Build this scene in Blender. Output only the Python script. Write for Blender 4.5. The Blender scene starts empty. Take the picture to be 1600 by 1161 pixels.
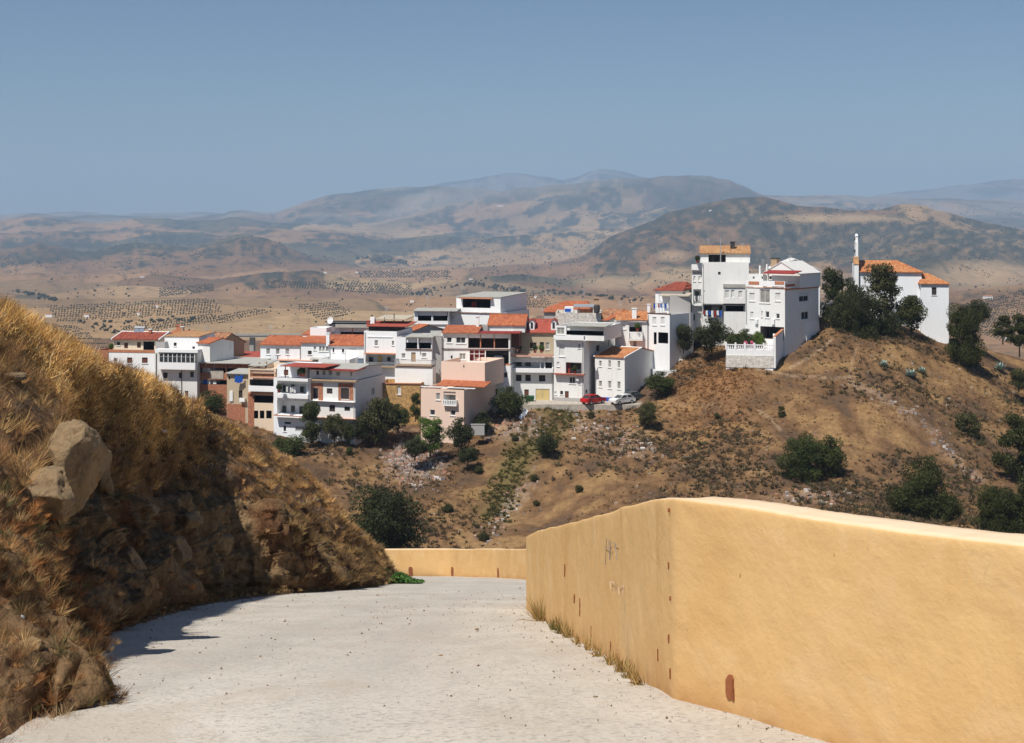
import bpy, math, random
import numpy as np
from math import radians as R, sin, cos, pi
random.seed(5); RS = np.random.RandomState(7)
F = 2222.2; HOR = 350.0          # focal length and eye level, in photograph pixels
sc = bpy.context.scene; COL = sc.collection
# ------------------------------------------------------------------ noise
def _h(ix, iy, iz, seed):
    n = (ix*374761393 + iy*668265263 + iz*2147483647 + seed*1274126177) & 0xffffffff
    n = ((n ^ (n >> 13))*1274126177) & 0xffffffff
    n = ((n ^ (n >> 15))*2246822519) & 0xffffffff
    return ((n ^ (n >> 16)) & 0xffffff)/float(0xffffff)
def vnoise(x, y, z=0.0, seed=0):
    x, y, z = np.broadcast_arrays(np.asarray(x, float), np.asarray(y, float), np.asarray(z, float))
    fx, fy, fz = np.floor(x), np.floor(y), np.floor(z)
    ix, iy, iz = fx.astype(np.int64), fy.astype(np.int64), fz.astype(np.int64)
    tx, ty, tz = x-fx, y-fy, z-fz
    tx = tx*tx*(3-2*tx); ty = ty*ty*(3-2*ty); tz = tz*tz*(3-2*tz)
    r = 0
    for a in (0, 1):
        for b in (0, 1):
            for c in (0, 1):
                w = (tx if a else 1-tx)*(ty if b else 1-ty)*(tz if c else 1-tz)
                r = r + w*_h(ix+a, iy+b, iz+c, seed)
    return r*2-1
def fbm(x, y, z=0.0, oct=4, seed=0, gain=.5):
    r = 0; a = 1; t = 0
    for o in range(oct):
        r = r + a*vnoise(x*2**o, y*2**o, np.asarray(z)*2**o, seed+o*17); t += a; a *= gain
    return r/t
def ridged(x, y, z=0.0, oct=4, seed=0):
    r = 0; a = 1; t = 0
    for o in range(oct):
        r = r + a*(1-2*np.abs(vnoise(x*2**o, y*2**o, np.asarray(z)*2**o, seed+o*13))); t += a; a *= .5
    return r/t
def sstep(a, b, x):
    t = np.clip((x-a)/(b-a), 0, 1); return t*t*(3-2*t)
def pt(px, py, D): return ((px-800)/F*D, D, (HOR-py)/F*D)
# ------------------------------------------------------------------ objects
def tag(o, label=None, cat=None, group=None, kind=None):
    if label: o['label'] = label
    if cat: o['category'] = cat
    if group: o['group'] = group
    if kind: o['kind'] = kind
    return o
def empty(name, loc=(0, 0, 0), rz=0, label=None, cat=None, group=None, parent=None):
    o = bpy.data.objects.new(name, None); COL.objects.link(o)
    o.location = loc; o.rotation_euler = (0, 0, rz); o.empty_display_size = .3
    o.parent = parent
    return tag(o, label, cat, group)
def copy_tree(o, parent=None):
    c = o.copy(); COL.objects.link(c); c.parent = parent
    for ch in [x for x in COL.objects if x.parent == o]: copy_tree(ch, c)
    return c
def raw_mesh(name, V, Q, mat=None, col=None, smooth=False, parent=None, fcol=None):
    """V (n,3) array, Q (m,k) faces of one size k; col per vertex rgb; fcol per face rgb"""
    V = np.asarray(V, np.float32); Q = np.asarray(Q, np.int32); m, k = Q.shape
    me = bpy.data.meshes.new(name)
    me.vertices.add(len(V)); me.vertices.foreach_set('co', V.ravel())
    me.loops.add(m*k); me.loops.foreach_set('vertex_index', Q.ravel())
    me.polygons.add(m); me.polygons.foreach_set('loop_start', np.arange(0, m*k, k, dtype=np.int32))
    me.polygons.foreach_set('loop_total', np.full(m, k, np.int32))
    me.polygons.foreach_set('use_smooth', np.full(m, smooth))
    if col is not None:
        a = me.color_attributes.new('Col', 'FLOAT_COLOR', 'POINT')
        a.data.foreach_set('color', np.c_[col, np.ones(len(V))].astype(np.float32).ravel())
    if fcol is not None:
        a = me.color_attributes.new('Col', 'FLOAT_COLOR', 'CORNER')
        a.data.foreach_set('color', np.repeat(np.c_[fcol, np.ones(m)], k, 0).astype(np.float32).ravel())
    if mat: me.materials.append(mat)
    me.update(calc_edges=True)
    o = bpy.data.objects.new(name, me); COL.objects.link(o); o.parent = parent
    return o
def grid_mesh(name, P, mat, col=None, smooth=True):
    """P (a,b,3)"""
    a, b = P.shape[:2]; i = np.arange(a*b).reshape(a, b)
    Q = np.stack([i[:-1, :-1], i[1:, :-1], i[1:, 1:], i[:-1, 1:]], -1).reshape(-1, 4)
    return raw_mesh(name, P.reshape(-1, 3), Q, mat, None if col is None else col.reshape(-1, 3), smooth)
class MB:
    def __init__(s): s.v = []; s.f = []
    def add(s, vs, fs):
        n = len(s.v); s.v += [tuple(v) for v in vs]; s.f += [tuple(i+n for i in f) for f in fs]; return s
    def quad(s, a, b, c, d): return s.add([a, b, c, d], [(0, 1, 2, 3)])
    def box(s, x0, x1, y0, y1, z0, z1, dzx=0):
        return s.add([(x0, y0, z0), (x1, y0, z0), (x1, y1, z0), (x0, y1, z0), (x0, y0, z1), (x1, y0, z1), (x1, y1, z1), (x0, y1, z1)],
                     [(0, 3, 2, 1), (4, 5, 6, 7), (0, 1, 5, 4), (1, 2, 6, 5), (2, 3, 7, 6), (3, 0, 4, 7)])
    def hexa(s, p):
        return s.add(p, [(0, 3, 2, 1), (4, 5, 6, 7), (0, 1, 5, 4), (1, 2, 6, 5), (2, 3, 7, 6), (3, 0, 4, 7)])
    def tube(s, p0, p1, r0, r1=None, n=8, cap=True):
        r1 = r0 if r1 is None else r1
        p0 = np.array(p0, float); p1 = np.array(p1, float); d = p1-p0; d /= (np.linalg.norm(d)+1e-9)
        u = np.cross(d, (0, 0, 1) if abs(d[2]) < .9 else (1, 0, 0)); u /= np.linalg.norm(u); w = np.cross(d, u)
        vs = [p0+r0*(u*cos(2*pi*k/n)+w*sin(2*pi*k/n)) for k in range(n)]+[p1+r1*(u*cos(2*pi*k/n)+w*sin(2*pi*k/n)) for k in range(n)]
        fs = [(k, (k+1) % n, n+(k+1) % n, n+k) for k in range(n)]
        if cap: fs += [tuple(range(n-1, -1, -1)), tuple(range(n, 2*n))]
        return s.add(vs, fs)
    def lathe(s, prof, c=(0, 0, 0), n=10):
        vs = [(c[0]+r*cos(2*pi*k/n), c[1]+r*sin(2*pi*k/n), c[2]+z) for r, z in prof for k in range(n)]
        fs = [(j*n+k, j*n+(k+1) % n, (j+1)*n+(k+1) % n, (j+1)*n+k) for j in range(len(prof)-1) for k in range(n)]
        fs += [tuple(range(n-1, -1, -1)), tuple(range((len(prof)-1)*n, len(prof)*n))]
        return s.add(vs, fs)
    def build(s, name, mat, parent=None, smooth=False):
        me = bpy.data.meshes.new(name); me.from_pydata(s.v, [], s.f)
        if mat: me.materials.append(mat)
        if smooth: me.polygons.foreach_set('use_smooth', [True]*len(me.polygons))
        me.update(); o = bpy.data.objects.new(name, me); COL.objects.link(o); o.parent = parent
        return o
# ------------------------------------------------------------------ materials
def newmat(name):
    m = bpy.data.materials.new(name); m.use_nodes = True; nt = m.node_tree
    b = nt.nodes['Principled BSDF']; b.inputs['Specular IOR Level'].default_value = .25
    return m, nt, b
def N(nt, t, **kw):
    n = nt.nodes.new(t)
    for k, v in kw.items():
        if k.startswith('i_'): n.inputs[int(k[2:])].default_value = v
        else: setattr(n, k, v)
    return n
def L(nt, a, b): nt.links.new(a, b)
def c4(c): return (c[0], c[1], c[2], 1)
def noise(nt, vec, scale, det=4, rough=.55, dist=0):
    n = N(nt, 'ShaderNodeTexNoise'); n.inputs['Scale'].default_value = scale; n.inputs['Detail'].default_value = det
    n.inputs['Roughness'].default_value = rough; n.inputs['Distortion'].default_value = dist
    L(nt, vec, n.inputs['Vector']); return n.outputs['Fac']
def ramp(nt, fac, stops):
    r = N(nt, 'ShaderNodeValToRGB'); e = r.color_ramp.elements
    while len(e) < len(stops): e.new(.5)
    for k, (p, c) in enumerate(stops): e[k].position = p; e[k].color = c4(c if hasattr(c, '__len__') else (c, c, c))
    L(nt, fac, r.inputs[0]); return r.outputs[0]
def mix(nt, fac, a, b, mode='MIX'):
    m = N(nt, 'ShaderNodeMix', data_type='RGBA', blend_type=mode)
    for s, v in ((0, fac), (6, a), (7, b)):
        if hasattr(v, 'links') or hasattr(v, 'is_linked'): L(nt, v, m.inputs[s])
        else: m.inputs[s].default_value = c4(v) if hasattr(v, '__len__') else v
    return m.outputs[2]
def bump(nt, b, h, strength=.5, dist=.02):
    n = N(nt, 'ShaderNodeBump'); n.inputs['Strength'].default_value = strength; n.inputs['Distance'].default_value = dist
    L(nt, h, n.inputs['Height']); L(nt, n.outputs[0], b.inputs['Normal']); return n
def coord(nt, kind='Object'): return N(nt, 'ShaderNodeTexCoord').outputs[kind]
def geo(nt): return N(nt, 'ShaderNodeNewGeometry').outputs['Position']
def mapping(nt, vec, scale=(1, 1, 1), rot=(0, 0, 0)):
    m = N(nt, 'ShaderNodeMapping'); m.inputs['Scale'].default_value = scale; m.inputs['Rotation'].default_value = rot
    L(nt, vec, m.inputs['Vector']); return m.outputs[0]
def smat(name, c, rough=.8, var=.12, scale=3.0, metal=0, spec=.25, bmp=0):
    """a simple surface with slight uneven wear"""
    m, nt, b = newmat(name); g = geo(nt)
    f = noise(nt, g, scale, 5, .6)
    col = mix(nt, ramp(nt, f, [(.3, 0), (.7, 1)]), [x*(1-var) for x in c], [min(1, x*(1+var)) for x in c])
    L(nt, col, b.inputs['Base Color']); b.inputs['Roughness'].default_value = rough
    b.inputs['Metallic'].default_value = metal; b.inputs['Specular IOR Level'].default_value = spec
    if bmp: bump(nt, b, noise(nt, g, scale*6, 3), bmp, .02)
    return m
def attr_mat(name, rough=.9, dscale=2.0, damp=.35, bstr=.6, bdist=.1, det=8, vein=None, trans=0, spec=.1, bscale=None):
    m, nt, b = newmat(name); g = geo(nt)
    a = N(nt, 'ShaderNodeVertexColor', layer_name='Col').outputs[0]
    if damp:
        f = noise(nt, g, dscale, det, .65)
        lo, hi = 1-damp, 1+damp
        col = mix(nt, 1.0, a, ramp(nt, f, [(.3, (lo, lo, lo)), (.7, (1, 1, 1))]), 'MULTIPLY')
        col = mix(nt, ramp(nt, noise(nt, g, dscale*2.3, 4, .6), [(.55, 0), (.8, damp)]), col, mix(nt, 1.0, a, (1.6, 1.5, 1.35), 'MULTIPLY'))
    else: col = a
    L(nt, col, b.inputs['Base Color']); b.inputs['Roughness'].default_value = rough; b.inputs['Specular IOR Level'].default_value = spec
    if bstr: bump(nt, b, noise(nt, g, bscale or dscale*1.5, det, .6), bstr, bdist)
    if trans:
        t = N(nt, 'ShaderNodeBsdfTranslucent'); L(nt, col, t.inputs[0]); s = N(nt, 'ShaderNodeMixShader'); s.inputs[0].default_value = trans
        L(nt, b.outputs[0], s.inputs[1]); L(nt, t.outputs[0], s.inputs[2]); L(nt, s.outputs[0], nt.nodes['Material Output'].inputs[0])
    return m
M = {}
def plaster(name, c, stain=(.45, .42, .38), amt=.25):
    m, nt, b = newmat(name); g = geo(nt)
    f1 = noise(nt, g, .6, 5, .6); f2 = noise(nt, mapping(nt, g, (2.5, 2.5, .35)), 1.0, 5, .65)
    k = mix(nt, ramp(nt, f1, [(.35, 0), (.75, 1)]), (0, 0, 0), ramp(nt, f2, [(.5, 0), (.72, 1)]))
    sc_ = N(nt, 'ShaderNodeMath', operation='MULTIPLY'); L(nt, k, sc_.inputs[0]); sc_.inputs[1].default_value = amt
    col = mix(nt, sc_.outputs[0], mix(nt, f1, [x*.93 for x in c], c), stain)
    L(nt, col, b.inputs['Base Color']); b.inputs['Roughness'].default_value = .85
    bump(nt, b, noise(nt, g, 7, 4), .25, .02)
    return m
def tiles(name, c1, c2, c3):
    m, nt, b = newmat(name); o = coord(nt)
    w = N(nt, 'ShaderNodeTexWave', wave_type='BANDS', bands_direction='X'); w.inputs['Scale'].default_value = 1.6
    L(nt, o, w.inputs['Vector'])
    v = N(nt, 'ShaderNodeTexVoronoi'); v.inputs['Scale'].default_value = 2.2
    L(nt, mapping(nt, o, (2.0, .9, .9)), v.inputs['Vector'])
    s = N(nt, 'ShaderNodeSeparateColor'); L(nt, v.outputs['Color'], s.inputs[0])
    col = ramp(nt, s.outputs[0], [(0, c3), (.35, c1), (.7, c2), (1, c1)])
    col = mix(nt, ramp(nt, noise(nt, o, .8, 4), [(.4, 0), (.75, .6)]), col, c3)
    col = mix(nt, ramp(nt, w.outputs['Fac'], [(0, .45), (.45, 0)]), col, [x*.45 for x in c1])
    L(nt, col, b.inputs['Base Color']); b.inputs['Roughness'].default_value = .85
    bump(nt, b, w.outputs['Fac'], .8, .08)
    return m
def make_mats():
    M['white'] = plaster('whitewash', (.86, .86, .85), (.42, .37, .31), amt=.26)
    M['white_b'] = plaster('aged_whitewash', (.80, .79, .76), (.38, .33, .28), .5)
    M['white_c'] = plaster('cool_whitewash', (.83, .845, .86), (.45, .42, .38), .38)
    M['worn'] = plaster('worn_whitewash', (.74, .72, .69), (.36, .31, .27), .9)
    M['cream'] = plaster('cream_render', (.72, .58, .43), amt=.15)
    M['pink'] = plaster('pink_render', (.80, .60, .48), (.5, .33, .25), .15)
    M['beige'] = plaster('beige_render', (.50, .40, .28), (.3, .22, .15), .35)
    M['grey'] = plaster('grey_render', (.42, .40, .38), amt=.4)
    M['tan'] = plaster('tan_render', (.42, .29, .18), (.25, .16, .1), .35)
    M['brick'] = smat('brick', (.36, .15, .085), .9, .3, 4)
    M['ledge'] = smat('terracotta_trim', (.46, .19, .10), .85, .2, 3)
    M['salmon'] = smat('salmon_trim', (.62, .36, .26), .85, .12, 3)
    M['brown'] = smat('brown_wood', (.13, .05, .03), .7, .3, 5)
    M['dark'] = smat('room_shade', (.045, .035, .032), .9, .3, 3)  # near-black shade of deep openings put into the room colour
    M['interior'] = smat('room_half_shade', (.16, .14, .13), .9, .3, 2)  # lighter version, shade of the loggias put into the colour
    M['maroon'] = smat('maroon_sheet', (.27, .035, .03), .7, .2, 2)
    M['redroof'] = smat('red_roofing', (.34, .075, .05), .8, .2, 2)
    M['glass'] = smat('window_glass', (.035, .04, .045), .15, .3, .7, spec=.5)
    M['curtain'] = smat('curtained_glass', (.28, .27, .24), .4, .3, 2, spec=.5)
    M['shutter'] = smat('ivory_shutter', (.66, .64, .60), .7, .06, 3)
    M['frame'] = smat('white_frame', (.78, .78, .77), .6, .04, 3)
    M['iron'] = smat('dark_iron', (.05, .05, .05), .6, .2, 3)
    M['metal'] = smat('galvanised', (.42, .43, .44), .5, .12, 3, metal=.4)
    M['tin'] = smat('fibre_cement', (.38, .37, .33), .8, .15, 2)
    M['awning'] = smat('beige_awning', (.46, .40, .31), .85, .15, 2)
    M['concrete'] = smat('bare_concrete', (.42, .37, .31), .9, .2, 2)
    M['yellow'] = smat('yellow_garage', (.60, .46, .20), .7, .1, 2)
    M['blue'] = smat('blue_paint', (.015, .09, .42), .6, .1, 3)
    M['stone'] = smat('ochre_stone', (.45, .27, .11), .9, .4, 3.5, bmp=.5)
    M['rubblew'] = smat('rough_masonry', (.60, .56, .50), .95, .35, 3.5, bmp=.7)
    M['tile'] = tiles('orange_tiles', (.50, .15, .065), (.58, .20, .09), (.34, .10, .05))
    M['tile_old'] = tiles('weathered_tiles', (.45, .20, .10), (.52, .32, .19), (.20, .09, .05))
    M['tile_ch'] = tiles('church_tiles', (.60, .22, .08), (.62, .33, .15), (.38, .13, .06))
    M['tile_och'] = tiles('ochre_tiles', (.54, .28, .12), (.58, .36, .18), (.38, .19, .10))
    M['tile_red'] = tiles('dark_red_tiles', (.33, .08, .05), (.40, .11, .06), (.22, .05, .035))
    M['solar'] = smat('solar_glass', (.16, .20, .26), .2, .1, 2, spec=.6)
make_mats()
# ================================================================== camera, sun, sky
cam = bpy.data.cameras.new('camera'); co = bpy.data.objects.new('camera', cam); COL.objects.link(co); sc.camera = co
co.location = (0, 0, 0); co.rotation_euler = (R(90), 0, 0); cam.sensor_width = 36; cam.lens = 50
cam.shift_y = -(580.5-HOR)/1600; cam.clip_start = .1; cam.clip_end = 60000
SAZ = math.atan2(-.785, -.62); SEL = R(57)         # direction to the sun: left, behind the camera, high
sv = (cos(SEL)*math.cos(SAZ), cos(SEL)*math.sin(SAZ), sin(SEL))
from mathutils import Vector
sun = bpy.data.lights.new('sun', 'SUN'); sun.energy = 4.9; sun.angle = R(.53); sun.color = (1, .955, .88)
so = bpy.data.objects.new('sun', sun); COL.objects.link(so); so.rotation_euler = Vector(sv).to_track_quat('Z', 'Y').to_euler()
w = bpy.data.worlds.new('World'); sc.world = w; w.use_nodes = True; wn = w.node_tree
sk = wn.nodes.new('ShaderNodeTexSky'); sk.sky_type = 'NISHITA'; sk.sun_disc = False; sk.sun_elevation = SEL
sk.sun_rotation = pi/2 - SAZ; sk.altitude = 300; sk.dust_density = .1; sk.ozone_density = 6.0; sk.air_density = 1.0
wn.links.new(sk.outputs[0], wn.nodes['Background'].inputs[0]); wn.nodes['Background'].inputs[1].default_value = .058
sc.view_settings.view_transform = 'Standard'; sc.view_settings.look = 'None'; sc.view_settings.exposure = 0.2
cy = sc.cycles; cy.use_denoising = True; cy.max_bounces = 6; cy.diffuse_bounces = 3; cy.glossy_bounces = 2
cy.transmission_bounces = 4; cy.volume_bounces = 1; cy.transparent_max_bounces = 4; cy.use_adaptive_sampling = True; cy.adaptive_threshold = .012
cy.sample_clamp_indirect = 6
# ================================================================== the hill the village stands on
HT = {-700: [(60, 1150), (100, 1000), (150, 850), (200, 690), (240, 640), (300, 640), (360, 700)],
 -100: [(60, 1150), (100, 1080), (150, 860), (185, 690), (200, 655), (240, 612), (300, 640), (360, 700)],
 300: [(60, 1300), (100, 1180), (140, 900), (165, 760), (182, 680), (192, 650), (205, 625), (240, 590), (300, 620), (360, 690)],
 440: [(60, 1350), (100, 1200), (140, 905), (165, 765), (178, 712), (186, 686), (200, 655), (240, 595), (300, 620), (360, 690)],
 560: [(60, 1350), (100, 1200), (140, 925), (155, 848), (170, 758), (180, 705), (187, 679), (200, 645), (240, 590), (300, 605), (360, 690)],
 660: [(60, 1350), (100, 1200), (140, 935), (155, 852), (170, 762), (182, 700), (190, 665), (200, 636), (240, 585), (300, 600), (360, 690)],
 760: [(60, 1350), (100, 1200), (140, 940), (156, 854), (172, 758), (184, 690), (192, 650), (197, 634), (206, 622), (240, 580), (300, 590), (360, 690)],
 840: [(60, 1350), (100, 1200), (140, 930), (156, 850), (172, 748), (184, 680), (192, 643), (197, 632), (205, 622), (240, 575), (300, 590), (360, 690)],
 950: [(60, 1350), (100, 1150), (140, 900), (158, 805), (174, 725), (186, 667), (193, 638), (197, 630), (205, 610), (220, 575), (260, 550), (360, 660)],
 1010: [(60, 1350), (100, 1130), (140, 880), (160, 785), (176, 705), (188, 650), (196, 618), (203, 590), (212, 562), (225, 540), (260, 535), (360, 650)],
 1070: [(60, 1350), (100, 1120), (140, 860), (160, 778), (178, 690), (190, 628), (198, 588), (204, 560), (212, 540), (225, 520), (260, 520), (360, 640)],
 1150: [(60, 1350), (100, 1110), (140, 850), (158, 770), (175, 685), (188, 610), (196, 568), (200, 556), (208, 535), (220, 512), (260, 510), (360, 630)],
 1230: [(60, 1350), (100, 1100), (140, 840), (158, 762), (175, 680), (188, 612), (197, 560), (202, 544), (210, 520), (222, 505), (260, 510), (360, 630)],
 1300: [(60, 1350), (100, 1100), (140, 835), (160, 750), (176, 675), (189, 605), (198, 548), (204, 520), (212, 500), (224, 492), (260, 510), (360, 630)],
 1400: [(60, 1350), (100, 1100), (140, 835), (162, 750), (180, 665), (193, 590), (202, 545), (210, 515), (218, 503), (228, 498), (260, 530), (360, 660)],
 1480: [(60, 1350), (100, 1100), (140, 840), (162, 765), (180, 685), (194, 615), (204, 570), (212, 543), (219, 527), (228, 530), (260, 570), (360, 680)],
 1600: [(60, 1350), (100, 1100), (140, 850), (162, 785), (182, 715), (198, 650), (210, 603), (220, 575), (228, 562), (240, 575), (270, 620), (360, 700)],
 1900: [(60, 1350), (100, 1100), (140, 870), (162, 810), (182, 750), (198, 700), (210, 660), (220, 635), (240, 625), (270, 660), (300, 690), (360, 740)],
 2400: [(60, 1350), (100, 1150), (150, 900), (200, 780), (250, 760), (300, 780), (360, 800)]}
HU = np.array(sorted(HT)); HD = np.concatenate([np.arange(60, 130, 2.0), np.arange(130, 235, .5), np.arange(235, 362, 3)])
HZ = np.array([np.interp(HD, [d for d, y in HT[u]], [(HOR-y)/F*d for d, y in HT[u]]) for u in HU])
k = np.array([1, 2, 3, 4, 3, 2, 1.]); k /= k.sum()
HZ = np.array([np.convolve(np.pad(r, 3, mode='edge'), k, 'valid') for r in HZ])
def cubic_rows(U, Z, u):
    """Catmull-like smooth interpolation between the table's columns"""
    out = np.empty((len(u), Z.shape[1])); m = np.gradient(Z, U, axis=0)
    i = np.clip(np.searchsorted(U, u)-1, 0, len(U)-2); h = (U[i+1]-U[i]); t = ((u-U[i])/h)[:, None]; h = h[:, None]
    return ((2*t**3-3*t**2+1)*Z[i]+(t**3-2*t**2+t)*h*m[i]*.6+(-2*t**3+3*t**2)*Z[i+1]+(t**3-t**2)*h*m[i+1]*.6)
hu = np.arange(-700, 2401, 2.2)
hz = cubic_rows(HU.astype(float), HZ, hu)
hX = (hu[:, None]-800)/F*HD[None]; hY = np.broadcast_to(HD[None], hX.shape)
amp = sstep(100, 150, hY)*(1-.75*sstep(190, 200, hY)*(1-sstep(215, 235, hY))*(hu[:, None] < 1060))
gul = ridged(hX*.035+hz*.02, hY*.03, 0, 4, 3)
hz = hz+amp*(1.5*(gul-.35)*sstep(120, 160, hY)*(1-sstep(185, 196, hY))+.55*fbm(hX*.12, hY*.12, 0, 5, 9)+.30*fbm(hX*.5, hY*.5, 0, 5, 21))
def hill_z(X, Y):
    u = X/Y*F+800; fi = np.clip((u-hu[0])/2.2, 0, len(hu)-1.001); i = fi.astype(int) if hasattr(fi, 'astype') else int(fi)
    j = np.clip(np.searchsorted(HD, Y)-1, 0, len(HD)-2); tj = (Y-HD[j])/(HD[j+1]-HD[j]); ti = fi-i
    return (hz[i, j]*(1-ti)*(1-tj)+hz[i+1, j]*ti*(1-tj)+hz[i, j+1]*(1-ti)*tj+hz[i+1, j+1]*ti*tj)
def on_hill(px, py, dmin=132):
    """where the ray through this pixel meets the hill"""
    i = int(round((px-hu[0])/2.2)); y = HOR-hz[i]/HD*F
    for j in range(len(HD)):
        if HD[j] > dmin and y[j] <= py:
            D = HD[j]; return (px-800)/F*D, D, hz[i, j]
    j = np.argmin(y[HD < 250]); return (px-800)/F*HD[j], HD[j], hz[i, j]
# ground colours: soil, dry grass, green gully, rubble, paths (all colours of the ground itself)
hpy = HOR-hz/hY*F; hpx = np.broadcast_to(hu[:, None], hz.shape)
def seg_d(px, py, pts):
    d = np.full(px.shape, 1e9)
    for (a, b), (c, e) in zip(pts[:-1], pts[1:]):
        t = np.clip(((px-a)*(c-a)+(py-b)*(e-b))/((c-a)**2+(e-b)**2+1e-9), 0, 1)
        d = np.minimum(d, np.hypot(px-a-t*(c-a), py-b-t*(e-b)))
    return d
def blob(px, py, x, y, rx, ry, s=4): return np.exp(-np.maximum(((px-x)/rx)**2+((py-y)/ry)**2, 0)**(s/2))
A3 = np.array
n1 = fbm(hX*.05, hY*.05, 0, 5, 31)[..., None]; n2 = fbm(hX*.35, hY*.35, 0, 5, 41)[..., None]; n3 = fbm(hX*1.1, hY*1.1, 0, 3, 51)[..., None]
hc = A3([.21, .120, .060])+n1*A3([.04, .02, .008])*1.2+n2*A3([.095, .057, .028])
hc = hc*(1+.25*n3)
t = sstep(.05, .5, n2+n1*.6); hc = hc*(1-t)+A3([.33, .20, .09])*t                    # straw
t = sstep(.08, .45, -n2-n1*.4)*.75; hc = hc*(1-t)+A3([.13, .085, .055])*t              # dark scrubby earth
t = (blob(hpx, hpy, 1120, 590, 70, 28)*.7+blob(hpx, hpy, 1110, 640, 70, 40)*.4)[..., None]*(.6+.8*n2); t = np.clip(t, 0, 1); hc = hc*(1-t)+A3([.30, .145, .06])*t  # rusty grass
t = np.clip((np.exp(-(seg_d(hpx, hpy, [(880, 640), (845, 680), (815, 710), (795, 760), (770, 800)])/24)**2))[..., None]*(1.0+1.3*n2), 0, 1)*.85
hc = hc*(1-t)+A3([.15, .12, .045])*t                                               # green gully
rub = np.clip((blob(hpx, hpy, 650, 722, 50, 32)+.7*blob(hpx, hpy, 640, 690, 30, 20)+.7*blob(hpx, hpy, 800, 665, 55, 22)+.55*np.exp(-(seg_d(hpx, hpy, [(900, 660), (960, 690), (1000, 700)])/20)**2)
      +.6*np.exp(-(seg_d(hpx, hpy, [(830, 750), (790, 800), (760, 840)])/13)**2)+.45*np.exp(-(seg_d(hpx, hpy, [(1335, 600), (1400, 632), (1450, 668), (1490, 715), (1530, 750)])/9)**2)+.5*blob(hpx, hpy, 1270, 778, 80, 12)), 0, 1)
t = (rub[..., None]*sstep(-.2, .3, n3+n2*.5))*.75; hc = hc*(1-t)+A3([.47, .36, .29])*t
for pts, wd, am in (([(470, 690), (514, 684), (560, 683), (589, 677), (614, 669), (637, 658), (656, 645)], 3.0, .9), ([(1180, 576), (1230, 586), (1300, 591), (1335, 588)], 1.6, .6), ([(1185, 640), (1205, 655), (1220, 672)], 2, .7),
        ([(1300, 530), (1270, 555), (1235, 575)], 2.2, .6), ([(1050, 633), (1120, 633), (1150, 640)], 1.2, .4), ([(1340, 540), (1330, 570), (1325, 610)], 1.5, .4), ([(1055, 728), (1130, 730), (1200, 738)], 1.5, .45)):
    t = (np.exp(-(seg_d(hpx, hpy, pts)/wd)**2)*am)[..., None]; hc = hc*(1-t)+A3([.46, .33, .21])*t
t = (np.exp(-(seg_d(hpx, hpy, [(770, 640), (830, 633), (900, 633), (1000, 631)])/3.5)**2)*.9)[..., None]; hc = hc*(1-t)+A3([.47, .40, .32])*t   # street
M['hill'] = attr_mat('dry_hillside', dscale=1.3, damp=.45, bstr=.9, bdist=.35, det=9)
ground = grid_mesh('hillside', np.stack([hX, hY, hz], -1), M['hill'], np.clip(hc, .01, .8)); tag(ground, kind='structure')
# ================================================================== valley and mountains beyond
def sky_line(pts, u): return np.interp(u, [p[0] for p in pts], [p[1] for p in pts])
fu = np.concatenate([np.arange(-1100, -60, 12), np.arange(-60, 1660, 2.6), np.arange(1660, 2700, 12)])
fD = np.concatenate([np.geomspace(330, 900, 40, endpoint=False), np.geomspace(900, 6500, 430, endpoint=False), np.geomspace(6500, 17500, 190)])
U, Dg = np.meshgrid(fu, fD, indexing='ij'); fX = (U-800)/F*Dg
zv = np.interp(Dg, [330, 500, 800, 1200, 1800, 2500, 3500, 5000, 7000, 10000, 14000, 17500], [-48, -66, -76, -80, -98, -112, -118, -112, -60, 20, 60, 60])
zv = zv + 17*fbm(fX/330, Dg/480, 0, 3, 61)*sstep(500, 1100, Dg)+24*fbm(fX/1100, Dg/1500, 0, 2, 62)*sstep(900, 2000, Dg)
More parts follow.
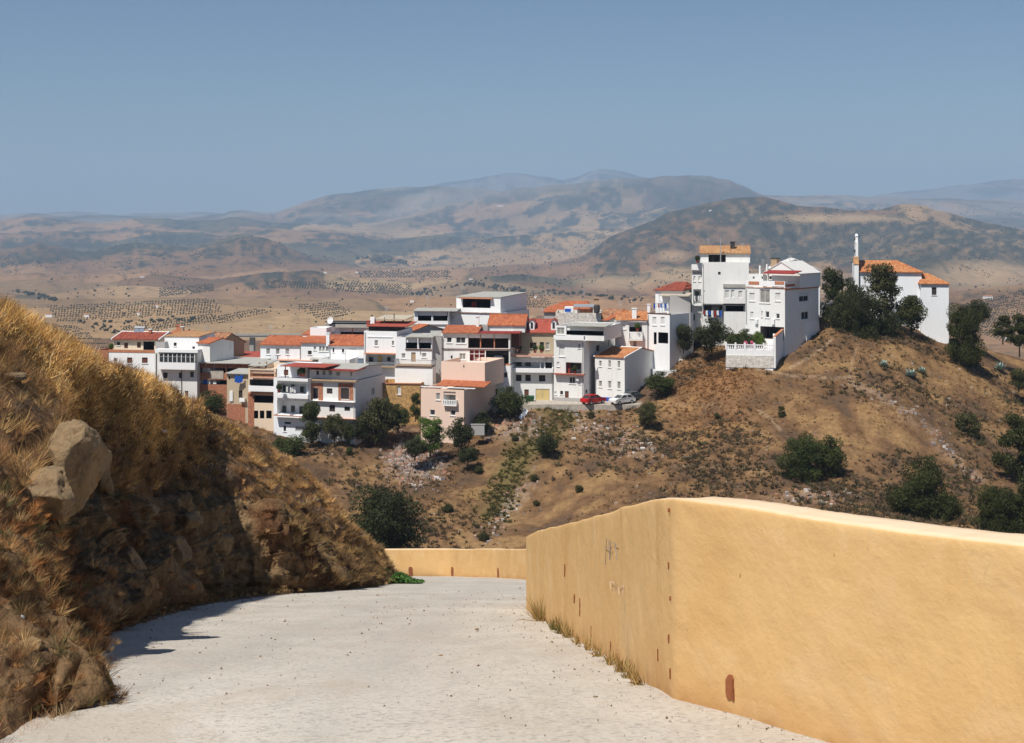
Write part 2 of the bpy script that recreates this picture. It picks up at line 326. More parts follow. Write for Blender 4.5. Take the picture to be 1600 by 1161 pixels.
# drop to the plain on the left, ridge swelling towards the right
LAY = [ # skyline points (px, py), distance, distance of foot, width behind
 ([(-1200, 330), (-200, 380), (0, 392), (60, 380), (130, 392), (210, 379), (300, 386), (370, 366), (420, 372), (480, 402), (540, 418), (700, 430), (2700, 440)], 4200, 3000, 900),
 ([(-1200, 420), (-200, 425), (0, 431), (60, 428), (130, 436), (200, 425), (260, 431), (330, 438), (400, 428), (480, 424), (560, 433), (640, 441), (720, 436), (800, 430), (880, 436), (960, 428), (1100, 440), (2700, 440)], 2600, 1950, 550),
 ([(-1200, 360), (0, 366), (90, 360), (180, 368), (260, 361), (340, 366), (430, 358), (520, 367), (600, 374), (680, 366), (760, 372), (840, 365), (930, 358), (2700, 380)], 5700, 4900, 900),
 ([(-1200, 440), (500, 440), (540, 412), (575, 397), (597, 394), (620, 400), (650, 418), (700, 440), (2700, 440)], 4700, 4350, 350),
 ([(-1200, 460), (640, 450), (760, 432), (850, 416), (915, 395), (950, 372), (1000, 352), (1050, 332), (1100, 318), (1150, 311), (1190, 308), (1225, 316), (1260, 322), (1330, 328), (1375, 329), (1410, 321), (1440, 321), (1465, 330), (1500, 336), (1545, 350), (1600, 362), (1750, 380), (2700, 330)], 3900, 1900, 1300),
 ([(-1200, 470), (1380, 470), (1480, 458), (1530, 452), (1600, 445), (1800, 420), (2700, 400)], 1500, 900, 500),
 ([(-1200, 330), (-100, 341), (0, 344), (60, 339), (110, 346), (150, 348), (210, 341), (260, 340), (310, 347), (360, 340), (420, 346), (520, 354), (620, 362), (2700, 390)], 7000, 5200, 900),
 ([(-1200, 335), (0, 337), (50, 333), (110, 340), (160, 334), (220, 335), (270, 340), (310, 341), (370, 330), (430, 330), (470, 318), (520, 303), (570, 297), (640, 291), (700, 291), (760, 293), (820, 300), (2700, 330)], 9500, 7000, 1500),
 ([(-1200, 370), (600, 345), (700, 318), (780, 300), (850, 290), (905, 285), (940, 282), (1000, 277), (1060, 274), (1110, 274), (1140, 281), (1180, 299), (1210, 311), (1260, 319), (1330, 326), (1400, 336), (2700, 350)], 8200, 6000, 1500),
 ([(-1200, 340), (500, 330), (600, 305), (680, 286), (730, 281), (790, 270), (840, 276), (880, 279), (935, 264), (975, 270), (1050, 290), (1150, 315), (1260, 330), (1310, 318), (1370, 305), (1430, 296), (1500, 288), (1560, 283), (1600, 280), (1800, 270), (2700, 310)], 14500, 10500, 2000)]
fz = zv.copy()
for i, (pts, Ds, Df, Wb) in enumerate(LAY):
    zs = (HOR-sky_line(pts, U))/F*Ds
    wob = fbm(U/60, Dg*0+i, 0, 5, 70+i)*.0016*Ds
    t = np.where(Dg < Ds, sstep(Df, Ds, Dg+(Ds-Df)*.25*fbm(U/90, Dg/(Ds*.12), i, 3, 80+i)*(Dg < Ds-20)), 1-sstep(Ds, Ds+Wb, Dg))
    t = np.where(Dg < Ds, .35*t+.65*np.clip((Dg-Df)/(Ds-Df), 0, 1)**1.25, t)
    rg = ridged(fX/(Ds*.07), Dg/(Ds*.09), 0, 5, 90+i)
    cand = zv+(zs+wob-zv)*t-(1-rg)*.22*np.clip(zs-zv, 0, None)*np.clip(t*(1-t)*4, 0, 1)
    fz = np.where(zs > zv, np.maximum(fz, cand), fz)
fz = fz + .0011*Dg*fbm(fX/(Dg*.018), Dg/(Dg*.02), 0, 4, 99)*sstep(1500, 3500, Dg)
fpy = HOR-fz/Dg*F
gx, gy = np.gradient(fz); slope = np.abs(gy)/np.gradient(Dg, axis=1)
# field patchwork: distorted cells with a tint each, hedges between, scrub on the hills
def cells(x, y, s, seed):
    x = x/s; y = y/s; ix = np.floor(x).astype(np.int64); iy = np.floor(y).astype(np.int64)
    b1 = np.full(x.shape, 9.); b2 = b1.copy(); idv = np.zeros(x.shape)
    for a in (-1, 0, 1):
        for b in (-1, 0, 1):
            cx = ix+a+.1+.8*_h(ix+a, iy+b, ix*0, seed); cyy = iy+b+.1+.8*_h(ix+a, iy+b, ix*0, seed+5)
            d = np.hypot(x-cx, y-cyy); m = d < b1
            b2 = np.where(m, b1, np.minimum(b2, d)); idv = np.where(m, _h(ix+a, iy+b, ix*0, seed+9), idv); b1 = np.where(m, d, b1)
    return b2-b1, idv
dx = fbm(fX/300, Dg/500, 0, 3, 101)*90; dy = fbm(fX/300, Dg/500, 0, 3, 102)*160
e1, id1 = cells((fX+dx)*1.0, (Dg+dy)*.42, 170, 7); e2, id2 = cells((fX-dx)*.8, (Dg+dy)*.35, 480, 17)
idv = np.where(Dg < 2800, id1, id2); ed = np.where(Dg < 2800, e1, e2)
pal = A3([[.32, .19, .10], [.38, .245, .13], [.25, .145, .08], [.42, .28, .15], [.20, .12, .07], [.35, .21, .115], [.28, .185, .105], [.14, .115, .07]])
fc = pal[np.clip((idv*8).astype(int), 0, 7)]
nn = fbm(fX/(Dg*.03), Dg/(Dg*.05), 0, 5, 111)[..., None]; fc = fc*(1+.18*nn)
gn = fbm(fX/220, Dg/420, 0, 5, 121)
hilly = sstep(.055, .14, slope)
scrub = np.clip(sstep(-.05, .22, gn+hilly*.28-.12+.25*fbm(fX/60, Dg/110, 0, 3, 122)), 0, 1)*.85
scrub = np.where(Dg > 2500, np.clip(scrub*(.45+.9*hilly), 0, .9), scrub*.35)
sp = fbm(fX/(Dg*.0042), fz/(Dg*.0030), np.log(Dg)*18, 4, 125)
hillR = sstep(0, 40, np.where((Dg > 2300) & (Dg < 4100), fz-(zv+12), -9))
hillL = sstep(4, 30, np.where((Dg > 2100) & (Dg < 6300) & (U < 1000), fz-zv, -9))
scrub = np.maximum(scrub, hillL*sstep(-.3, .25, fbm(fX/200, Dg/330, fz/60, 6, 128))*.85)
scrub = np.maximum(scrub, hillR*sstep(-.5, .25, gn+.55*fbm(fX/38, fz/20, Dg/400, 5, 123))*.85)
# bright stubble clearings low on the right hill
bare = np.clip(blob(fpx := U, fpy, 1300, 341, 100, 7)+blob(fpx, fpy, 1060, 430, 55, 13)+blob(fpx, fpy, 960, 442, 60, 11)+blob(fpx, fpy, 1540, 430, 90, 22)+.8*blob(fpx, fpy, 1050, 400, 25, 9), 0, 1)*(Dg < 5000)
scrub = scrub*(1-bare)
scrub = np.clip(scrub*(1+1.5*sp)+.5*sstep(.05, .4, sp)*(.35+.65*sstep(.02,.08,slope)), 0, .97)
scrub = np.maximum(scrub, sstep(6500, 8000, Dg)*sstep(-.3, .3, fbm(fX/300, Dg/420, fz/120, 6, 127))*.75)
t = scrub[..., None]; fc = fc*(1-t)+A3([.052, .055, .042])*t
t = (bare*.85)[..., None]; fc = fc*(1-t)+A3([.42, .29, .165])*t
t = ((1-sstep(.0, .045, ed))*sstep(-.15, .25, fbm(fX/90, Dg/140, 0, 2, 131))*.7)[..., None]; fc = fc*(1-t)+A3([.07, .075, .05])*t
rock = (sstep(7500, 8500, Dg)*sstep(.1, .5, ridged(fX/500, Dg/800, 0, 4, 141)))[..., None]*.5; fc = fc*(1-rock)+A3([.34, .30, .26])*rock
M['valley'] = attr_mat('valley_fields', dscale=.05, damp=.35, bstr=.5, bdist=3, det=10, bscale=.05)
far = grid_mesh('valley', np.stack([fX, Dg, fz], -1), M['valley'], np.clip(fc, .01, .8)); tag(far, kind='structure')
def on_far(px, py, dmin=420):
    i = int(np.argmin(np.abs(fu-px))); y = HOR-fz[i]/fD*F
    for j in range(len(fD)):
        if fD[j] > dmin and y[j] <= py: return (px-800)/F*fD[j], fD[j], fz[i, j]
    return None
def far_z(X, Y):
    u = X/Y*F+800; fi = np.clip(np.interp(u, fu, np.arange(len(fu))), 0, len(fu)-1.001); fj = np.clip(np.interp(Y, fD, np.arange(len(fD))), 0, len(fD)-1.001)
    i = fi.astype(int); j = fj.astype(int); a = fi-i; b = fj-j
    return fz[i, j]*(1-a)*(1-b)+fz[i+1, j]*a*(1-b)+fz[i, j+1]*(1-a)*b+fz[i+1, j+1]*a*b
# ================================================================== haze
hb = MB().box(-11500, 11500, -400, 18500, -320, 640); m = bpy.data.materials.new('haze'); m.use_nodes = True; nt = m.node_tree
nt.nodes.remove(nt.nodes['Principled BSDF']); pv = nt.nodes.new('ShaderNodeVolumePrincipled')
pv.inputs['Color'].default_value = (.43, .625, .87, 1); pv.inputs['Density'].default_value = 1.12e-4; pv.inputs['Anisotropy'].default_value = 0.0
nt.links.new(pv.outputs[0], nt.nodes['Material Output'].inputs['Volume'])
hz_o = hb.build('haze', m); tag(hz_o, kind='stuff')
# ================================================================== lane, parapet wall, bank
def road_z(D):
    D = np.asarray(D, float); a = -(1.65+.152*D); b = -(.9+.235*D); t = sstep(7.5, 10.5, D); return a*(1-t)+b*t
EDGE = [(-6.5, -8), (-4.6, 0), (-3.7, 5), (-3.1, 8), (-3.02, 10), (-4.1, 14), (-4.75, 17), (-5.3, 21), (-5.8, 26), (-6.0, 31), (-5.6, 36), (-4.6, 40), (-4.5, 46), (-4.9, 52), (-5.6, 60), (-8, 66), (-14, 70), (-20, 73)]
# wall path: X, Y, height, thickness
WP = [(7.6, -3.3, 1.15, .30), (5.8, .05, 1.17, .30), (4.2, 3.05, 1.18, .30), (2.34, 6.54, 1.185, .30), (1.60, 7.93, 1.24, .30), (1.10, 8.90, 1.278, .28), (1.03, 9.06, 1.285, .25), (1.00, 9.4, 1.29, .22), (.955, 10.3, 1.30, .19), (.90, 12.1, 1.31, .18), (.72, 15.7, 1.31, .18), (.53, 19, 1.32, .18), (.36, 22.4, 1.31, .18),
      (.25, 24.8, 1.28, .18), (.27, 26.2, 1.25, .18), (.5, 27.8, 1.2, .2), (1.3, 31, 1.2, .22), (2.5, 35, 1.2, .25), (3.9, 41, 1.2, .25), (4.1, 47, 1.2, .25), (3.0, 53, 1.22, .25), (.62, 60, 1.28, .25), (-.71, 65.5, 1.32, .25), (-3.0, 70.5, 1.35, .25), (-5.3, 72.3, 1.35, .25), (-9, 73.6, 1.35, .25), (-14, 75.5, 1.35, .25)]
wp = np.array(WP); sl = np.r_[0, np.cumsum(np.hypot(np.diff(wp[:, 0]), np.diff(wp[:, 1])))]
ss = []; s0 = 0
while s0 < sl[-1]:
    ss.append(s0); s0 += .045 if 4 < s0 < 34 else .15
ss = np.array(ss); wx, wy, wh, wt = [np.interp(ss, sl, wp[:, k]) for k in range(4)]
def smooth(a, n):
    kk = np.hanning(n+2)[1:-1]; kk /= kk.sum(); return np.convolve(np.pad(a, n//2, mode='edge'), kk, 'valid')[:len(a)]
wx, wy, wh, wt = smooth(wx, 3), smooth(wy, 3), smooth(wh, 15), smooth(wt, 9)
tx, ty = np.gradient(wx), np.gradient(wy); ln = np.hypot(tx, ty); tx /= ln; ty /= ln
nxr, nyr = ty, -tx                      # pointing away from the lane
wh = wh + .012*fbm(ss*.9, 0, 0, 3, 201)+.02*fbm(ss*.25, 3, 0, 2, 202)
# profile across: face base -> face top -> rounded -> top -> rounded -> back
prof = [(0.0, v) for v in np.linspace(-.4, .955, 40)]+[(.006, .982), (.02, .993), (.05, 1.0)]
prof += [(f, 1.0) for f in (.3, .5, .7)]+[(.92, 1.0), (.965, .99), (.99, .975)]+[(1.0, v) for v in np.linspace(.955, -3.0, 14)]
pr = np.array(prof); zb = road_z(wy)
off = pr[None, :, 0]*wt[:, None]; hh = np.where(pr[None, :, 1] > 0, pr[None, :, 1]*wh[:, None], pr[None, :, 1]*1.0)
WX = wx[:, None]+nxr[:, None]*off; WY = wy[:, None]+nyr[:, None]*off; WZ = zb[:, None]+hh
WX = np.where(pr[None, :, 1] < -.5, WX+nxr[:, None]*.3, WX)
rough_ = .012*fbm(WX*2.2, WY*2.2, WZ*2.2, 4, 211)+.006*fbm(WX*11, WY*11, WZ*14, 3, 212)
bulge = rough_*(1-.5*(pr[None, :, 0] >= .99))
WX = WX-nxr[:, None]*bulge; WY = WY-nyr[:, None]*bulge; WZ = WZ+np.where((pr[None, :, 0] > .05) & (pr[None, :, 0] < .95), rough_*.9, 0)
def wall_mat():
    m, nt, b = newmat('ochre_plaster'); g = geo(nt)
    f1 = noise(nt, g, .55, 4, .5); f2 = noise(nt, g, 3.0, 6, .65); f3 = noise(nt, g, 22, 5, .6)
    c = mix(nt, ramp(nt, f1, [(.35, 0), (.65, 1)]), (.63, .40, .175), (.67, .44, .205))
    c = mix(nt, ramp(nt, f2, [(.4, 0), (.75, .35)]), c, (.56, .34, .13))
    c = mix(nt, ramp(nt, noise(nt, mapping(nt, g, (5, 5, 1.0)), 1.2, 5, .7), [(.58, 0), (.78, .30)]), c, (.50, .34, .19))
    c = mix(nt, ramp(nt, noise(nt, mapping(nt, g, (1, 1, 1.4)), .9, 6, .7, .6), [(.52, 0), (.64, .30)]), c, (.74, .54, .31))
    v = N(nt, 'ShaderNodeTexVoronoi', feature='DISTANCE_TO_EDGE'); v.inputs['Scale'].default_value = .9; dn = N(nt, 'ShaderNodeTexNoise'); dn.inputs['Scale'].default_value = 3.0; L(nt, g, dn.inputs['Vector'])
    L(nt, mix(nt, .25, g, dn.outputs['Color']), v.inputs['Vector']); cr_ = mix(nt, ramp(nt, noise(nt, g, .8, 2), [(.5, 0), (.6, 1)]), (0, 0, 0), ramp(nt, v.outputs['Distance'], [(0, .6), (.006, 0)])); c = mix(nt, cr_, c, (.42, .27, .13))
    spk = ramp(nt, noise(nt, mapping(nt, g, (9, 9, 5)), 1.6, 3, .6), [(.73, 0), (.76, .8)])
    c = mix(nt, spk, c, (.36, .13, .045))                                   # flaked spots, bare undercoat
    # paler peach where the surface faces up
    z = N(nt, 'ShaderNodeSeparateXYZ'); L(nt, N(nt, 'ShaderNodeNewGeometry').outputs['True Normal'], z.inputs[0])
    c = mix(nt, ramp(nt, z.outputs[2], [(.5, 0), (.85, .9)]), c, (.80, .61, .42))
    c = mix(nt, 1.0, c, N(nt, 'ShaderNodeVertexColor', layer_name='Col').outputs[0], 'MULTIPLY')
    L(nt, c, b.inputs['Base Color']); b.inputs['Roughness'].default_value = .9; b.inputs['Specular IOR Level'].default_value = .1
    h = N(nt, 'ShaderNodeMath', operation='ADD'); L(nt, noise(nt, mapping(nt, g, (1, 1, 1.6)), 9, 6, .65), h.inputs[0]); L(nt, f3, h.inputs[1])
    bump(nt, b, h.outputs[0], .5, .010)
    return m
M['ochre'] = wall_mat(); M['undercoat'] = smat('bare_undercoat', (.24, .085, .035), .95, .3, 9)
wall_root = empty('parapet_wall', (1.03, 9.1, float(road_z(9.1))), 0, 'long ochre plastered parapet wall following the lane round the bend', 'wall')
HW = WZ-zb[:, None]; SS_ = np.broadcast_to(ss[:, None], HW.shape)
gr_ = np.clip(np.exp(-np.clip(HW, 0, 9)/(.09+.07*fbm(SS_*2.2, 0, 0, 3, 221)+.03))*(.7+.6*fbm(SS_*5, HW*5, 0, 4, 222)), 0, 1)          # mud splashed along the foot
dr_ = sstep(.12, .5, fbm(SS_*7, HW*.5, 0, 3, 223))*sstep(.25, 1.2, HW)*.5+sstep(.05, .45, fbm(SS_*1.4, HW*1.2, 0, 5, 224))*.35                # run-off streaks and faded areas
q_ = np.exp(-((SS_-ss[int(np.argmin(np.abs(np.where((ss > 8) & (ss < 34), wx/np.maximum(wy, .1)*F+800, 9e9)-978)))])/.24)**2-((HW-.34)/.24)**4)*sstep(-.2, .2, fbm(SS_*9, HW*3, 0, 4, 225))
wc_ = np.ones(HW.shape+(3,))*(1-.42*gr_[..., None]*A3([.7, 1, 1.15]))*(1-.16*dr_[..., None]*A3([.6, 1, 1.5])); wc_ = wc_*(1-.6*q_[..., None])+A3([.62, .74, 1.05])*.6*q_[..., None]
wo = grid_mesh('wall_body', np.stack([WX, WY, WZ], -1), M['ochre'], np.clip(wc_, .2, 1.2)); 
def par(o, root):
    o.parent = root; o.matrix_parent_inverse = root.matrix_basis.inverted(); return o
par(wo, wall_root)
def wall_at(px):
    """front face of the wall where the ray crosses; returns X,Y,tangent,normal(towards lane)"""
    r = (wx/wy*F+800); ok = (wy > 1)
    return r, ok
def wall_patch(name, s_c, z_c, wd, ht, mat, depth=.02, seed=1, proud=.012, ragged=.35, parent=wall_root):
    """irregular flake or slot on the lane-side face, s_c along the wall, z_c above the lane"""
    i = int(np.argmin(np.abs(ss-s_c))); T = np.array([tx[i], ty[i], 0]); Nn = -np.array([nxr[i], nyr[i], 0]); base = np.array([wx[i], wy[i], zb[i]+z_c])
    rr = random.Random(seed); n = 14; pts = []
    for k in range(n):
        a = 2*pi*k/n; q = 1-ragged*rr.random(); ca, sa = cos(a), sin(a)
        sq = max(abs(ca), abs(sa)); pts.append((ca/sq**.6*q*wd/2, sa/sq**.6*q*ht/2))
    vs = [base+T*a+np.array([0, 0, b])+Nn*proud for a, b in pts]+[base+T*a+np.array([0, 0, b])-Nn*depth for a, b in pts]
    mb = MB().add(vs, [tuple(range(n))]+[(k, n+k, n+(k+1) % n, (k+1) % n) for k in range(n)])
    return par(mb.build(name, mat), parent)
def s_of_px(px, lo=0, hi=1e9):
    """arc position on the wall face seen at photo column px (between arc limits)"""
    with np.errstate(divide='ignore', invalid='ignore'): r = wx/wy*F+800
    ok = (wy > 1) & (ss > lo) & (ss < hi); q = np.where(ok, np.abs(r-px), 1e9); i = int(np.argmin(q)); return ss[i], i
SC = ss[int(np.argmin(np.abs(wy-9.08)))]
# drain slots in the far stretch and the ragged hole in the near stretch
for px in (641, 707, 778):
    s_, i = s_of_px(px, 60); wall_patch('drain_slot', s_, .22, .30, .52, M['undercoat'], seed=int(px), ragged=.08, proud=.02)
s_, i = s_of_px(1146, 0, SC); wall_patch('drain_hole', s_, .16, .10, .17, M['undercoat'], seed=4, ragged=.55)
def strokes(name, s_c, z_c, segs, w, mat):
    i = int(np.argmin(np.abs(ss-s_c))); mb = MB()
    for a, b, c, d in segs:
        P = []
        for (q, h) in ((a, b), (c, d)):
            j = int(np.argmin(np.abs(ss-(s_c+q)))); P.append(np.array([wx[j], wy[j], zb[j]+z_c+h])-np.array([nxr[j], nyr[j], 0])*.016)
        mb.tube(P[0], P[1], w, n=4)
    return par(mb.build(name, mat), wall_root)
M['pencil'] = smat('grey_scrawl', (.22, .20, .20), .8, .2, 8); M['chalk'] = smat('pale_scrawl', (.62, .50, .42), .8, .1, 8)
s_, i = s_of_px(957, SC, 30)
strokes('scrawl', s_, .98, [(-.5, .03, -.15, .06), (-.3, .05, -.45, -.1), (.0, .07, .05, -.09), (.12, .08, .1, -.1), (.1, .0, .45, .03), (.3, .1, .4, -.14), (-.1, .02, .1, -.02)], .0028, M['pencil'])
s_, i = s_of_px(966, SC, 30)
strokes('scrawl', s_, .66, [(-.55, .02, -.55, -.05), (-.55, .02, -.2, .0), (-.2, 0, -.22, -.06), (-.1, .03, .05, -.04), (.1, .04, .12, -.04), (.2, .03, .45, .04), (.45, .04, .42, -.03)], .0025, M['chalk'])
rr = random.Random(8)
M['greystain'] = smat('bare_cement', (.47, .36, .22), .9, .2, 9)
s_, i = s_of_px(978, SC, 30)
for px, py, w_, h_ in [t_ for t_ in ((883, 892, .05, .18), (907, 948, .05, .22), (898, 935, .05, .12), (966, 1030, .05, .12), (1029, 1023, .012, .12), (1047, 797, .018, .03), (1046, 884, .018, .05), (1049, 935, .01, .03), (1046, 998, .02, .06), (1048, 1052, .012, .08), (1073, 809, .006, .015), (1105, 808, .007, .022), (1262, 980, .008, .012), (1202, 1010, .008, .012), (1273, 890, .006, .02), (1165, 1021, .015, .02), (870, 970, .05, .12), (925, 985, .02, .13), (955, 1010, .02, .1)) if t_[0] < 1055]:
    s_, i = s_of_px(px, 2, 34); z_ = (HOR-py)/F*wy[i]-zb[i]
    if z_ > .03: wall_patch('flaked_spot', s_, z_, w_, h_, M['undercoat'], seed=px, ragged=.6, proud=.011)
# lane surface
rd = np.concatenate([np.arange(-8, 12, .12), np.arange(12, 80, .35)]); ev = np.linspace(0, 1, 90)
ex = np.interp(rd, [e[1] for e in EDGE], [e[0] for e in EDGE])-2.6
def right_edge(D):
    r = np.full(D.shape, 0.); 
    r = np.interp(D, [-8, -3.3, .05, 3.05, 6.54, 9.08, 10.3, 12.1, 15.7, 19, 24.8, 27, 31, 41, 47, 53, 60, 65.5, 70.5, 73, 76, 80], [10, 7.6, 5.8, 4.2, 2.34, 1.035, .955, .9, .72, .53, .25, .4, 1.3, 3.9, 4.1, 3.0, .62, -.71, -3.0, -8, -15, -22])
    return r+.15
rx1 = right_edge(rd); RX = ex[:, None]+(rx1-ex)[:, None]*ev[None]; RY = np.broadcast_to(rd[:, None], RX.shape)
RZ = road_z(RY)+.02*fbm(RX*.5, RY*.4, 0, 3, 301)+.006*fbm(RX*3, RY*3, 0, 3, 302)
def road_mat():
    m, nt, b = newmat('dusty_concrete'); g = geo(nt)
    c = mix(nt, ramp(nt, noise(nt, g, .35, 5, .6), [(.35, 0), (.65, 1)]), (.47, .425, .365), (.58, .53, .455))
    c = mix(nt, ramp(nt, noise(nt, mapping(nt, g, (1.5, .35, 1)), 1.2, 6, .7), [(.5, 0), (.7, .5)]), c, (.34, .31, .275))
    v = N(nt, 'ShaderNodeTexVoronoi'); v.inputs['Scale'].default_value = 34; L(nt, g, v.inputs['Vector'])
    s = N(nt, 'ShaderNodeSeparateColor'); L(nt, v.outputs['Color'], s.inputs[0])
    c = mix(nt, ramp(nt, s.outputs[0], [(0, .55), (.35, 0)]), c, (.27, .24, .21))
    c = mix(nt, ramp(nt, s.outputs[1], [(.8, 0), (1, .5)]), c, (.62, .57, .5))
    c = mix(nt, ramp(nt, noise(nt, g, 6, 5, .7), [(.62, 0), (.75, .55)]), c, (.33, .26, .19))
    tr = N(nt, 'ShaderNodeSeparateXYZ'); L(nt, g, tr.inputs[0]); m1 = N(nt, 'ShaderNodeMath', operation='ADD'); L(nt, tr.outputs[0], m1.inputs[0]); m1.inputs[1].default_value = 1.9
    m2 = N(nt, 'ShaderNodeMath', operation='ABSOLUTE'); L(nt, m1.outputs[0], m2.inputs[0]); m3 = N(nt, 'ShaderNodeMath', operation='SUBTRACT'); L(nt, m2.outputs[0], m3.inputs[0]); m3.inputs[1].default_value = .8; m4 = N(nt, 'ShaderNodeMath', operation='ABSOLUTE'); L(nt, m3.outputs[0], m4.inputs[0])
    c = mix(nt, mix(nt, noise(nt, g, .7, 4, .6), (0, 0, 0), ramp(nt, m4.outputs[0], [(0, .55), (.45, 0)])), c, (.40, .365, .32))      # worn wheel tracks
    c = mix(nt, ramp(nt, noise(nt, mapping(nt, g, (.8, .3, 1)), .9, 6, .75, .8), [(.50, 0), (.64, .55)]), c, (.44, .37, .29))
    L(nt, c, b.inputs['Base Color']); b.inputs['Roughness'].default_value = .95; b.inputs['Specular IOR Level'].default_value = .1
    h = N(nt, 'ShaderNodeMath', operation='ADD'); L(nt, v.outputs['Distance'], h.inputs[0]); L(nt, noise(nt, g, 12, 6, .7), h.inputs[1])
    bump(nt, b, h.outputs[0], .35, .010)
    return m
M['road'] = road_mat(); tag(grid_mesh('road', np.stack([RX, RY, RZ], -1), M['road']), kind='structure')
# soil and leaf litter spilling from the cut over the edge of the lane
vd = np.arange(6, 47, .06); vt = np.linspace(0, 1, 46); vx1 = np.interp(vd, [e[1] for e in EDGE], [e[0] for e in EDGE])
wob_ = .16*fbm(vd*1.1, 0, 0, 4, 311)+.10*fbm(vd*4, 5, 0, 3, 312); VX = (vx1-2.4)[:, None]+(2.4+wob_)[:, None]*vt[None]; VY = np.broadcast_to(vd[:, None], VX.shape)
VZ = road_z(VY)+.035+.10*(1-vt[None])+.035*fbm(VX*3, VY*3, 0, 4, 313)-.05*(vt[None] > .985)
vn = fbm(VX*2, VY*2, 0, 4, 314)[..., None]; vc = A3([.20, .125, .07])+vn*A3([.07, .05, .03]); M['soil'] = attr_mat('loose_soil', dscale=6, damp=.5, bstr=1.0, bdist=.04, det=8)
tag(grid_mesh('verge_soil', np.stack([VX, VY, VZ], -1), M['soil'], np.clip(vc, .01, .8)), kind='structure')
# bank: cross profiles from the lane edge up the cut and over the crest, (photo y, distance) per photo column
BT = {-900: [(3000, 1.5), (2300, 2.5), (1700, 3.5), (1300, 5), (900, 6.5), (600, 8), (300, 11), (300, 20), (500, 40), (1150, 100)],
 -300: [(1900, 3), (1500, 4.2), (1250, 6), (1050, 8), (850, 9.5), (640, 11.3), (425, 17), (470, 25), (700, 50), (1150, 100)],
 0: [(1500, 4), (1200, 7.2), (1060, 8.7), (940, 10.2), (795, 11.8), (630, 14.5), (488, 19), (530, 28), (760, 55), (1150, 100)],
 75: [(1350, 5), (1150, 8), (1030, 9.8), (930, 11.8), (785, 13.6), (660, 15.8), (527, 21), (565, 30), (770, 55), (1150, 100)],
 120: [(1220, 7), (1095, 9), (1015, 11.2), (935, 13.2), (795, 15.2), (670, 17.8), (547, 22.5), (580, 31), (780, 56), (1150, 100)],
 165: [(1040, 12), (1000, 15.6), (945, 16.5), (872, 17.6), (788, 19.4), (675, 22.3), (571, 26), (605, 33), (790, 57), (1150, 100)],
 210: [(1005, 16), (978, 18.9), (920, 19.3), (862, 20.2), (790, 21.6), (680, 24.2), (582, 29), (622, 37), (795, 58), (1150, 100)],
 250: [(990, 18), (967, 21), (905, 21.5), (848, 22.5), (792, 23.9), (692, 27), (602, 33), (640, 42), (800, 60), (1150, 100)],
 300: [(975, 21), (950, 26), (893, 26.4), (840, 27.3), (795, 28.8), (706, 32.2), (628, 38), (668, 47), (810, 64), (1150, 100)],
 350: [(960, 25), (937, 30.8), (880, 31.1), (832, 31.7), (792, 32.9), (725, 36.5), (657, 43), (700, 52), (822, 68), (1150, 100)],
 400: [(955, 27), (932, 33.5), (880, 33.8), (825, 34), (785, 34.5), (738, 38), (683, 46), (720, 54), (835, 70), (1150, 100)],
 450: [(945, 30), (929, 35.5), (878, 35.8), (825, 36), (792, 36.5), (760, 40), (718, 47), (750, 54), (850, 72), (1150, 100)],
 490: [(942, 31), (928, 36), (880, 36.3), (832, 36.5), (802, 37), (780, 41), (750, 47), (785, 54), (865, 73), (1150, 100)],
 530: [(940, 33), (927, 36.8), (886, 37), (846, 37.2), (822, 38), (812, 42), (798, 47), (825, 55), (880, 74), (1150, 100)],
 565: [(935, 36), (924, 38.7), (898, 39.2), (872, 39.6), (853, 41), (846, 44), (836, 48), (860, 57), (900, 75), (1150, 100)],
 590: [(927, 40), (918, 44.5), (905, 45.5), (892, 46.5), (880, 48), (868, 51), (858, 55), (870, 62), (912, 76), (1150, 100)],
 603: [(925, 45), (912, 49), (903, 50), (895, 51.5), (888, 53), (882, 56), (878, 59), (885, 64), (920, 76), (1150, 100)],
 625: [(918, 48), (911, 51), (909, 52), (907, 53.5), (904, 56), (902, 59), (901, 62), (905, 66), (928, 76), (1150, 100)],
 660: [(925, 48), (920, 51), (918, 52), (915, 54), (913, 57), (912, 60), (911, 63), (915, 66), (935, 76), (1150, 100)]}
BU = np.array(sorted(BT), float); BP = np.array([BT[int(u)] for u in BU], float)
v = np.concatenate([np.linspace(0, 1, 12, endpoint=False), np.linspace(1, 4, 190, endpoint=False), np.linspace(4, 6.4, 150, endpoint=False), np.linspace(6.4, 9, 40)])
def vint(a): # smooth along the profile
    b = np.array([np.interp(v, np.arange(10), r) for r in a])
    return np.array([smooth(r, 21) for r in b])
BYr, BDr = vint(BP[:, :, 0]), vint(BP[:, :, 1])
bu = np.concatenate([np.arange(-900, -60, 12.), np.arange(-60, 661, 1.5)])
by = cubic_rows(BU, BYr, bu); bd = cubic_rows(BU, BDr, bu)
BXX = (bu[:, None]-800)/F*bd; BZZ = (HOR-by)/F*bd; BYY = bd.copy(); VV = np.broadcast_to(v[None], bd.shape)
nearq = 1-sstep(280, 380, bu[:, None]); BXX = BXX-((.25*nearq+1.15*(1-nearq))*sstep(.0, 1.0, VV)+(.75*nearq+.35*(1-nearq))*sstep(1.2, 3.3, VV))*(1-sstep(4.0, 6.2, VV))*sstep(70, 150, bu[:, None])*(1-sstep(560, 600, bu[:, None]))
P = np.stack([BXX, BYY, BZZ], -1)
ga = np.gradient(P, axis=0); gb = np.gradient(P, axis=1); nr = np.cross(ga, gb); nr /= (np.linalg.norm(nr, axis=-1, keepdims=True)+1e-9)
nr *= np.sign(nr[..., 2:3]+1e-6)
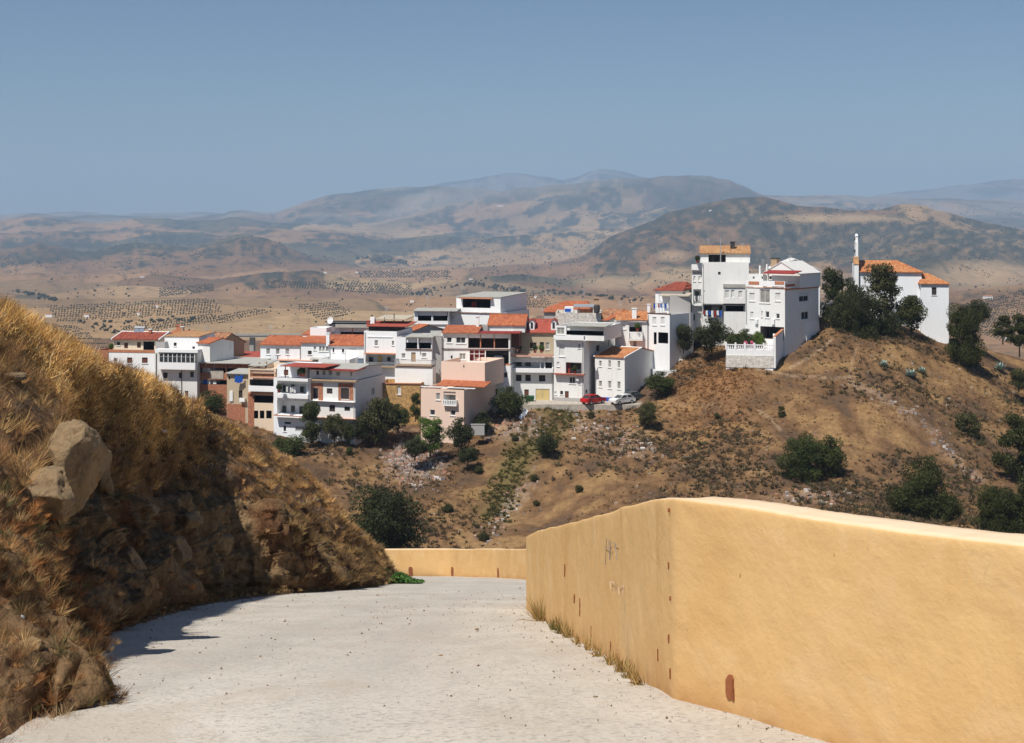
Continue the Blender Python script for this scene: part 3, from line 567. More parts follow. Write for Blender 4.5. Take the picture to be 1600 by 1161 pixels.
facem = sstep(1.0, 1.35, VV)*(1-sstep(3.9, 4.5, VV))*(bu[:, None] > 60)*sstep(60, 110, bu[:, None])*(1-sstep(575, 600, bu[:, None]))
facem = np.maximum(facem, .8*blob(bu[:, None]+0*VV, by, 125, 720, 62, 70, 6)); facem = np.maximum(facem, .5*sstep(1.2, 1.8, VV)*(1-sstep(4, 5, VV))*(bu[:, None] < 120))
q = .9+.1*(BYY/20)
rk = ridged(P[..., 0]*.55, P[..., 1]*.42, P[..., 2]*.35, 5, 401); ck = ridged(P[..., 0]*1.7, P[..., 1]*1.0, P[..., 2]*.8, 4, 402)
blk = fbm(P[..., 0]*.9, P[..., 1]*.6, P[..., 2]*.5, 3, 405)
lz = P[..., 2]*1.9+.9*fbm(P[..., 0]*.8, P[..., 1]*.5, P[..., 2]*.3, 4, 408)+.25*P[..., 1]; ledge = (lz-np.floor(lz))**1.5*sstep(0, .12, lz-np.floor(lz))*(.5+.5*fbm(P[..., 0]*1.5, P[..., 1], P[..., 2], 3, 409))
disp = facem*(.40*rk+.36*ck+.36*np.round(blk*5)/5+.20*ledge+.05*fbm(P[..., 0]*7, P[..., 1]*7, P[..., 2]*7, 3, 403)-.1)
soft = (.14*fbm(P[..., 0]*.7, P[..., 1]*.5, P[..., 2]*.5, 4, 404)+.04*fbm(P[..., 0]*4, P[..., 1]*4, P[..., 2]*4, 3, 406))*sstep(.9, 1.3, VV)*(1-sstep(560, 620, bu[:, None])*.7)
fade = 1-.9*sstep(590, 625, bu[:, None])
hd = np.stack([np.abs(nr[..., 0])*.6+.4, -np.abs(nr[..., 1]), nr[..., 2]*.6], -1); hd /= np.linalg.norm(hd, axis=-1, keepdims=True)
P2 = P+(nr*.5+hd*.5)*(disp*fade)[..., None]+nr*(soft)[..., None]
fo = np.clip(facem, 0, 1)[..., None]
e1_ = fbm(P[..., 0]*.6, P[..., 1]*.6, P[..., 2]*.6, 5, 411)[..., None]; e2_ = fbm(P[..., 0]*3.3, P[..., 1]*3.3, P[..., 2]*3.3, 4, 412)[..., None]
soil = A3([.22, .125, .065])+e1_*A3([.05, .03, .02])+e2_*A3([.05, .03, .018])
rockc = A3([.27, .175, .09])+e1_*A3([.12, .085, .045])+e2_*A3([.13, .09, .05]); t = sstep(.05, .4, e1_-.1); rockc = rockc*(1-t)+A3([.14, .065, .03])*t
t = np.clip(fo*1.2, 0, 1); bc = soil*(1-t)+rockc*t
gold = (sstep(4.9, 5.6, VV)*(1-sstep(320, 480, bu[:, None])))[..., None]; bc = bc*(1-gold*.7)+A3([.36, .21, .075])*gold*.7
M['bank'] = attr_mat('rocky_bank', dscale=6, damp=.65, bstr=1.0, bdist=.09, det=10, bscale=7)
tag(grid_mesh('bank', P2, M['bank'], np.clip(bc, .01, .8)), kind='structure')
# ================================================================== house builder
PK = {'g': ('frame', 'glass', 'window'), 'c': ('frame', 'curtain', 'window'), 's': ('frame', 'shutter', 'window'), 'b': ('brown', 'brown', 'window'), 'k': ('iron', 'dark', 'window'),
      'd': ('brown', 'brown', 'door'), 'dt': ('tan', 'tan', 'door'), 'dk': ('iron', 'glass', 'door'), 'y': ('concrete', 'yellow', 'garage_door'), 'gd': ('metal', 'grey', 'garage_door'),
      'bg': ('brown', 'glass', 'window'), 'tg': ('ledge', 'glass', 'window'), 'dw': ('frame', 'glass', 'door')}
class Vol:
    def __init__(s, h, x0, x1, z0, z1, y0, dep, mat, name, para, roofmat='tin'):
        s.h = h; s.x0, s.x1, s.z0, s.z1, s.y0, s.y1 = x0, x1, z0, z1, y0, y0+dep; s.mat = mat; s.name = name; s.fo = []; s.ro = []; s.para = para; s.g = []; s.kids = []; s.roofmat = roofmat; s.cover = False
    # ---- placing by photo pixel on this volume's front plane or right-hand plane
    def xz(s, px, py, off=0): return s.h.front(px, py, s.y0+off)
    def win(s, px, py, w, h, k='g', face='F', n=0, deep=.16, label=None, sill=True):
        fm, pm, nm = PK[k]
        if face == 'F':
            a, t = s.xz(px-w/2, py-h/2); b, bo = s.xz(px+w/2, py+h/2); s.fo.append((a, b, bo, t, deep))
            T = lambda u, y, z: (u, s.y0+y, z)
        else:
            a, t = s.h.right(px-w/2, py-h/2, s.x1); b, bo = s.h.right(px+w/2, py+h/2, s.x1); s.ro.append((a, b, bo, t, deep))
            T = lambda u, y, z: (s.x1-y, u, z)
        fw = min(.07, (b-a)*.12)
        def bx(mb, u0, u1, z0, z1, ya, yb):
            p = [T(u0, ya, z0), T(u1, ya, z0), T(u1, yb, z0), T(u0, yb, z0), T(u0, ya, z1), T(u1, ya, z1), T(u1, yb, z1), T(u0, yb, z1)]; mb.hexa(p)
        f = MB(); g = .006
        bx(f, a+g, a+fw, bo+g, t-g, deep-.075, deep-.01); bx(f, b-fw, b-g, bo+g, t-g, deep-.075, deep-.01)
        bx(f, a+fw, b-fw, t-fw, t-g, deep-.075, deep-.01); bx(f, a+fw, b-fw, bo+g, bo+fw, deep-.075, deep-.01)
        n = n or (1 if (b-a) > .75 and k in 'gcbgtg' else 0)
        for q in range(n):
            c = a+(b-a)*(q+1)/(n+1); bx(f, c-.025, c+.025, bo+fw, t-fw, deep-.07, deep-.012)
        if k == 's':
            for q in range(8):
                z = bo+fw+(t-bo-2*fw)*q/8; bx(f, a+fw, b-fw, z, z+.02, deep-.055, deep-.03)
        def mk(par_):
            o = f.build(nm, M[fm], par_)
            if label: o['label'] = label
            p_ = MB(); bx(p_, a+fw*.7, b-fw*.7, bo+fw*.7, t-fw*.7, deep-.04, deep-.02); p_.build({'s': 'shutter', 'b': 'shutter', 'd': 'door_leaf', 'dt': 'door_leaf', 'y': 'door_leaf', 'gd': 'door_leaf'}.get(k, 'pane'), M[pm], o)
            if sill and nm == 'window' and face == 'F':
                q_ = MB(); bx(q_, a-.08, b+.08, bo-.09, bo-.015, -.09, .02); q_.build('sill', M['frame'], o)
        s.kids.append(mk); return s
    def wins(s, lst, k='g', **kw):
        for t in lst: s.win(*t, k=k, **kw) if len(t) == 4 else s.win(*t[:4], k=t[4], **kw)
        return s
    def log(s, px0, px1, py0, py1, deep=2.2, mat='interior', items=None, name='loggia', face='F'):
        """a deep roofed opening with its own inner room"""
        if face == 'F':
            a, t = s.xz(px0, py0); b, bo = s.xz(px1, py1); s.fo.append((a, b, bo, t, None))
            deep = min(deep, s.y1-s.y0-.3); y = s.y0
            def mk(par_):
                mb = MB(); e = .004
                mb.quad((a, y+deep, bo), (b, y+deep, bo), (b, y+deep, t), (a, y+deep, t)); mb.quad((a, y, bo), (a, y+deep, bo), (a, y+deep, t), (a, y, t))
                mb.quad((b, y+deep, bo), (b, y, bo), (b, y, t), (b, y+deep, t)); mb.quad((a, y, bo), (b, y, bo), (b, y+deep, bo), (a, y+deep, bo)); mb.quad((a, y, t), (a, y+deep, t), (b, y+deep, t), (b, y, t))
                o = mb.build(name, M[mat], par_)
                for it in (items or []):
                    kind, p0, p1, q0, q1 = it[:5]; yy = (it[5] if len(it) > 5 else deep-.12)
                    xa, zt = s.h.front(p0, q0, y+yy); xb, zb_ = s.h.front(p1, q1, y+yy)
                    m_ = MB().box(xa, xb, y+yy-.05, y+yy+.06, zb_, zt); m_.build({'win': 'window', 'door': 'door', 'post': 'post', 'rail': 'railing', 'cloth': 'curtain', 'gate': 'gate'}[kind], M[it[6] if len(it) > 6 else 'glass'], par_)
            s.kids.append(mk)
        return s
    def band(s, px0, px1, py0, py1, mat, proud=.03, name='trim', dep=None, off=0):
        a, t = s.xz(px0, py0, -proud+off); b, bo = s.xz(px1, py1, -proud+off); y = s.y0+off
        s.kids.append(lambda p_: MB().box(a, b, y-proud, y+(dep if dep else 0) - (.0 if dep else -.001), bo, t).build(name, M[mat], p_)); return s
    def bal(s, px0, px1, py0, py1, proj=1.0, mat='white', kind='solid', slab='white', name='balcony'):
        a, t = s.xz(px0, py0, -proj); b, bo = s.xz(px1, py1, -proj); y = s.y0
        def mk(p_):
            o = MB().box(a, b, y-proj, y-.003, bo, bo+.16).build(name, M[slab], p_)
            mb = MB(); z0 = bo+.165
            if kind == 'solid':
                mb.box(a, b, y-proj, y-proj+.1, z0, t); mb.box(a, a+.1, y-proj+.1, y-.003, z0, t); mb.box(b-.1, b, y-proj+.1, y-.003, z0, t)
                mb.build('parapet', M[mat], o)
            else:
                st = .16 if kind == 'rail' else .24; r = .014 if kind == 'rail' else .05
                mb.box(a, b, y-proj, y-proj+.06, t-.07, t); mb.box(a, a+.06, y-proj+.06, y, t-.06, t-.01); mb.box(b-.06, b, y-proj+.06, y, t-.06, t-.01); mb.box(a, b, y-proj+.01, y-proj+.05, z0+.05, z0+.1)
                x = a+.05
                while x < b-.04: mb.box(x-r, x+r, y-proj+.03-r, y-proj+.03+r, z0, t-.07); x += st
                yy = y-proj+.1
                while yy < y: mb.box(a+.01, a+.01+2*r, yy-r, yy+r, z0, t-.06); mb.box(b-.01-2*r, b-.01, yy-r, yy+r, z0, t-.06); yy += st
                mb.build('railing' if kind == 'rail' else 'balustrade', M[mat], o)
        s.kids.append(mk); return s
    def can(s, px0, px1, py0, py1, ya=-1.2, yb=.3, mat='redroof', th=.09, rise=0, name='canopy', posts=()):
        """sheet canopy: front edge at py1, top/back at py0"""
        a, z0 = s.xz(px0, py1, ya); b, _ = s.xz(px1, py1, ya); _, z1 = s.xz(px0, py0, yb)
        if rise is not None and z1 < z0+.05: z1 = z0+.12
        def mk(p_):
            y0, y1 = s.y0+ya, s.y0+yb
            o = MB().hexa([(a, y0, z0), (b, y0, z0), (b, y1, z1-th), (a, y1, z1-th), (a, y0, z0+th), (b, y0, z0+th), (b, y1, z1), (a, y1, z1)]).build(name, M[mat], p_)
            for q in posts:
                px, pyb = q[:2]; x, zb_ = s.xz(px, pyb, ya+.1); MB().box(x-.05, x+.05, y0+.06, y0+.16, zb_, z0).build('post', M[q[2] if len(q) > 2 else 'brown'], p_)
        s.kids.append(mk); return s
    # ---- roofs
    def gable_x(s, pyr, mat='tile', over=.3, chim=(), white_ridge=False):
        """ridge along the facade, its height read off the photo"""
        ym = (s.y0+s.y1)/2; _, zr = s.h.front(s.h.pxmid, pyr, ym); zr = max(zr, s.z1+.35); s.g.append(('x', zr)); s.cover = True
        def mk(p_):
            x0, x1, z = s.x0-.12, s.x1+.12, s.z1; sl_ = (zr-z)/(ym-s.y0); th = .14; mb = MB()
            ze = z-over*sl_
            for sg, ye in ((0, s.y0-over), (1, s.y1+over)):
                mb.hexa([(x0, ye, ze+.02), (x1, ye, ze+.02), (x1, ym, zr+.02), (x0, ym, zr+.02), (x0, ye, ze+th), (x1, ye, ze+th), (x1, ym, zr+th), (x0, ym, zr+th)])
            o = mb.build('roof', M[mat], p_)
            rb = MB(); rb.tube((x0, ym, zr+th), (x1, ym, zr+th), .09, n=6); rb.build('ridge_cap', M['frame' if white_ridge else mat], o)
            if white_ridge:
                for x in (x0, x1-.14):
                    vb = MB(); vb.hexa([(x-.01, s.y0-over-.01, ze+.01), (x+.15, s.y0-over-.01, ze+.01), (x+.15, ym, zr+.01), (x-.01, ym, zr+.01), (x-.01, s.y0-over-.01, ze+th+.05), (x+.15, s.y0-over-.01, ze+th+.05), (x+.15, ym, zr+th+.05), (x-.01, ym, zr+th+.05)])
                    vb.build('verge', M['frame'], o)
        s.kids.append(mk); return s
    def gable_y(s, pyr, mat='tile', over=.2, ridge_px=None, eave_r=None):
        """gable facing the viewer"""
        xm = (s.x0+s.x1)/2 if ridge_px is None else s.h.front(ridge_px, pyr, s.y0)[0]; _, zr = s.h.front(s.h.pxmid, pyr, s.y0); s.g.append(('y', zr, xm)); s.cover = True
        def mk(p_):
            mb = MB(); th = .13
            for xe in (s.x0, s.x1):
                k_ = (zr-s.z1)/max(abs(xm-xe), .1); xo = xe+(over if xe > xm else -over); ze = s.z1-over*k_
                mb.hexa([(xo, s.y0-over, ze+.01), (xm, s.y0-over, zr+.01), (xm, s.y1+over, zr+.01), (xo, s.y1+over, ze+.01), (xo, s.y0-over, ze+th), (xm, s.y0-over, zr+th), (xm, s.y1+over, zr+th), (xo, s.y1+over, ze+th)])
            mb.build('roof', M[mat], p_)
        s.kids.append(mk); return s
    def shed(s, pyr, mat='tile', over=.3, left=False):
        """single pitch rising to the back"""
        _, zr = s.h.front(s.h.pxmid, pyr, s.y1); zr = max(zr, s.z1+.25); s.g.append(('s', zr)); s.cover = True
        def mk(p_):
            x0, x1, z = s.x0-.1, s.x1+.1, s.z1; k_ = (zr-z)/(s.y1-s.y0); th = .12
            o = MB().hexa([(x0, s.y0-over, z-over*k_+.015), (x1, s.y0-over, z-over*k_+.015), (x1, s.y1+.1, zr+.015), (x0, s.y1+.1, zr+.015), (x0, s.y0-over, z-over*k_+th), (x1, s.y0-over, z-over*k_+th), (x1, s.y1+.1, zr+th), (x0, s.y1+.1, zr+th)]).build('roof', M[mat], p_)
        s.kids.append(mk); return s
    def hip(s, pyr, mat='tile', over=.35, inset=None, inset_r=None):
        ym = (s.y0+s.y1)/2; _, zr = s.h.front(s.h.pxmid, pyr, ym); s.cover = True
        def mk(p_):
            il = inset if inset is not None else (s.y1-s.y0)/2; ir = inset_r if inset_r is not None else il; x0, x1, y0, y1, z = s.x0-over, s.x1+over, s.y0-over, s.y1+over, s.z1
            vs = [(x0, y0, z+.01), (x1, y0, z+.01), (x1, y1, z+.01), (x0, y1, z+.01), (x0, y0, z+.12), (x1, y0, z+.12), (x1, y1, z+.12), (x0, y1, z+.12), (s.x0+il, ym, zr), (s.x1-ir, ym, zr)]
            MB().add(vs, [(0, 3, 2, 1), (0, 1, 5, 4), (1, 2, 6, 5), (2, 3, 7, 6), (3, 0, 4, 7), (4, 5, 9, 8), (5, 6, 9), (6, 7, 8, 9), (7, 4, 8)]).build('roof', M[mat], p_)
        s.kids.append(mk); return s
    def box(s, name, px0, px1, py0, py1, y0, y1, mat, sub=None):
        a, t = s.xz(px0, py0, y0); b, bo = s.xz(px1, py1, y0)
        s.kids.append(lambda p_: MB().box(a, b, s.y0+y0, s.y0+y1, bo, t).build(name, M[mat], p_)); return s
    def chimney(s, px, pyt, pyb, w, y=1.5, mat='white', cap='frame', pot=None):
        a, t = s.xz(px-w/2, pyt, y); b, bo = s.xz(px+w/2, pyb, y); y0 = s.y0+y; d_ = max(.35, b-a)
        def mk(p_):
            o = MB().box(a, b, y0, y0+d_, bo, t-.12).build('chimney', M[mat], p_)
            MB().box(a-.07, b+.07, y0-.07, y0+d_+.07, t-.12, t).build('chimney_cap', M[cap], o)
        s.kids.append(mk); return s
    def pipe(s, px, py0, py1, mat='metal'):
        x, t = s.xz(px, py0); _, bo = s.xz(px, py1); y0 = s.y0
        s.kids.append(lambda p_: MB().tube((x, y0-.07, bo), (x, y0-.07, t), .05, n=6).build('drainpipe', M[mat], p_)); return s
    def pipe(s, px, py0, py1, mat='metal'):
        x, t = s.xz(px, py0); _, bo = s.xz(px, py1); y0 = s.y0
        s.kids.append(lambda p_: MB().tube((x, y0-.07, bo), (x, y0-.07, t), .05, n=6).build('drainpipe', M[mat], p_)); return s
    def antenna(s, px, pyt, pyb, y=3):
        x, t = s.xz(px, pyt, y); _, bo = s.xz(px, pyb, y); y0 = s.y0+y
        def mk(p_):
            mb = MB().tube((x, y0, bo), (x, y0, t), .03, n=5)
            for q in range(4): mb.tube((x-.35+.05*q, y0, t-.12-.16*q), (x+.35-.05*q, y0, t-.12-.16*q), .014, n=4)
            mb.build('antenna', M['metal'], p_)
        s.kids.append(mk); return s
    def build(s, p):
        def panel(mb, T, u0, u1, z0, z1, ops):
            us = sorted({u0, u1, *[min(max(q, u0), u1) for o in ops for q in o[:2]]}); zs = sorted({z0, z1, *[min(max(q, z0), z1) for o in ops for q in o[2:4]]})
            for a, b in zip(us[:-1], us[1:]):
                for c, d in zip(zs[:-1], zs[1:]):
                    um, zm = (a+b)/2, (c+d)/2
                    if b-a < 1e-5 or d-c < 1e-5 or any(o[0] < um < o[1] and o[2] < zm < o[3] for o in ops): continue
                    mb.quad(T(a, 0, c), T(b, 0, c), T(b, 0, d), T(a, 0, d))
            for a, b, c, d, dp in ops:
                a, b = max(a, u0), min(b, u1); c, d = max(c, z0), min(d, z1)
                if dp is None: continue
                mb.quad(T(a, dp, c), T(b, dp, c), T(b, dp, d), T(a, dp, d)); mb.quad(T(a, 0, c), T(a, dp, c), T(a, dp, d), T(a, 0, d)); mb.quad(T(b, dp, c), T(b, 0, c), T(b, 0, d), T(b, dp, d))
                mb.quad(T(a, 0, c), T(b, 0, c), T(b, dp, c), T(a, dp, c)); mb.quad(T(a, 0, d), T(a, dp, d), T(b, dp, d), T(b, 0, d))
        mb = MB(); x0, x1, y0, y1, z0, z1 = s.x0, s.x1, s.y0, s.y1, s.z0, s.z1
        panel(mb, lambda u, y, z: (u, y0+y, z), x0, x1, z0, z1, s.fo); panel(mb, lambda u, y, z: (x1-y, u, z), y0, y1, z0, z1, s.ro)
        mb.quad((x1, y1, z0), (x0, y1, z0), (x0, y1, z1), (x1, y1, z1)); mb.quad((x0, y1, z0), (x0, y0, z0), (x0, y0, z1), (x0, y1, z1))
        if s.cover:
            for g in s.g:
                if g[0] == 'x':
                    ym = (y0+y1)/2
                    for x in (x0, x1): mb.add([(x, y0, z1), (x, y1, z1), (x, ym, g[1])], [(0, 1, 2)])
                elif g[0] == 'y':
                    for y in (y0, y1): mb.add([(x0, y, z1), (x1, y, z1), (g[2], y, g[1])], [(0, 1, 2)])
                elif g[0] == 's':
                    for x in (x0, x1): mb.add([(x, y0, z1), (x, y1, z1), (x, y1, g[1])], [(0, 1, 2)])
                    mb.quad((x0, y1, z1), (x1, y1, z1), (x1, y1, g[1]), (x0, y1, g[1]))
        else:
            e = min(.15, (x1-x0)/4); zd = max(z0+.05, z1-s.para)
            for (a, b, c, d) in ((x0, x1, y0, y0+e), (x0, x1, y1-e, y1), (x0, x0+e, y0+e, y1-e), (x1-e, x1, y0+e, y1-e)): mb.quad((a, c, z1), (b, c, z1), (b, d, z1), (a, d, z1))
            mb.quad((x0+e, y0+e, zd), (x1-e, y0+e, zd), (x1-e, y1-e, zd), (x0+e, y1-e, zd))
            mb.quad((x0+e, y0+e, zd), (x0+e, y1-e, zd), (x0+e, y1-e, z1), (x0+e, y0+e, z1)); mb.quad((x1-e, y0+e, zd), (x1-e, y1-e, zd), (x1-e, y1-e, z1), (x1-e, y0+e, z1))
            mb.quad((x0+e, y1-e, zd), (x1-e, y1-e, zd), (x1-e, y1-e, z1), (x0+e, y1-e, z1)); mb.quad((x0+e, y0+e, zd), (x1-e, y0+e, zd), (x1-e, y0+e, z1), (x0+e, y0+e, z1))
        mb.build(s.name, M[s.mat], p)
        for k_ in s.kids: k_(p)
class House:
    """facade from photo column x0 to x1, top yt, foot yb, D metres from the camera; yaw < 0 turns the front to the left"""
    def __init__(s, name, label, x0, x1, yt, yb, D, yaw=-12, dep=9, mat='white', cat='house', ext=2.5, group='houses of the hillside village', para=.7):
        s.th = R(yaw); s.e = (cos(s.th), sin(s.th)); s.n = (-sin(s.th), cos(s.th)); u0, u1 = (x0-800)/F, (x1-800)/F
        s.P = (u0*D, D); s.zb = (HOR-yb)/F*D-ext; W = (u1*D-s.P[0])/(s.e[0]-u1*s.e[1]); s.pxmid = x0; s.x0px = x0
        s.root = empty(name, (s.P[0], s.P[1], s.zb), s.th, label, cat, group); s.vols = []
        s.wm = ('white', 'white_b', 'white', 'white_c')[int(x0) % 4]
        s.main = s.vol(x0, x1, yt, yb, 0, dep, mat, 'wall', para, ext=ext)
    def front(s, px, py, off=0):
        u = (px-800)/F; Pn = s.P[0]*s.n[0]+s.P[1]*s.n[1]; Dp = (off+Pn)/(u*s.n[0]+s.n[1]); X, Y = u*Dp, Dp
        return (X-s.P[0])*s.e[0]+(Y-s.P[1])*s.e[1], (HOR-py)/F*Dp-s.zb
    def right(s, px, py, xl):
        u = (px-800)/F; Pe = s.P[0]*s.e[0]+s.P[1]*s.e[1]; Dp = (xl+Pe)/(u*s.e[0]+s.e[1]); X, Y = u*Dp, Dp
        return (X-s.P[0])*s.n[0]+(Y-s.P[1])*s.n[1], (HOR-py)/F*Dp-s.zb
    def vol(s, x0, x1, yt, yb, y0, dep, mat='white', name='upper_storey', para=.6, ext=0):
        mat = s.wm if mat == 'white' else mat; a, t = s.front(x0, yt, y0); b, bo = s.front(x1, yb, y0); v = Vol(s, a, b, bo-ext, t, y0, dep, mat, name, para); s.vols.append(v); return v
    def done(s):
        for v_ in s.vols: v_.build(s.root)
        return s.root
# ================================================================== the village, house by house
# ---- far left
h = House('white_house', 'white house with a dark red roof carrying solar panels, above the grassy slope', 170, 242, 549, 640, 203, -10, 9)
m_ = h.main; m_.wins([(180.3, 562, 4, 5.5), (202.7, 563, 8, 9, 'b'), (226.3, 563, 9, 9, 'b')], 'k'); m_.band(169.5, 242, 546, 551.5, 'ledge', .05, 'ledge')
v_ = h.vol(177, 250, 529, 551, 2.2, 6, 'cream'); v_.wins([(185, 537, 5, 5, 'k'), (197, 540, 6, 9, 'd'), (217, 539, 6, 9, 'd')]).log(224, 241, 533.5, 547, 2.0, 'dark').gable_x(519, 'tile_red', .5, white_ridge=True).chimney(234, 514, 520, 4, 2, 'ledge')
h.done()
sp = empty('solar_panel', (0, 0, 0), 0, 'tilted solar water heater on the dark red roof at the far left of the village', 'solar panel')
X, Y, Z = pt(216, 519, 207.5); sp.location = (X, Y, Z-.9); sp.rotation_euler = (0, 0, R(-10))
for q in (-.72, .04):
    o = MB().hexa([(q, -.4, .35), (q+.68, -.4, .35), (q+.68, .6, 1.4), (q, .6, 1.4), (q, -.45, .4), (q+.68, -.45, .4), (q+.68, .55, 1.45), (q, .55, 1.45)]).build('collector', M['solar'], sp)
MB().tube((-.8, .62, 1.5), (.8, .62, 1.5), .22, n=10).build('tank', M['metal'], sp); [MB().box(q, q+.06, .3, .5, -.3, .9).build('stand', M['iron'], sp) for q in (-.7, .6)]
X, Y, Z = pt(160, 552, 206)
h = House('brick_outhouse', 'low reddish brick outbuilding half hidden behind the golden slope at the far left', 150, 169, 547, 575, 206, -10, 5, 'brick', 'outbuilding'); h.done()
h = House('white_house', 'white house with a long glazed gallery of eight panes and stained lower walls', 242.5, 308, 546, 640, 201, -10, 9, 'worn')
m_ = h.main; m_.wins([(258.5, 586.5, 7, 9), (282, 586.5, 5, 9), (300, 585, 5.5, 9), (278, 612.6, 5, 7, 'b'), (291.5, 615, 5, 9, 'b')], 'k')
m_.bal(246, 305, 566, 578, 1.0, 'white', 'solid'); m_.box('gallery', 249, 304, 553.5, 566, -.9, 0, 'glass')
for q in range(9): m_.box('mullion', 248.3+q*6.9, 249.3+q*6.9, 552.5, 566.5, -1.0, -.9, 'frame')
m_.box('gallery_rail', 248, 304.4, 557.2, 558.0, -.98, -.9, 'frame'); m_.band(242, 309, 545.5, 551.5, 'white', 1.15, 'cornice', .2)
v_ = h.vol(257, 311, 526, 548, 3, 6); v_.wins([(273.7, 538, 4.5, 5.5), (302.5, 543.5, 4, 4.5)], 'k'); v_.shed(523, 'tile_och', .1)
v_ = h.vol(243, 257.5, 534, 548, 2.0, 4, 'grey'); h.main.pipe(244.5, 552, 620, 'iron').pipe(284, 579, 622, 'iron').antenna(266, 512, 527)
h.done()
h = House('gabled_house', 'white house with a windowless grey-shaded gable beside the glazed gallery', 309, 328, 536, 590, 202, -30, 5); h.main.gable_x(527.5, 'tile', .25).antenna(322, 508, 530); h.done()
h = House('tiled_house', 'house with an orange roof behind, topped by a square terracotta chimney', 256, 290, 526, 560, 213, -10, 8); h.main.gable_x(518, 'tile').chimney(279, 508, 520, 7, 2.5, 'ledge', 'ledge').chimney(284, 510, 524, 4.5, .6, 'tan'); h.done()
h = House('barn', 'tan walled barn under a mottled old tile roof, behind the glazed gallery', 288, 341, 536, 590, 211, -28, 6, 'tan'); h.main.gable_x(518.5, 'tile_old', .4).wins([(300, 541, 6, 5), (320, 541, 5, 5)], 'k'); h.done()
h = House('brick_house', 'unfinished brick house with open storeys under a flat grey sheet roof', 308.5, 378, 567, 650, 201, -10, 8, 'brick')
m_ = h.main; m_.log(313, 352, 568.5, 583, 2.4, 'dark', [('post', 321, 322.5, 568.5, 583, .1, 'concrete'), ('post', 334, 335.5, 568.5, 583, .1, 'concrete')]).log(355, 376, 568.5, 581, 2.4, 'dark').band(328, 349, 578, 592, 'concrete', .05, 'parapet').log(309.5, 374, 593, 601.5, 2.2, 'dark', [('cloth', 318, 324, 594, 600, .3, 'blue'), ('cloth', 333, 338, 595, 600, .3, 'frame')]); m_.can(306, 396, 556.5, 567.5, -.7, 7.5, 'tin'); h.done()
h = House('low_house', 'low house showing only its straight red ridge above the grey sheet roof', 351, 408, 558, 590, 212, -10, 6); h.main.shed(551, 'redroof', .3); h.done()
h = House('narrow_house', 'narrow unfinished house with grey render above bare brick and a blue tarpaulin hung on it', 354.6, 388, 583, 672, 194, -14, 7, 'beige')
m_ = h.main; m_.wins([(358.6, 590.5, 2, 6), (376, 616, 6, 12), (360, 636, 5, 11, 'b'), (378, 638, 5, 12, 'b'), (377, 651, 2.5, 3)], 'k', sill=False); m_.band(354.9, 383, 631, 680, 'brick', .03, 'brickwork').band(358.5, 363.5, 611, 627, 'frame', .15, 'meter_box')
m_.can(352, 391, 574.5, 584, -.4, 4, 'tin'); m_.bal(374, 382, 622, 628, .5, 'white', 'solid')
h.done()
X, Y, Z = pt(373.5, 593.5, 193); 
g = np.array([[[a*.55-.05*b, -.02-.12*abs(sin(a*5+b*3)), -b*.95+.2*abs(a)] for b in np.linspace(0, 1, 8)] for a in np.linspace(-1, 1, 12)]); o = grid_mesh('tarpaulin', g, M['blue']); o.location = (X, Y, Z+.5); tag(o, 'bright blue tarpaulin hanging on the narrow grey and brick house', 'tarpaulin')
h = House('terraced_house', 'house with a pink topped terrace, grid railed balcony and three bare openings below', 388, 431, 575, 682, 191, -14, 8, 'cream')
m_ = h.main; m_.log(390, 427, 617, 630, 2.2, 'dark').log(396.5, 403.5, 641.5, 654, 1.2, 'dark').log(406, 413, 641.5, 654, 1.2, 'dark').log(416, 424.5, 641.5, 654, 1.2, 'dark')
m_.log(390, 428, 592.5, 604, 1.8, 'interior', [('win', 404, 410, 593, 603), ('win', 420, 425, 593, 603)]); m_.band(387.5, 397, 615.5, 683, 'brick', .03, 'brickwork'); m_.band(388, 431, 613, 617, 'ledge', .25, 'eave').bal(388, 430, 602.5, 612.5, .7, 'white', 'solid', name='balcony').bal(391, 430, 581.5, 591.5, .7, 'ledge', 'rail', 'salmon')
m_.log(391, 428, 578, 590, 1.4, 'interior'); m_.can(388, 414, 561, 572, -.2, 4, 'tin').box('pillar', 403, 405, 566, 575, 1, 1.3, 'beige').box('pillar', 414, 416, 565, 575, 1, 1.3, 'beige'); h.done()
# ---- middle left, behind
h = House('long_house', 'long white house with an even red roof and three small grey windows in a row', 407, 470, 538.5, 585, 206, -10, 8); h.main.wins([(419, 549, 6, 9.5), (434, 549, 6, 9.5), (449, 549, 6, 9.5)], 'c'); h.main.gable_x(525.5, 'tile').can(430, 500, 560.5, 563.5, -1.5, 0, 'salmon').antenna(423, 507, 527); h.main.pipe(469, 541, 565).pipe(434, 556, 562, 'iron')
h.done()
h = House('white_house', 'white house with a stepped red roof and a white chimney block on top', 470.5, 515, 535.5, 585, 204, -10, 8); m_ = h.main; m_.wins([(484, 551, 6, 6, 'k'), (492, 544, 4, 6, 'c')]).wins([(500.5, 545, 4, 8), (505.5, 545, 4, 8), (511, 545, 4, 8)], 'c').gable_x(524, 'tile'); m_.can(484, 500, 556, 562, -1.2, 1, 'tin')
v_ = h.vol(484.5, 510, 512, 527, 3.5, 3); v_ = h.vol(473, 486, 523, 532, 4.5, 3); v_.shed(516, 'tile', .1); h.done()
h = House('white_house', 'white house under a red roof with a pale valley line, right of the stepped roof', 514.5, 568.5, 539.5, 596, 203, -8, 8); m_ = h.main; m_.wins([(521, 547, 2.5, 7), (536, 548, 3.5, 6)], 'k').gable_x(524.5, 'tile').chimney(512, 520, 541, 5, -.2).antenna(521, 510, 530)
m_.band(546, 556, 545, 546.2, 'beige', .03, 'crack'); h.main.pipe(515.5, 541, 575)
h.done()
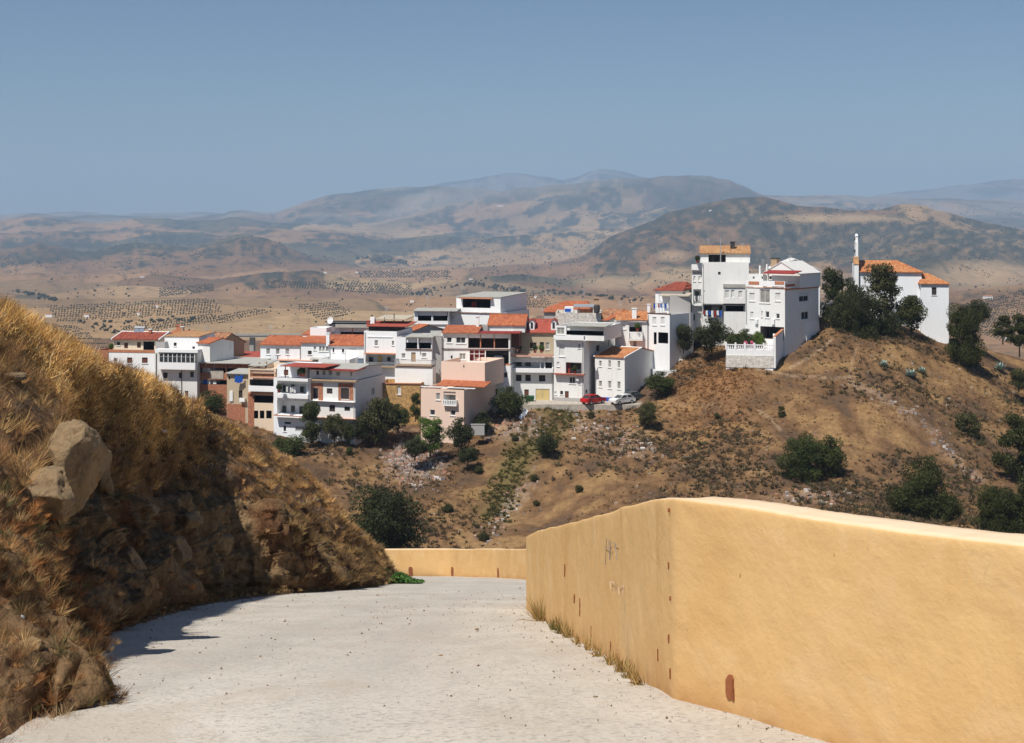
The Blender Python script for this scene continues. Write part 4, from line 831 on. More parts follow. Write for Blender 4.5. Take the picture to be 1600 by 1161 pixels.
h = House('flat_roofed_house', 'plain white block with a flat roof, below the red roofs and above the red canopies', 497.5, 546, 561, 598, 199, -10, 5.5); h.done()
h = House('terrace_house', 'rear house with an open dark terrace under a grey slab, beside a satellite dish', 508, 576, 511, 560, 214, -8, 9); m_ = h.main; m_.log(510, 522, 512.5, 523, 3, 'dark').log(532, 569, 512.5, 522.5, 3, 'dark', [('post', 550, 551, 512, 522, .1, 'ledge')]).can(507, 577, 502.5, 511.5, -.8, 2.5, 'tin', th=.5).band(508, 578, 502.2, 504.2, 'iron', .1, 'gutter', 2, -.8); h.done()
# ---- tall white houses in the middle
h = House('tall_house', 'tall white house with a red sheet roof over a dark open top floor', 568.8, 620, 517, 600, 200, -12, 8); m_ = h.main; m_.wins([(588, 536, 5.5, 9, 'c'), (614, 536, 3.5, 7, 'c')]).log(571, 617, 553.5, 573, 1.8, 'white', [('win', 577, 583, 558, 565), ('door', 590.5, 596.5, 556, 571, 1.5, 'yellow'), ('win', 605, 610, 558, 564)]).bal(571, 617, 566, 574.5, .8, 'metal', 'rail', 'tan').band(574, 613, 525.5, 527.5, 'frame', .08, 'cornice').can(568, 618, 550.5, 553, -.9, .2, 'ledge')
v_ = h.vol(576, 617, 509, 519, .4, 5, 'dark', 'shade_block'); m_.can(573, 636, 501, 510, -.3, 5, 'redroof').can(586, 634, 491.5, 499, 2, 7, 'awning').box('post', 578, 585, 496, 509, 2.2, 3, 'white').box('post', 600, 601, 496, 509, 2.2, 2.35, 'iron').box('post', 615, 616, 490, 509, 2.2, 2.35, 'iron').chimney(575, 501, 511, 4, .5, 'redroof', 'redroof'); h.main.pipe(570.5, 519, 551).antenna(604, 478, 500, 4)  # solid dark block, the open floor's shade is painted as its colour
h.done()
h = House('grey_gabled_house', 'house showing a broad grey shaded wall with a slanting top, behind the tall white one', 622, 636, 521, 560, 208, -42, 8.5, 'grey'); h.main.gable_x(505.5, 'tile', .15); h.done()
h = House('white_house', 'white house with a dark roofed top terrace and a railed terrace over three windows', 618.5, 674.7, 527, 600, 197, -12, 8); m_ = h.main
m_.log(634, 652, 528, 545, 3, 'dark').log(654.5, 673.5, 528, 545, 3, 'dark', [('win', 655, 673, 532, 535.5, .3, 'tile')]).wins([(630.5, 556, 6, 8, 'c'), (646, 558, 7, 15, 'dt'), (662.7, 555, 7, 7, 'c')]).can(633, 676, 520.5, 527, -.6, 3, 'tin', posts=[(653, 545, 'frame')]).band(633, 675, 545, 547.5, 'brown', .12, 'ledge')
m_.bal(616, 674, 561.5, 573, 1.9, 'metal', 'rail', 'tan').wins([(632, 581, 5.5, 10), (647, 581, 5.5, 10), (662.7, 581, 5.5, 10)], 'k'); m_.band(617, 676, 573, 602, 'white', 1.7, 'front_room', 0)
h.done()
for px in (632, 647, 662.7):
    pass
h = House('stone_house', 'small ochre stone house with one pale door, between the tall houses and the trees', 591, 656, 599.5, 645, 192, -6, 6, 'stone', cat='stone house'); h.main.wins([(623.5, 610, 5.5, 13, 's')]); h.main.band(590, 657, 598.3, 600.5, 'ledge', .12, 'coping', .3); h.done()
# ---- big front house of the lower left
h = House('terraced_house', 'four storey white house with open balconies at the left end of the lower row', 427.5, 483, 590, 690, 187, -19, 9)
m_ = h.main; m_.log(433, 479, 597.5, 616, 1.8, 'white', [('win', 441, 447, 602, 612), ('door', 455, 460, 601, 615), ('win', 469, 474, 604, 614)]).log(433, 480, 625, 649, 1.6, 'white', [('win', 441, 447, 634, 644), ('win', 455, 460, 634, 644), ('door', 468, 477, 635, 649, 1.4, 'dark')])
m_.bal(427.5, 481, 590, 596.5, .9).bal(427.5, 481, 614.5, 623.5, .9).bal(427.5, 481, 648, 654, .9, 'ledge').wins([(449.6, 661, 10, 4, 'k'), (445, 669.5, 4, 9, 'k'), (468, 670, 13, 9, 'gd')], 'k')
v_ = h.vol(433, 480, 570, 591, 2.2, 5, 'white'); v_.wins([(447, 582, 7, 9, 'b'), (468, 582, 8, 10, 'dk')]); m_.can(437, 508, 565.5, 572.5, -.5, 4, 'redroof', posts=[(446, 590), (478, 590)])
h.main.pipe(482, 600, 672, 'shutter').antenna(450, 546, 570, 5)
h.done()
h = House('brick_panelled_house', 'white house with two red brick panels, red canopy and grey shaded side wall', 481.8, 555, 593, 690, 186, -19, 9.5)
m_ = h.main; m_.wins([(493, 614.5, 8.5, 17, 'k'), (515, 611, 9, 9, 'bg'), (539, 615, 13, 18, 'k'), (519, 638, 9, 11, 'bg'), (542.5, 639, 9, 7, 'k'), (541, 668, 8, 11, 'k'), (512, 668, 8, 10, 'k')], 'k', sill=False)
for a, b in ((482.5, 488.6), (497.4, 504.5), (528.5, 532.3), (545.7, 552)): m_.band(a, b, 598.5, 626, 'brick', .035, 'brick_panel')
for a, b, c, d in ((488.6, 497.4, 598.5, 605.5), (532.3, 545.7, 598.5, 605.7), (532.3, 545.7, 624.3, 626)): m_.band(a, b, c, d, 'brick', .035, 'brick_panel')
m_.band(481, 556, 592.6, 597.5, 'tan', .5, 'cornice', .3).band(483, 553, 625.8, 629, 'white', .5, 'ledge', .1).band(483, 556, 652, 655.5, 'ledge', .5, 'ledge', .1); m_.win(583, 611.6, 5, 10, 'c', 'R')
v_ = h.vol(484, 556, 577, 594, .9, 8, 'white'); v_.wins([(496, 582.5, 5, 8, 'g'), (506, 582.5, 6, 9, 'c'), (516, 582.5, 6, 9, 'c'), (528, 584, 7, 8, 'c'), (548.7, 584, 3, 7, 'c')], sill=False).can(483, 556, 571, 577.5, -.8, 2.5, 'maroon'); v_.gable_x(568, 'tin', .05)
h.main.pipe(553, 600, 672, 'shutter').antenna(540, 548, 571, 5)
h.done()
o = MB().box(-.75, .75, 0, .9, 0, 1.15).box(-.8, .8, -.05, .95, 1.15, 1.22).build('water_tank', M['solar']); X, Y, Z = pt(563, 574.5, 193); o.location = (X, Y, Z); o.scale = (.5, .8, 1); tag(o, 'pale blue square water tank standing behind the brick panelled house', 'water tank')
# ---- pink house
h = House('pink_house', 'pale pink house with an arched window, white balustrade balcony and tiled roof strip', 657.6, 725, 606.5, 668, 187, -20, 12, 'pink', ext=3.5)
m_ = h.main; m_.wins([(684.5, 619.5, 6.5, 11, 'c'), (675.8, 644.6, 8, 9), (707.8, 645, 8, 9)]); m_.log(693, 712, 611.5, 634, 1.5, 'white', [('door', 702.5, 711, 614, 632, 1.35, 'curtain')]).bal(691.5, 713, 624.5, 635, .5, 'white', 'balus'); m_.band(657, 742, 604.5, 607, 'frame', .12, 'coping', .25)
v_ = h.vol(689.5, 757.5, 564.5, 606, 4.5, 7.4, 'pink'); v_.can(682, 758, 592.5, 602.5, -2.4, -.01, 'tile', th=.1, name='roof').box('bracket', 724, 725, 570, 574, -.08, 0, 'iron')
h.done()
# ---- dark wooden terrace house
h = House('wooden_terrace_house', 'house with a wide dark wooden terrace under a maroon edge and orange tile roof', 689.6, 797, 520, 585, 197, -6, 9)
m_ = h.main; m_.log(731.5, 794.5, 521.5, 544.4, 3.5, 'brown', [('post', 750, 751.8, 521, 544, .2, 'ledge'), ('post', 771.5, 773.3, 521, 544, .2, 'ledge')]).wins([(702, 531, 8, 9, 'g'), (720, 531.5, 15, 10, 'g'), (705.7, 558, 3, 5, 'k'), (722.7, 557, 10, 10, 'c')])
m_.log(759, 795, 547.5, 569.5, 2.2, 'interior', [('win', 764, 771, 552, 562), ('win', 786, 795, 551, 566), ('rail', 772, 785, 556, 560, 1, 'frame'), ('cloth', 768, 782, 562, 568, 1.2, 'shutter')]).log(734, 757.5, 547, 564, .5, 'maroon', [('post', 740.5, 741.3, 547, 564, .1, 'frame'), ('post', 748.5, 749.3, 547, 564, .1, 'frame'), ('rail', 734, 757, 552.5, 553.4, .1, 'frame')], 'gate')
m_.band(689, 812, 544.6, 546.8, 'brown', .15, 'ledge').band(758, 797, 568.5, 571, 'ledge', .35, 'ledge'); m_.can(690, 747, 507.5, 520.5, -.4, 4.5, 'tile', name='roof').can(742, 812, 516.8, 521, -.5, 3, 'maroon')
m_.chimney(746, 494, 520, 4.5, 3.5).box('parapet', 748.5, 762, 508, 519, 4, 6, 'grey'); m_.box('side_wall', 797.2, 811, 519.8, 543, 1.5, 5, 'brown')
v_ = h.vol(762.5, 820, 508.5, 519.5, 4.6, 6); v_.gable_x(492, 'tile', .2)
h.done()
h = House('sheet_clad_house', 'narrow house clad in plain grey sheeting, left of the wide dark wooden terrace', 674.5, 690, 526, 580, 196.5, 4, 6, 'grey'); h.main.shed(520.5, 'tin', 0); h.done()
h = House('lower_house', 'plain white lower storey with two dark windows beside the pink house', 758, 798, 571, 625, 196, -8, 8); h.main.wins([(790, 586, 7, 9), (775, 612.6, 5, 10, 'k')], 'g'); h.done()
# ---- upper terraces behind
h = House('terrace_house', 'rear house with a dark roof terrace under a thin slab, left of the skyline gable', 646.5, 700, 486, 540, 217, -6, 9); m_ = h.main; m_.log(653, 674, 487, 501.5, 3, 'dark').log(676, 699.5, 487, 501.5, 3, 'dark', [('post', 675, 677, 487, 501, .1, 'frame')]).can(645, 714, 480.5, 486.3, -.5, 4, 'tin').wins([(664, 514, 6, 5), (683, 514, 5, 5)], 'c').band(646, 700, 506, 508, 'grey', .15, 'ledge'); h.main.antenna(668, 462, 482)
h.done()
h = House('skyline_house', 'topmost white house of the middle with a dark terrace and a large grey side gable', 702, 782, 487.5, 540, 219, -22, 12); m_ = h.main; m_.wins([(707, 496, 5, 6, 's'), (770, 498, 5, 6, 'k')]).band(702, 784, 487.4, 490, 'ledge', .2, 'ledge')
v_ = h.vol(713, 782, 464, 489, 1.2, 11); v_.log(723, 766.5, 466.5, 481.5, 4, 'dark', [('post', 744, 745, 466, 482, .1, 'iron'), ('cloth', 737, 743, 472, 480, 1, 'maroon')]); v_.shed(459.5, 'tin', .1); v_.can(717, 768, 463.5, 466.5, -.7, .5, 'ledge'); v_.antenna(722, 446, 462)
h.done()
h = House('dormer_house', 'beige house with a salmon red roof and two small white dormers', 810.5, 866, 519.3, 585, 202, -6, 9, 'beige'); m_ = h.main
m_.gable_x(500, 'redroof').wins([(833, 539.5, 11, 9, 'tg'), (846.7, 542, 6.5, 15, 'dk'), (855.5, 540.5, 6, 11, 'c')]); m_.band(809, 876, 518.2, 520.2, 'brown', .1, 'gutter')
for dpx, dpy in ((831, 508), (865, 508)):
    a, t = m_.xz(dpx-4, 503, .6); b, bo = m_.xz(dpx+4, 516, .6); m_.kids.append(lambda p_, a=a, b=b, t=t, bo=bo: (lambda o: (MB().box(a+.2, b-.2, .56, .62, bo+.25, t-.05).build('window', M['glass'], o), MB().hexa([(a-.1, .45, t), ((a+b)/2, .45, t+.4), ((a+b)/2, 3, t+.4), (a-.1, 3, t), (a-.1, .45, t+.08), ((a+b)/2, .45, t+.48), ((a+b)/2, 3, t+.48), (a-.1, 3, t+.08)]).hexa([(b+.1, .45, t), ((a+b)/2, .45, t+.4), ((a+b)/2, 3, t+.4), (b+.1, 3, t), (b+.1, .45, t+.08), ((a+b)/2, .45, t+.48), ((a+b)/2, 3, t+.48), (b+.1, 3, t+.08)]).build('dormer_roof', M['redroof'], o)))(MB().box(a, b, .6, 3, bo, t).add([(a, .6, t), (b, .6, t), ((a+b)/2, .6, t+.4)], [(0, 1, 2)]).build('dormer', M['white'], p_)))
h.main.pipe(812, 521, 550).antenna(848, 480, 503)
h.done()
h = House('garage_house', 'white house with a pale yellow double garage door and a salmon edged balcony', 797.5, 864.5, 558, 640, 198, -6, 9); m_ = h.main
m_.log(800, 850, 558.8, 576, 1.6, 'white', [('win', 806.5, 815, 561, 572), ('win', 821, 829, 561, 572), ('post', 843.5, 845, 558, 576, .1, 'white')]).log(852, 862.5, 558.8, 576, 1.8, 'interior').wins([(810.5, 590.5, 9, 10), (825, 590.5, 8.5, 10), (847, 591, 10, 10)], 'k').win(822.7, 616, 7, 15, 'd').win(847.8, 618, 22, 21, 'y', n=1, deep=.1)
m_.bal(797, 864, 575, 582.5, .9).bal(798, 864, 552.5, 558, .8, 'salmon', 'solid', 'salmon')
h.main.pipe(799, 583, 628).pipe(863, 583, 628)
h.done()
h = House('tiled_house', 'rear house with a long red roof standing against the olive rows', 850, 921, 488, 530, 221, -4, 9, 'grey'); h.main.hip(470, 'tile', .3, 3.0, .3).antenna(912, 452, 472); h.done()
h = House('rough_walled_house', 'rough masonry house with a cluttered roof terrace, pergola and dark tanks', 868, 939, 489, 530, 212, -4, 8, 'rubblew'); m_ = h.main; m_.box('roof_room', 882, 896, 480, 490, 1, 3, 'white').can(896, 934, 475, 480, .5, 4, 'metal', posts=[(905, 489, 'iron'), (926, 489, 'iron')]).box('parapet', 902, 926, 483, 489, 1.5, 1.8, 'ledge').box('cloth', 882.5, 892, 482.5, 487.5, .6, .7, 'blue').chimney(932, 467, 490, 7, 3, 'tan', 'brown'); h.done()
o = MB().lathe([(.42, 0), (.46, .1), (.46, 1.0), (.38, 1.15), (.2, 1.2)], n=12).build('water_tank', M['iron']); X, Y, Z = pt(932.5, 488.5, 211); o.location = (X, Y, Z); tag(o, 'dark cylindrical water tank on the rough masonry terrace', 'water tank')
h = House('tiled_house', 'small house with a broken orange roof right of the dark tank', 936, 965, 497, 530, 213, -20, 7, 'rubblew'); h.main.gable_x(484, 'tile_old'); h.done()
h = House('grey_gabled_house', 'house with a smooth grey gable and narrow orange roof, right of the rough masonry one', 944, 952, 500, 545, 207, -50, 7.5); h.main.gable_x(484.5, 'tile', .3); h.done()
# ---- tall narrow house over the cars
h = House('tall_house', 'tall narrow white house with red pots on its balcony, over the red car', 865.5, 912, 531.5, 645, 196.5, -20, 12)
m_ = h.main; m_.wins([(878, 547, 9, 20, 's'), (905, 540.5, 4, 7, 'c'), (872, 569, 4, 7, 's'), (894, 594, 9.5, 11, 'g'), (877.5, 613.7, 4.5, 6, 'k'), (885.6, 619.5, 6, 17, 'd'), (868, 614, 3, 5, 's'), (906, 597, 3, 6, 's')])
m_.log(884, 909, 566, 585, 1.4, 'grey', [('door', 884.5, 891, 566, 585, .6, 'maroon'), ('win', 893, 906, 568, 577)]).bal(865, 912, 583, 587, .7, 'salmon', 'solid', 'redroof').bal(865, 912, 524, 531.5, .7).band(865.5, 912, 620.5, 646, 'grey', .04, 'plinth')
v_ = h.vol(868.5, 944, 509, 533, 1.5, 9, 'white'); v_.log(885, 943, 509.8, 524.5, 4, 'dark').wins([(876, 517, 12, 11, 'c')]).can(886, 947, 503, 509.5, -.8, 3, 'tin'); m_.win(934, 544, 5, 8, 'k', 'R'); m_.win(916.5, 612, 3, 5, 'k', 'R')
h.main.pipe(910.5, 535, 620, 'grey').antenna(902, 484, 505, 5).box('air_conditioner', 900, 904, 590, 595, -.35, -.01, 'frame')
h.done()
h = House('white_house', 'white house with an orange roof, tall white chimney and small balustraded balcony', 961, 1011.5, 503, 560, 204, -8, 8); m_ = h.main
m_.wins([(974.6, 511, 5.5, 6.5, 's'), (992, 537.5, 6, 10, 'c')]).log(983, 1003, 505.5, 519, 2.2, 'interior').bal(982, 1004, 518.5, 532.5, .7, 'white', 'balus').can(961, 1012, 485.5, 500.5, -.4, 4, 'tile_ch', name='roof').band(960, 1012, 500.5, 502.5, 'frame', .3, 'cornice', .2).chimney(991, 481.5, 502, 7, .2).chimney(1013.5, 475, 498, 4.5, 3)
h.main.antenna(969, 470, 490)
h.done()
h = House('white_house', 'gable ended white house with a bright blue plinth, beside the white car', 929.6, 976, 557, 640, 197.5, -31, 10.5)
m_ = h.main; m_.wins([(938, 568, 4, 9), (952.5, 568.5, 4, 11), (967, 569.5, 4, 11), (938, 599.8, 5, 10), (952.5, 601, 5, 12), (967, 602, 5, 12)], 'c').band(929.5, 976.3, 619.5, 640, 'blue', .04, 'plinth').gable_x(541, 'tile_ch', .2, white_ridge=True)
h.done()
h = House('garden_wall', 'low whitewashed garden wall climbing right of the gable ended house', 1033, 1070, 562, 592, 203, 4, .3, cat='wall', group='garden walls of the village'); h.done()
h = House('patio_shed', 'low white patio roof with ragged edge beside the garden wall and the wide shrub', 1026, 1058, 579, 600, 200, 10, 3, cat='shed', group='garden walls of the village'); h.done()
h = House('white_house', 'white house with laundry on the roof, two shuttered windows and dark openings below', 1012, 1046.4, 490, 560, 203.5, -38, 6.5)
m_ = h.main; m_.wins([(1022.6, 501.6, 6, 13), (1035.4, 501.6, 6, 13)], 's').log(1021.6, 1026, 519, 538, 1.8, 'dark').log(1028.5, 1044, 519, 537, 1.8, 'dark').band(1011, 1047, 488.5, 491.5, 'brown', .06, 'coping', .2); h.main.pipe(1013.5, 492, 550).antenna(1030, 458, 490, 4)
h.done()
h = House('white_house', 'white house with dark red roof and a beige awning, left of the white tower', 1024, 1066, 454, 510, 208, -20, 8); m_ = h.main; m_.win(1054, 472.7, 4.5, 5.5, 'k').can(1030, 1076, 456.5, 462.5, -1.4, 1, 'awning').hip(439.5, 'tile_red', .3, 2.2, .2); h.done()
h = House('side_house', 'windowless grey-shaded house wall between the laundry roof and the white tower', 1046.8, 1079, 461, 545, 205.5, -2, 7, 'grey'); h.done()  # shade of this side wall is put into its grey colour
# ---- white tower house
h = House('tower_house', 'tallest white house of the village, with an ochre tiled penthouse and a mast', 1097, 1170, 409.5, 520, 208, -8, 9, para=.3)
m_ = h.main; m_.win(1124, 427, 4, 4.5, 'k', sill=False).win(1100.5, 455, .8, 3, 'k', sill=False)
v_ = h.vol(1094, 1172, 395.8, 411, 1.4, 7.5); v_.log(1107, 1134, 398, 411, 2.5, 'interior', [('win', 1111, 1117, 400, 409)]).gable_x(385.5, 'tile_och', .3); v_.chimney(1144.7, 377.5, 388, 7, 2, 'iron', 'iron')
m_.kids.append(lambda p_: (lambda a, b: MB().tube((a[0], .6, a[1]), (b[0], .6, b[1]), .09, n=6).build('mast', M['metal'], p_))(m_.xz(1126, 411, .6), m_.xz(1126, 371, .6)))
v_ = h.vol(1080.8, 1096.8, 421.5, 520, .6, 7, name='side_bay'); v_.wins([(1085, 435.5, 3, 8), (1093, 435.5, 3.4, 8)], 's').log(1083, 1095.5, 452, 475, 1.4, 'white', [('win', 1086, 1093, 455, 470)]).bal(1080.5, 1097, 413, 422, .4, 'white', 'solid').bal(1080.5, 1097, 475, 478, .5, 'white', 'solid').win(1083.7, 495.7, 4, 10, 'k').band(1080.5, 1097, 424, 429, 'grey', .03, 'trim')
v_ = h.vol(1130, 1164.5, 449, 474.5, -1.3, 1.29, name='glazed_bay', para=.05); v_.wins([(1136, 460, 7, 13), (1145, 459, 5, 12), (1157, 460, 6, 11)], 's', sill=False); v_.band(1130, 1165, 444, 449.5, 'tin', .15, 'cornice', .4)
v_ = h.vol(1131, 1167, 487, 522, -1.5, 1.49, 'white', 'lower_terrace'); m_.log(1100, 1129, 476.5, 494.5, 2, 'interior', [('win', 1103, 1110, 478, 490), ('cloth', 1112, 1124, 478, 487, .4, 'curtain')]).can(1099, 1166, 474.5, 477, -1.6, 0, 'iron').log(1134, 1162, 477.5, 487, 2.2, 'dark'); h.main.pipe(1098.5, 412, 474, 'shutter').antenna(1107, 372, 394, 5).antenna(1160, 380, 398, 5)
h.done()
h = House('white_house', 'big white house with terracotta coped roof terrace above the white balustrade', 1165, 1226.5, 449.5, 545, 202, -38, 10.5, para=.3)
m_ = h.main; m_.wins([(1175, 464, 8, 13), (1215.4, 464, 8, 13), (1174.7, 492.6, 5, 11)], 's').wins([(1195, 462.7, 16, 22, 'c'), (1190.6, 490.6, 2, 9, 's'), (1199, 491.5, 6, 10, 'g'), (1215.4, 494, 5.5, 8, 'g')]).win(1256, 464, 15, 13, 'g', 'R').win(1257.8, 493, 11.5, 11, 'g', 'R').win(1256, 459.5, 14, 5, 's', 'R', deep=.1)
m_.log(1188, 1225, 509.5, 531, 2.2, 'interior', [('win', 1196, 1201, 514, 526), ('door', 1204, 1214, 513, 531, 2, 'dark')]).box('air_conditioner', 1178.5, 1183, 499, 506, -.35, -.01, 'frame').box('air_conditioner', 1204.5, 1209.5, 499, 507, -.35, -.01, 'frame')
m_.band(1164.5, 1227, 448, 450.6, 'ledge', .12, 'coping', .3)
def coping_side(p_, v=m_):
    MB().box(v.x1+.002, v.x1+.12, v.y0-.12, v.y1, v.z1-.18, v.z1+.03).build('coping', M['ledge'], p_)
    for a, b in ((.3, 3.2), (3.5, 6.4), (6.7, 10.0)): MB().box(v.x1-.14, v.x1-.06, a, b, v.z1+.25, v.z1+.62).build('panel', M['ledge'], p_)
    mb = MB()
    for a in (0, 3.3, 6.5, 10.1): mb.box(v.x1-.2, v.x1, a, a+.3, v.z1+.04, v.z1+.95)
    mb.box(v.x1-.18, v.x1-.02, .3, 10.1, v.z1+.04, v.z1+.25).box(v.x1-.18, v.x1-.02, .3, 10.1, v.z1+.62, v.z1+.9); mb.build('parapet', M['white'], p_)
m_.kids.append(coping_side); m_.box('parapet', 1165, 1226.3, 438, 448, .0, .15, 'white').box('panel', 1169.5, 1186, 439.5, 445, -.03, 0, 'ledge').box('panel', 1210.5, 1225, 439.5, 445, -.03, 0, 'ledge')
# flared foot and stepped boundary wall
def flare(p_, v=m_):
    z = v.z0+2.9; MB().hexa([(v.x1+.003, 6.2, z-5), (v.x1+.55, 6.2, z-5), (v.x1+.55, v.y1+.5, z-5), (v.x1+.003, v.y1+.5, z-5), (v.x1+.003, 6.2, z+3), (v.x1+.06, 6.2, z+3), (v.x1+.06, v.y1, z+3), (v.x1+.003, v.y1, z+3)]).build('buttress', M['white'], p_)
m_.kids.append(flare)
v_ = h.vol(1192, 1250, 427, 450, 3.5, 6.5, name='penthouse'); v_.gable_y(409, 'shutter', .1); v_.win(1204, 434, 4, 5, 'k')
v_ = h.vol(1169.5, 1192, 428, 450, 2.2, 4, name='stair_room', para=.3); v_.wins([(1177.5, 434, 3, 4), (1191, 434, 3, 4)], 'g', sill=False); m_.can(1190, 1240, 421.5, 427.5, .4, 3, 'maroon').chimney(1209, 403, 418, 9, 5, 'tan', 'iron'); m_.box('pillar', 1186, 1188, 415, 432, 3, 3.3, 'white').box('pillar', 1197, 1199, 413, 430, 3, 3.3, 'white').antenna(1192, 404, 425)
h.main.pipe(1166.8, 452, 506).antenna(1234, 398, 420, 6)
h.done()
h = House('rear_house', 'pale house with a broad low gable peeking over the terracotta coped terrace', 1203, 1281, 422, 470, 212.5, -6, 8); h.main.gable_y(405.5, 'shutter', .1, 1243); h.main.win(1266, 431, 16, 12, 'g', n=3); h.done()
h = House('balustrade_terrace', 'white garden terrace with balustrade on a rough stone base, full of potted plants', 1134.5, 1208, 546, 562, 194.5, -10, 7, cat='terrace', group='garden walls of the village', para=.05)
m_ = h.main; mb = MB(); W_ = m_.x1-m_.x0; z_ = m_.z1; x = .1
while x < W_: mb.lathe([(.06, 0), (.09, .2), (.04, .45), (.07, .6)], (x, .1, z_), 6); x += .26
mb.box(0, W_, .02, .18, z_+.6, z_+.72)
for q in range(6): mb.box(q*W_/5-.12, q*W_/5+.12, 0-.02, .24, z_, z_+.95)
m_.kids.append(lambda p_, mb=mb: mb.build('balustrade', M['white'], p_)); m_.band(1134, 1208.6, 554.8, 575, 'rubblew', .08, 'base')
m_.box('end_wall', 1208.2, 1212, 527, 575, 0, 6.5, 'white'); h.done()
# stepped wall rising to the big house: one wedge
X0, Y0, Z0 = pt(1208, 527, 194); X1, Y1, Z1 = pt(1227, 511, 200.5)
o = MB().hexa([(X0, Y0, Z0-5), (X0+.25, Y0, Z0-5), (X1+.25, Y1, Z0-5), (X1, Y1, Z0-5), (X0, Y0, Z0), (X0+.25, Y0, Z0), (X1+.25, Y1, Z1), (X1, Y1, Z1)]).build('garden_wall', M['white']); tag(o, 'sloping boundary wall with terracotta coping joining the balustrade terrace to the big white house', 'wall', 'garden walls of the village')
c_ = MB().hexa([(X0-.08, Y0-.1, Z0+.01), (X0+.33, Y0-.1, Z0+.01), (X1+.33, Y1, Z1+.01), (X1-.08, Y1, Z1+.01), (X0-.08, Y0-.1, Z0+.14), (X0+.33, Y0-.1, Z0+.14), (X1+.33, Y1, Z1+.14), (X1-.08, Y1, Z1+.14)]).build('coping', M['ledge'], o)
# ---- church
h = House('church', 'white church with orange tiled hip roofs and a slender bell gable, on the hilltop', 1343, 1440, 425.5, 490, 219, -10, 9.5, cat='church', ext=5)
m_ = h.main; m_.hip(406.5, 'tile_ch', .35, .3, 3.2).win(1391, 449.7, 11, 19, 'k').win(1372, 452, 6, 14, 'k').box('porch', 1382, 1400, 462, 500, -2, -.01, 'white')
v_ = h.vol(1439, 1482.5, 444, 536, -1.5, 8.5, 'white', 'sacristy', ext=4); v_.hip(426, 'tile_ch', .3, .4, 2.6).win(1459.6, 455, 7.5, 12, 'k')
def belf(p_, v=m_):
    a, t = v.xz(1334.5, 434, -.3); b, _ = v.xz(1341.5, 434, -.3); mb = MB(); zz = lambda py: v.xz(1338, py, -.3)[1]
    mb.box(a, b, -.6, 4.6, zz(480), zz(413)); mb.box(a+.25, b-.0, .3, 3.7, zz(413), zz(401)); mb.box(a+.3, b-.02, .3, 1.1, zz(401), zz(384)).box(a+.3, b-.02, 1.6, 2.4, zz(401), zz(384)).box(a+.3, b-.02, 2.9, 3.7, zz(401), zz(384))
    mb.box(a+.3, b-.02, .3, 3.7, zz(384), zz(378)); mb.box(a+.3, b-.02, 1.0, 1.4, zz(378), zz(369)).box(a+.3, b-.02, 2.6, 3.0, zz(378), zz(369)); mb.hexa([(a+.3, .9, zz(369)), (b-.02, .9, zz(369)), (b-.02, 3.1, zz(369)), (a+.3, 3.1, zz(369)), (a+.32, 1.7, zz(365.5)), (b-.04, 1.7, zz(365.5)), (b-.04, 2.3, zz(365.5)), (a+.32, 2.3, zz(365.5))])
    o = mb.build('bell_gable', M['white'], p_); MB().hexa([(a-.1, -.7, zz(413)+.01), (b+.05, -.7, zz(413)+.01), (b+.05, .28, zz(413)+.01), (a-.1, .28, zz(413)+.01), (a-.1, .1, zz(406)), (b+.05, .1, zz(406)), (b+.05, .28, zz(401)), (a-.1, .28, zz(401))]).build('coping', M['tile_och'], o)
    for y, z in ((1.35, 393), (2.65, 393), (2.0, 374)): MB().lathe([(.24, 0), (.2, .12), (.14, .4), (.05, .5)], ((a+b)/2, y, zz(z)-.2), 8).build('bell', M['iron'], o)
m_.kids.append(belf); h.done()
# ================================================================== vegetation
def leafmat(name, trans=.25, rough=.6):
    m, nt, b = newmat(name); a = N(nt, 'ShaderNodeVertexColor', layer_name='Col').outputs[0]
    oi = N(nt, 'ShaderNodeObjectInfo'); c = mix(nt, 1.0, a, oi.outputs['Color'], 'MULTIPLY')
    L(nt, c, b.inputs['Base Color']); b.inputs['Roughness'].default_value = rough; b.inputs['Specular IOR Level'].default_value = .2
    t = N(nt, 'ShaderNodeBsdfTranslucent'); L(nt, c, t.inputs[0]); s = N(nt, 'ShaderNodeMixShader'); s.inputs[0].default_value = trans
    L(nt, b.outputs[0], s.inputs[1]); L(nt, t.outputs[0], s.inputs[2]); L(nt, s.outputs[0], nt.nodes['Material Output'].inputs[0])
    return m
M['leaf'] = leafmat('foliage'); M['straw'] = leafmat('dry_stalks', .3, .8); M['bark'] = smat('bark', (.09, .065, .045), .95, .3, 6)
def quads_from(c, nrm, size, rs, asp=.55):
    n = len(c); nrm = nrm/(np.linalg.norm(nrm, axis=1, keepdims=True)+1e-9)
    r = rs.normal(size=(n, 3)); u = np.cross(nrm, r); u /= (np.linalg.norm(u, axis=1, keepdims=True)+1e-9); v_ = np.cross(nrm, u)
    s = size[:, None]*.5; a = asp
    V = np.stack([c-u*s, c-v_*s*a, c+u*s, c+v_*s*a], 1).reshape(-1, 3)
    return V, np.arange(4*n).reshape(n, 4)
CR = {}
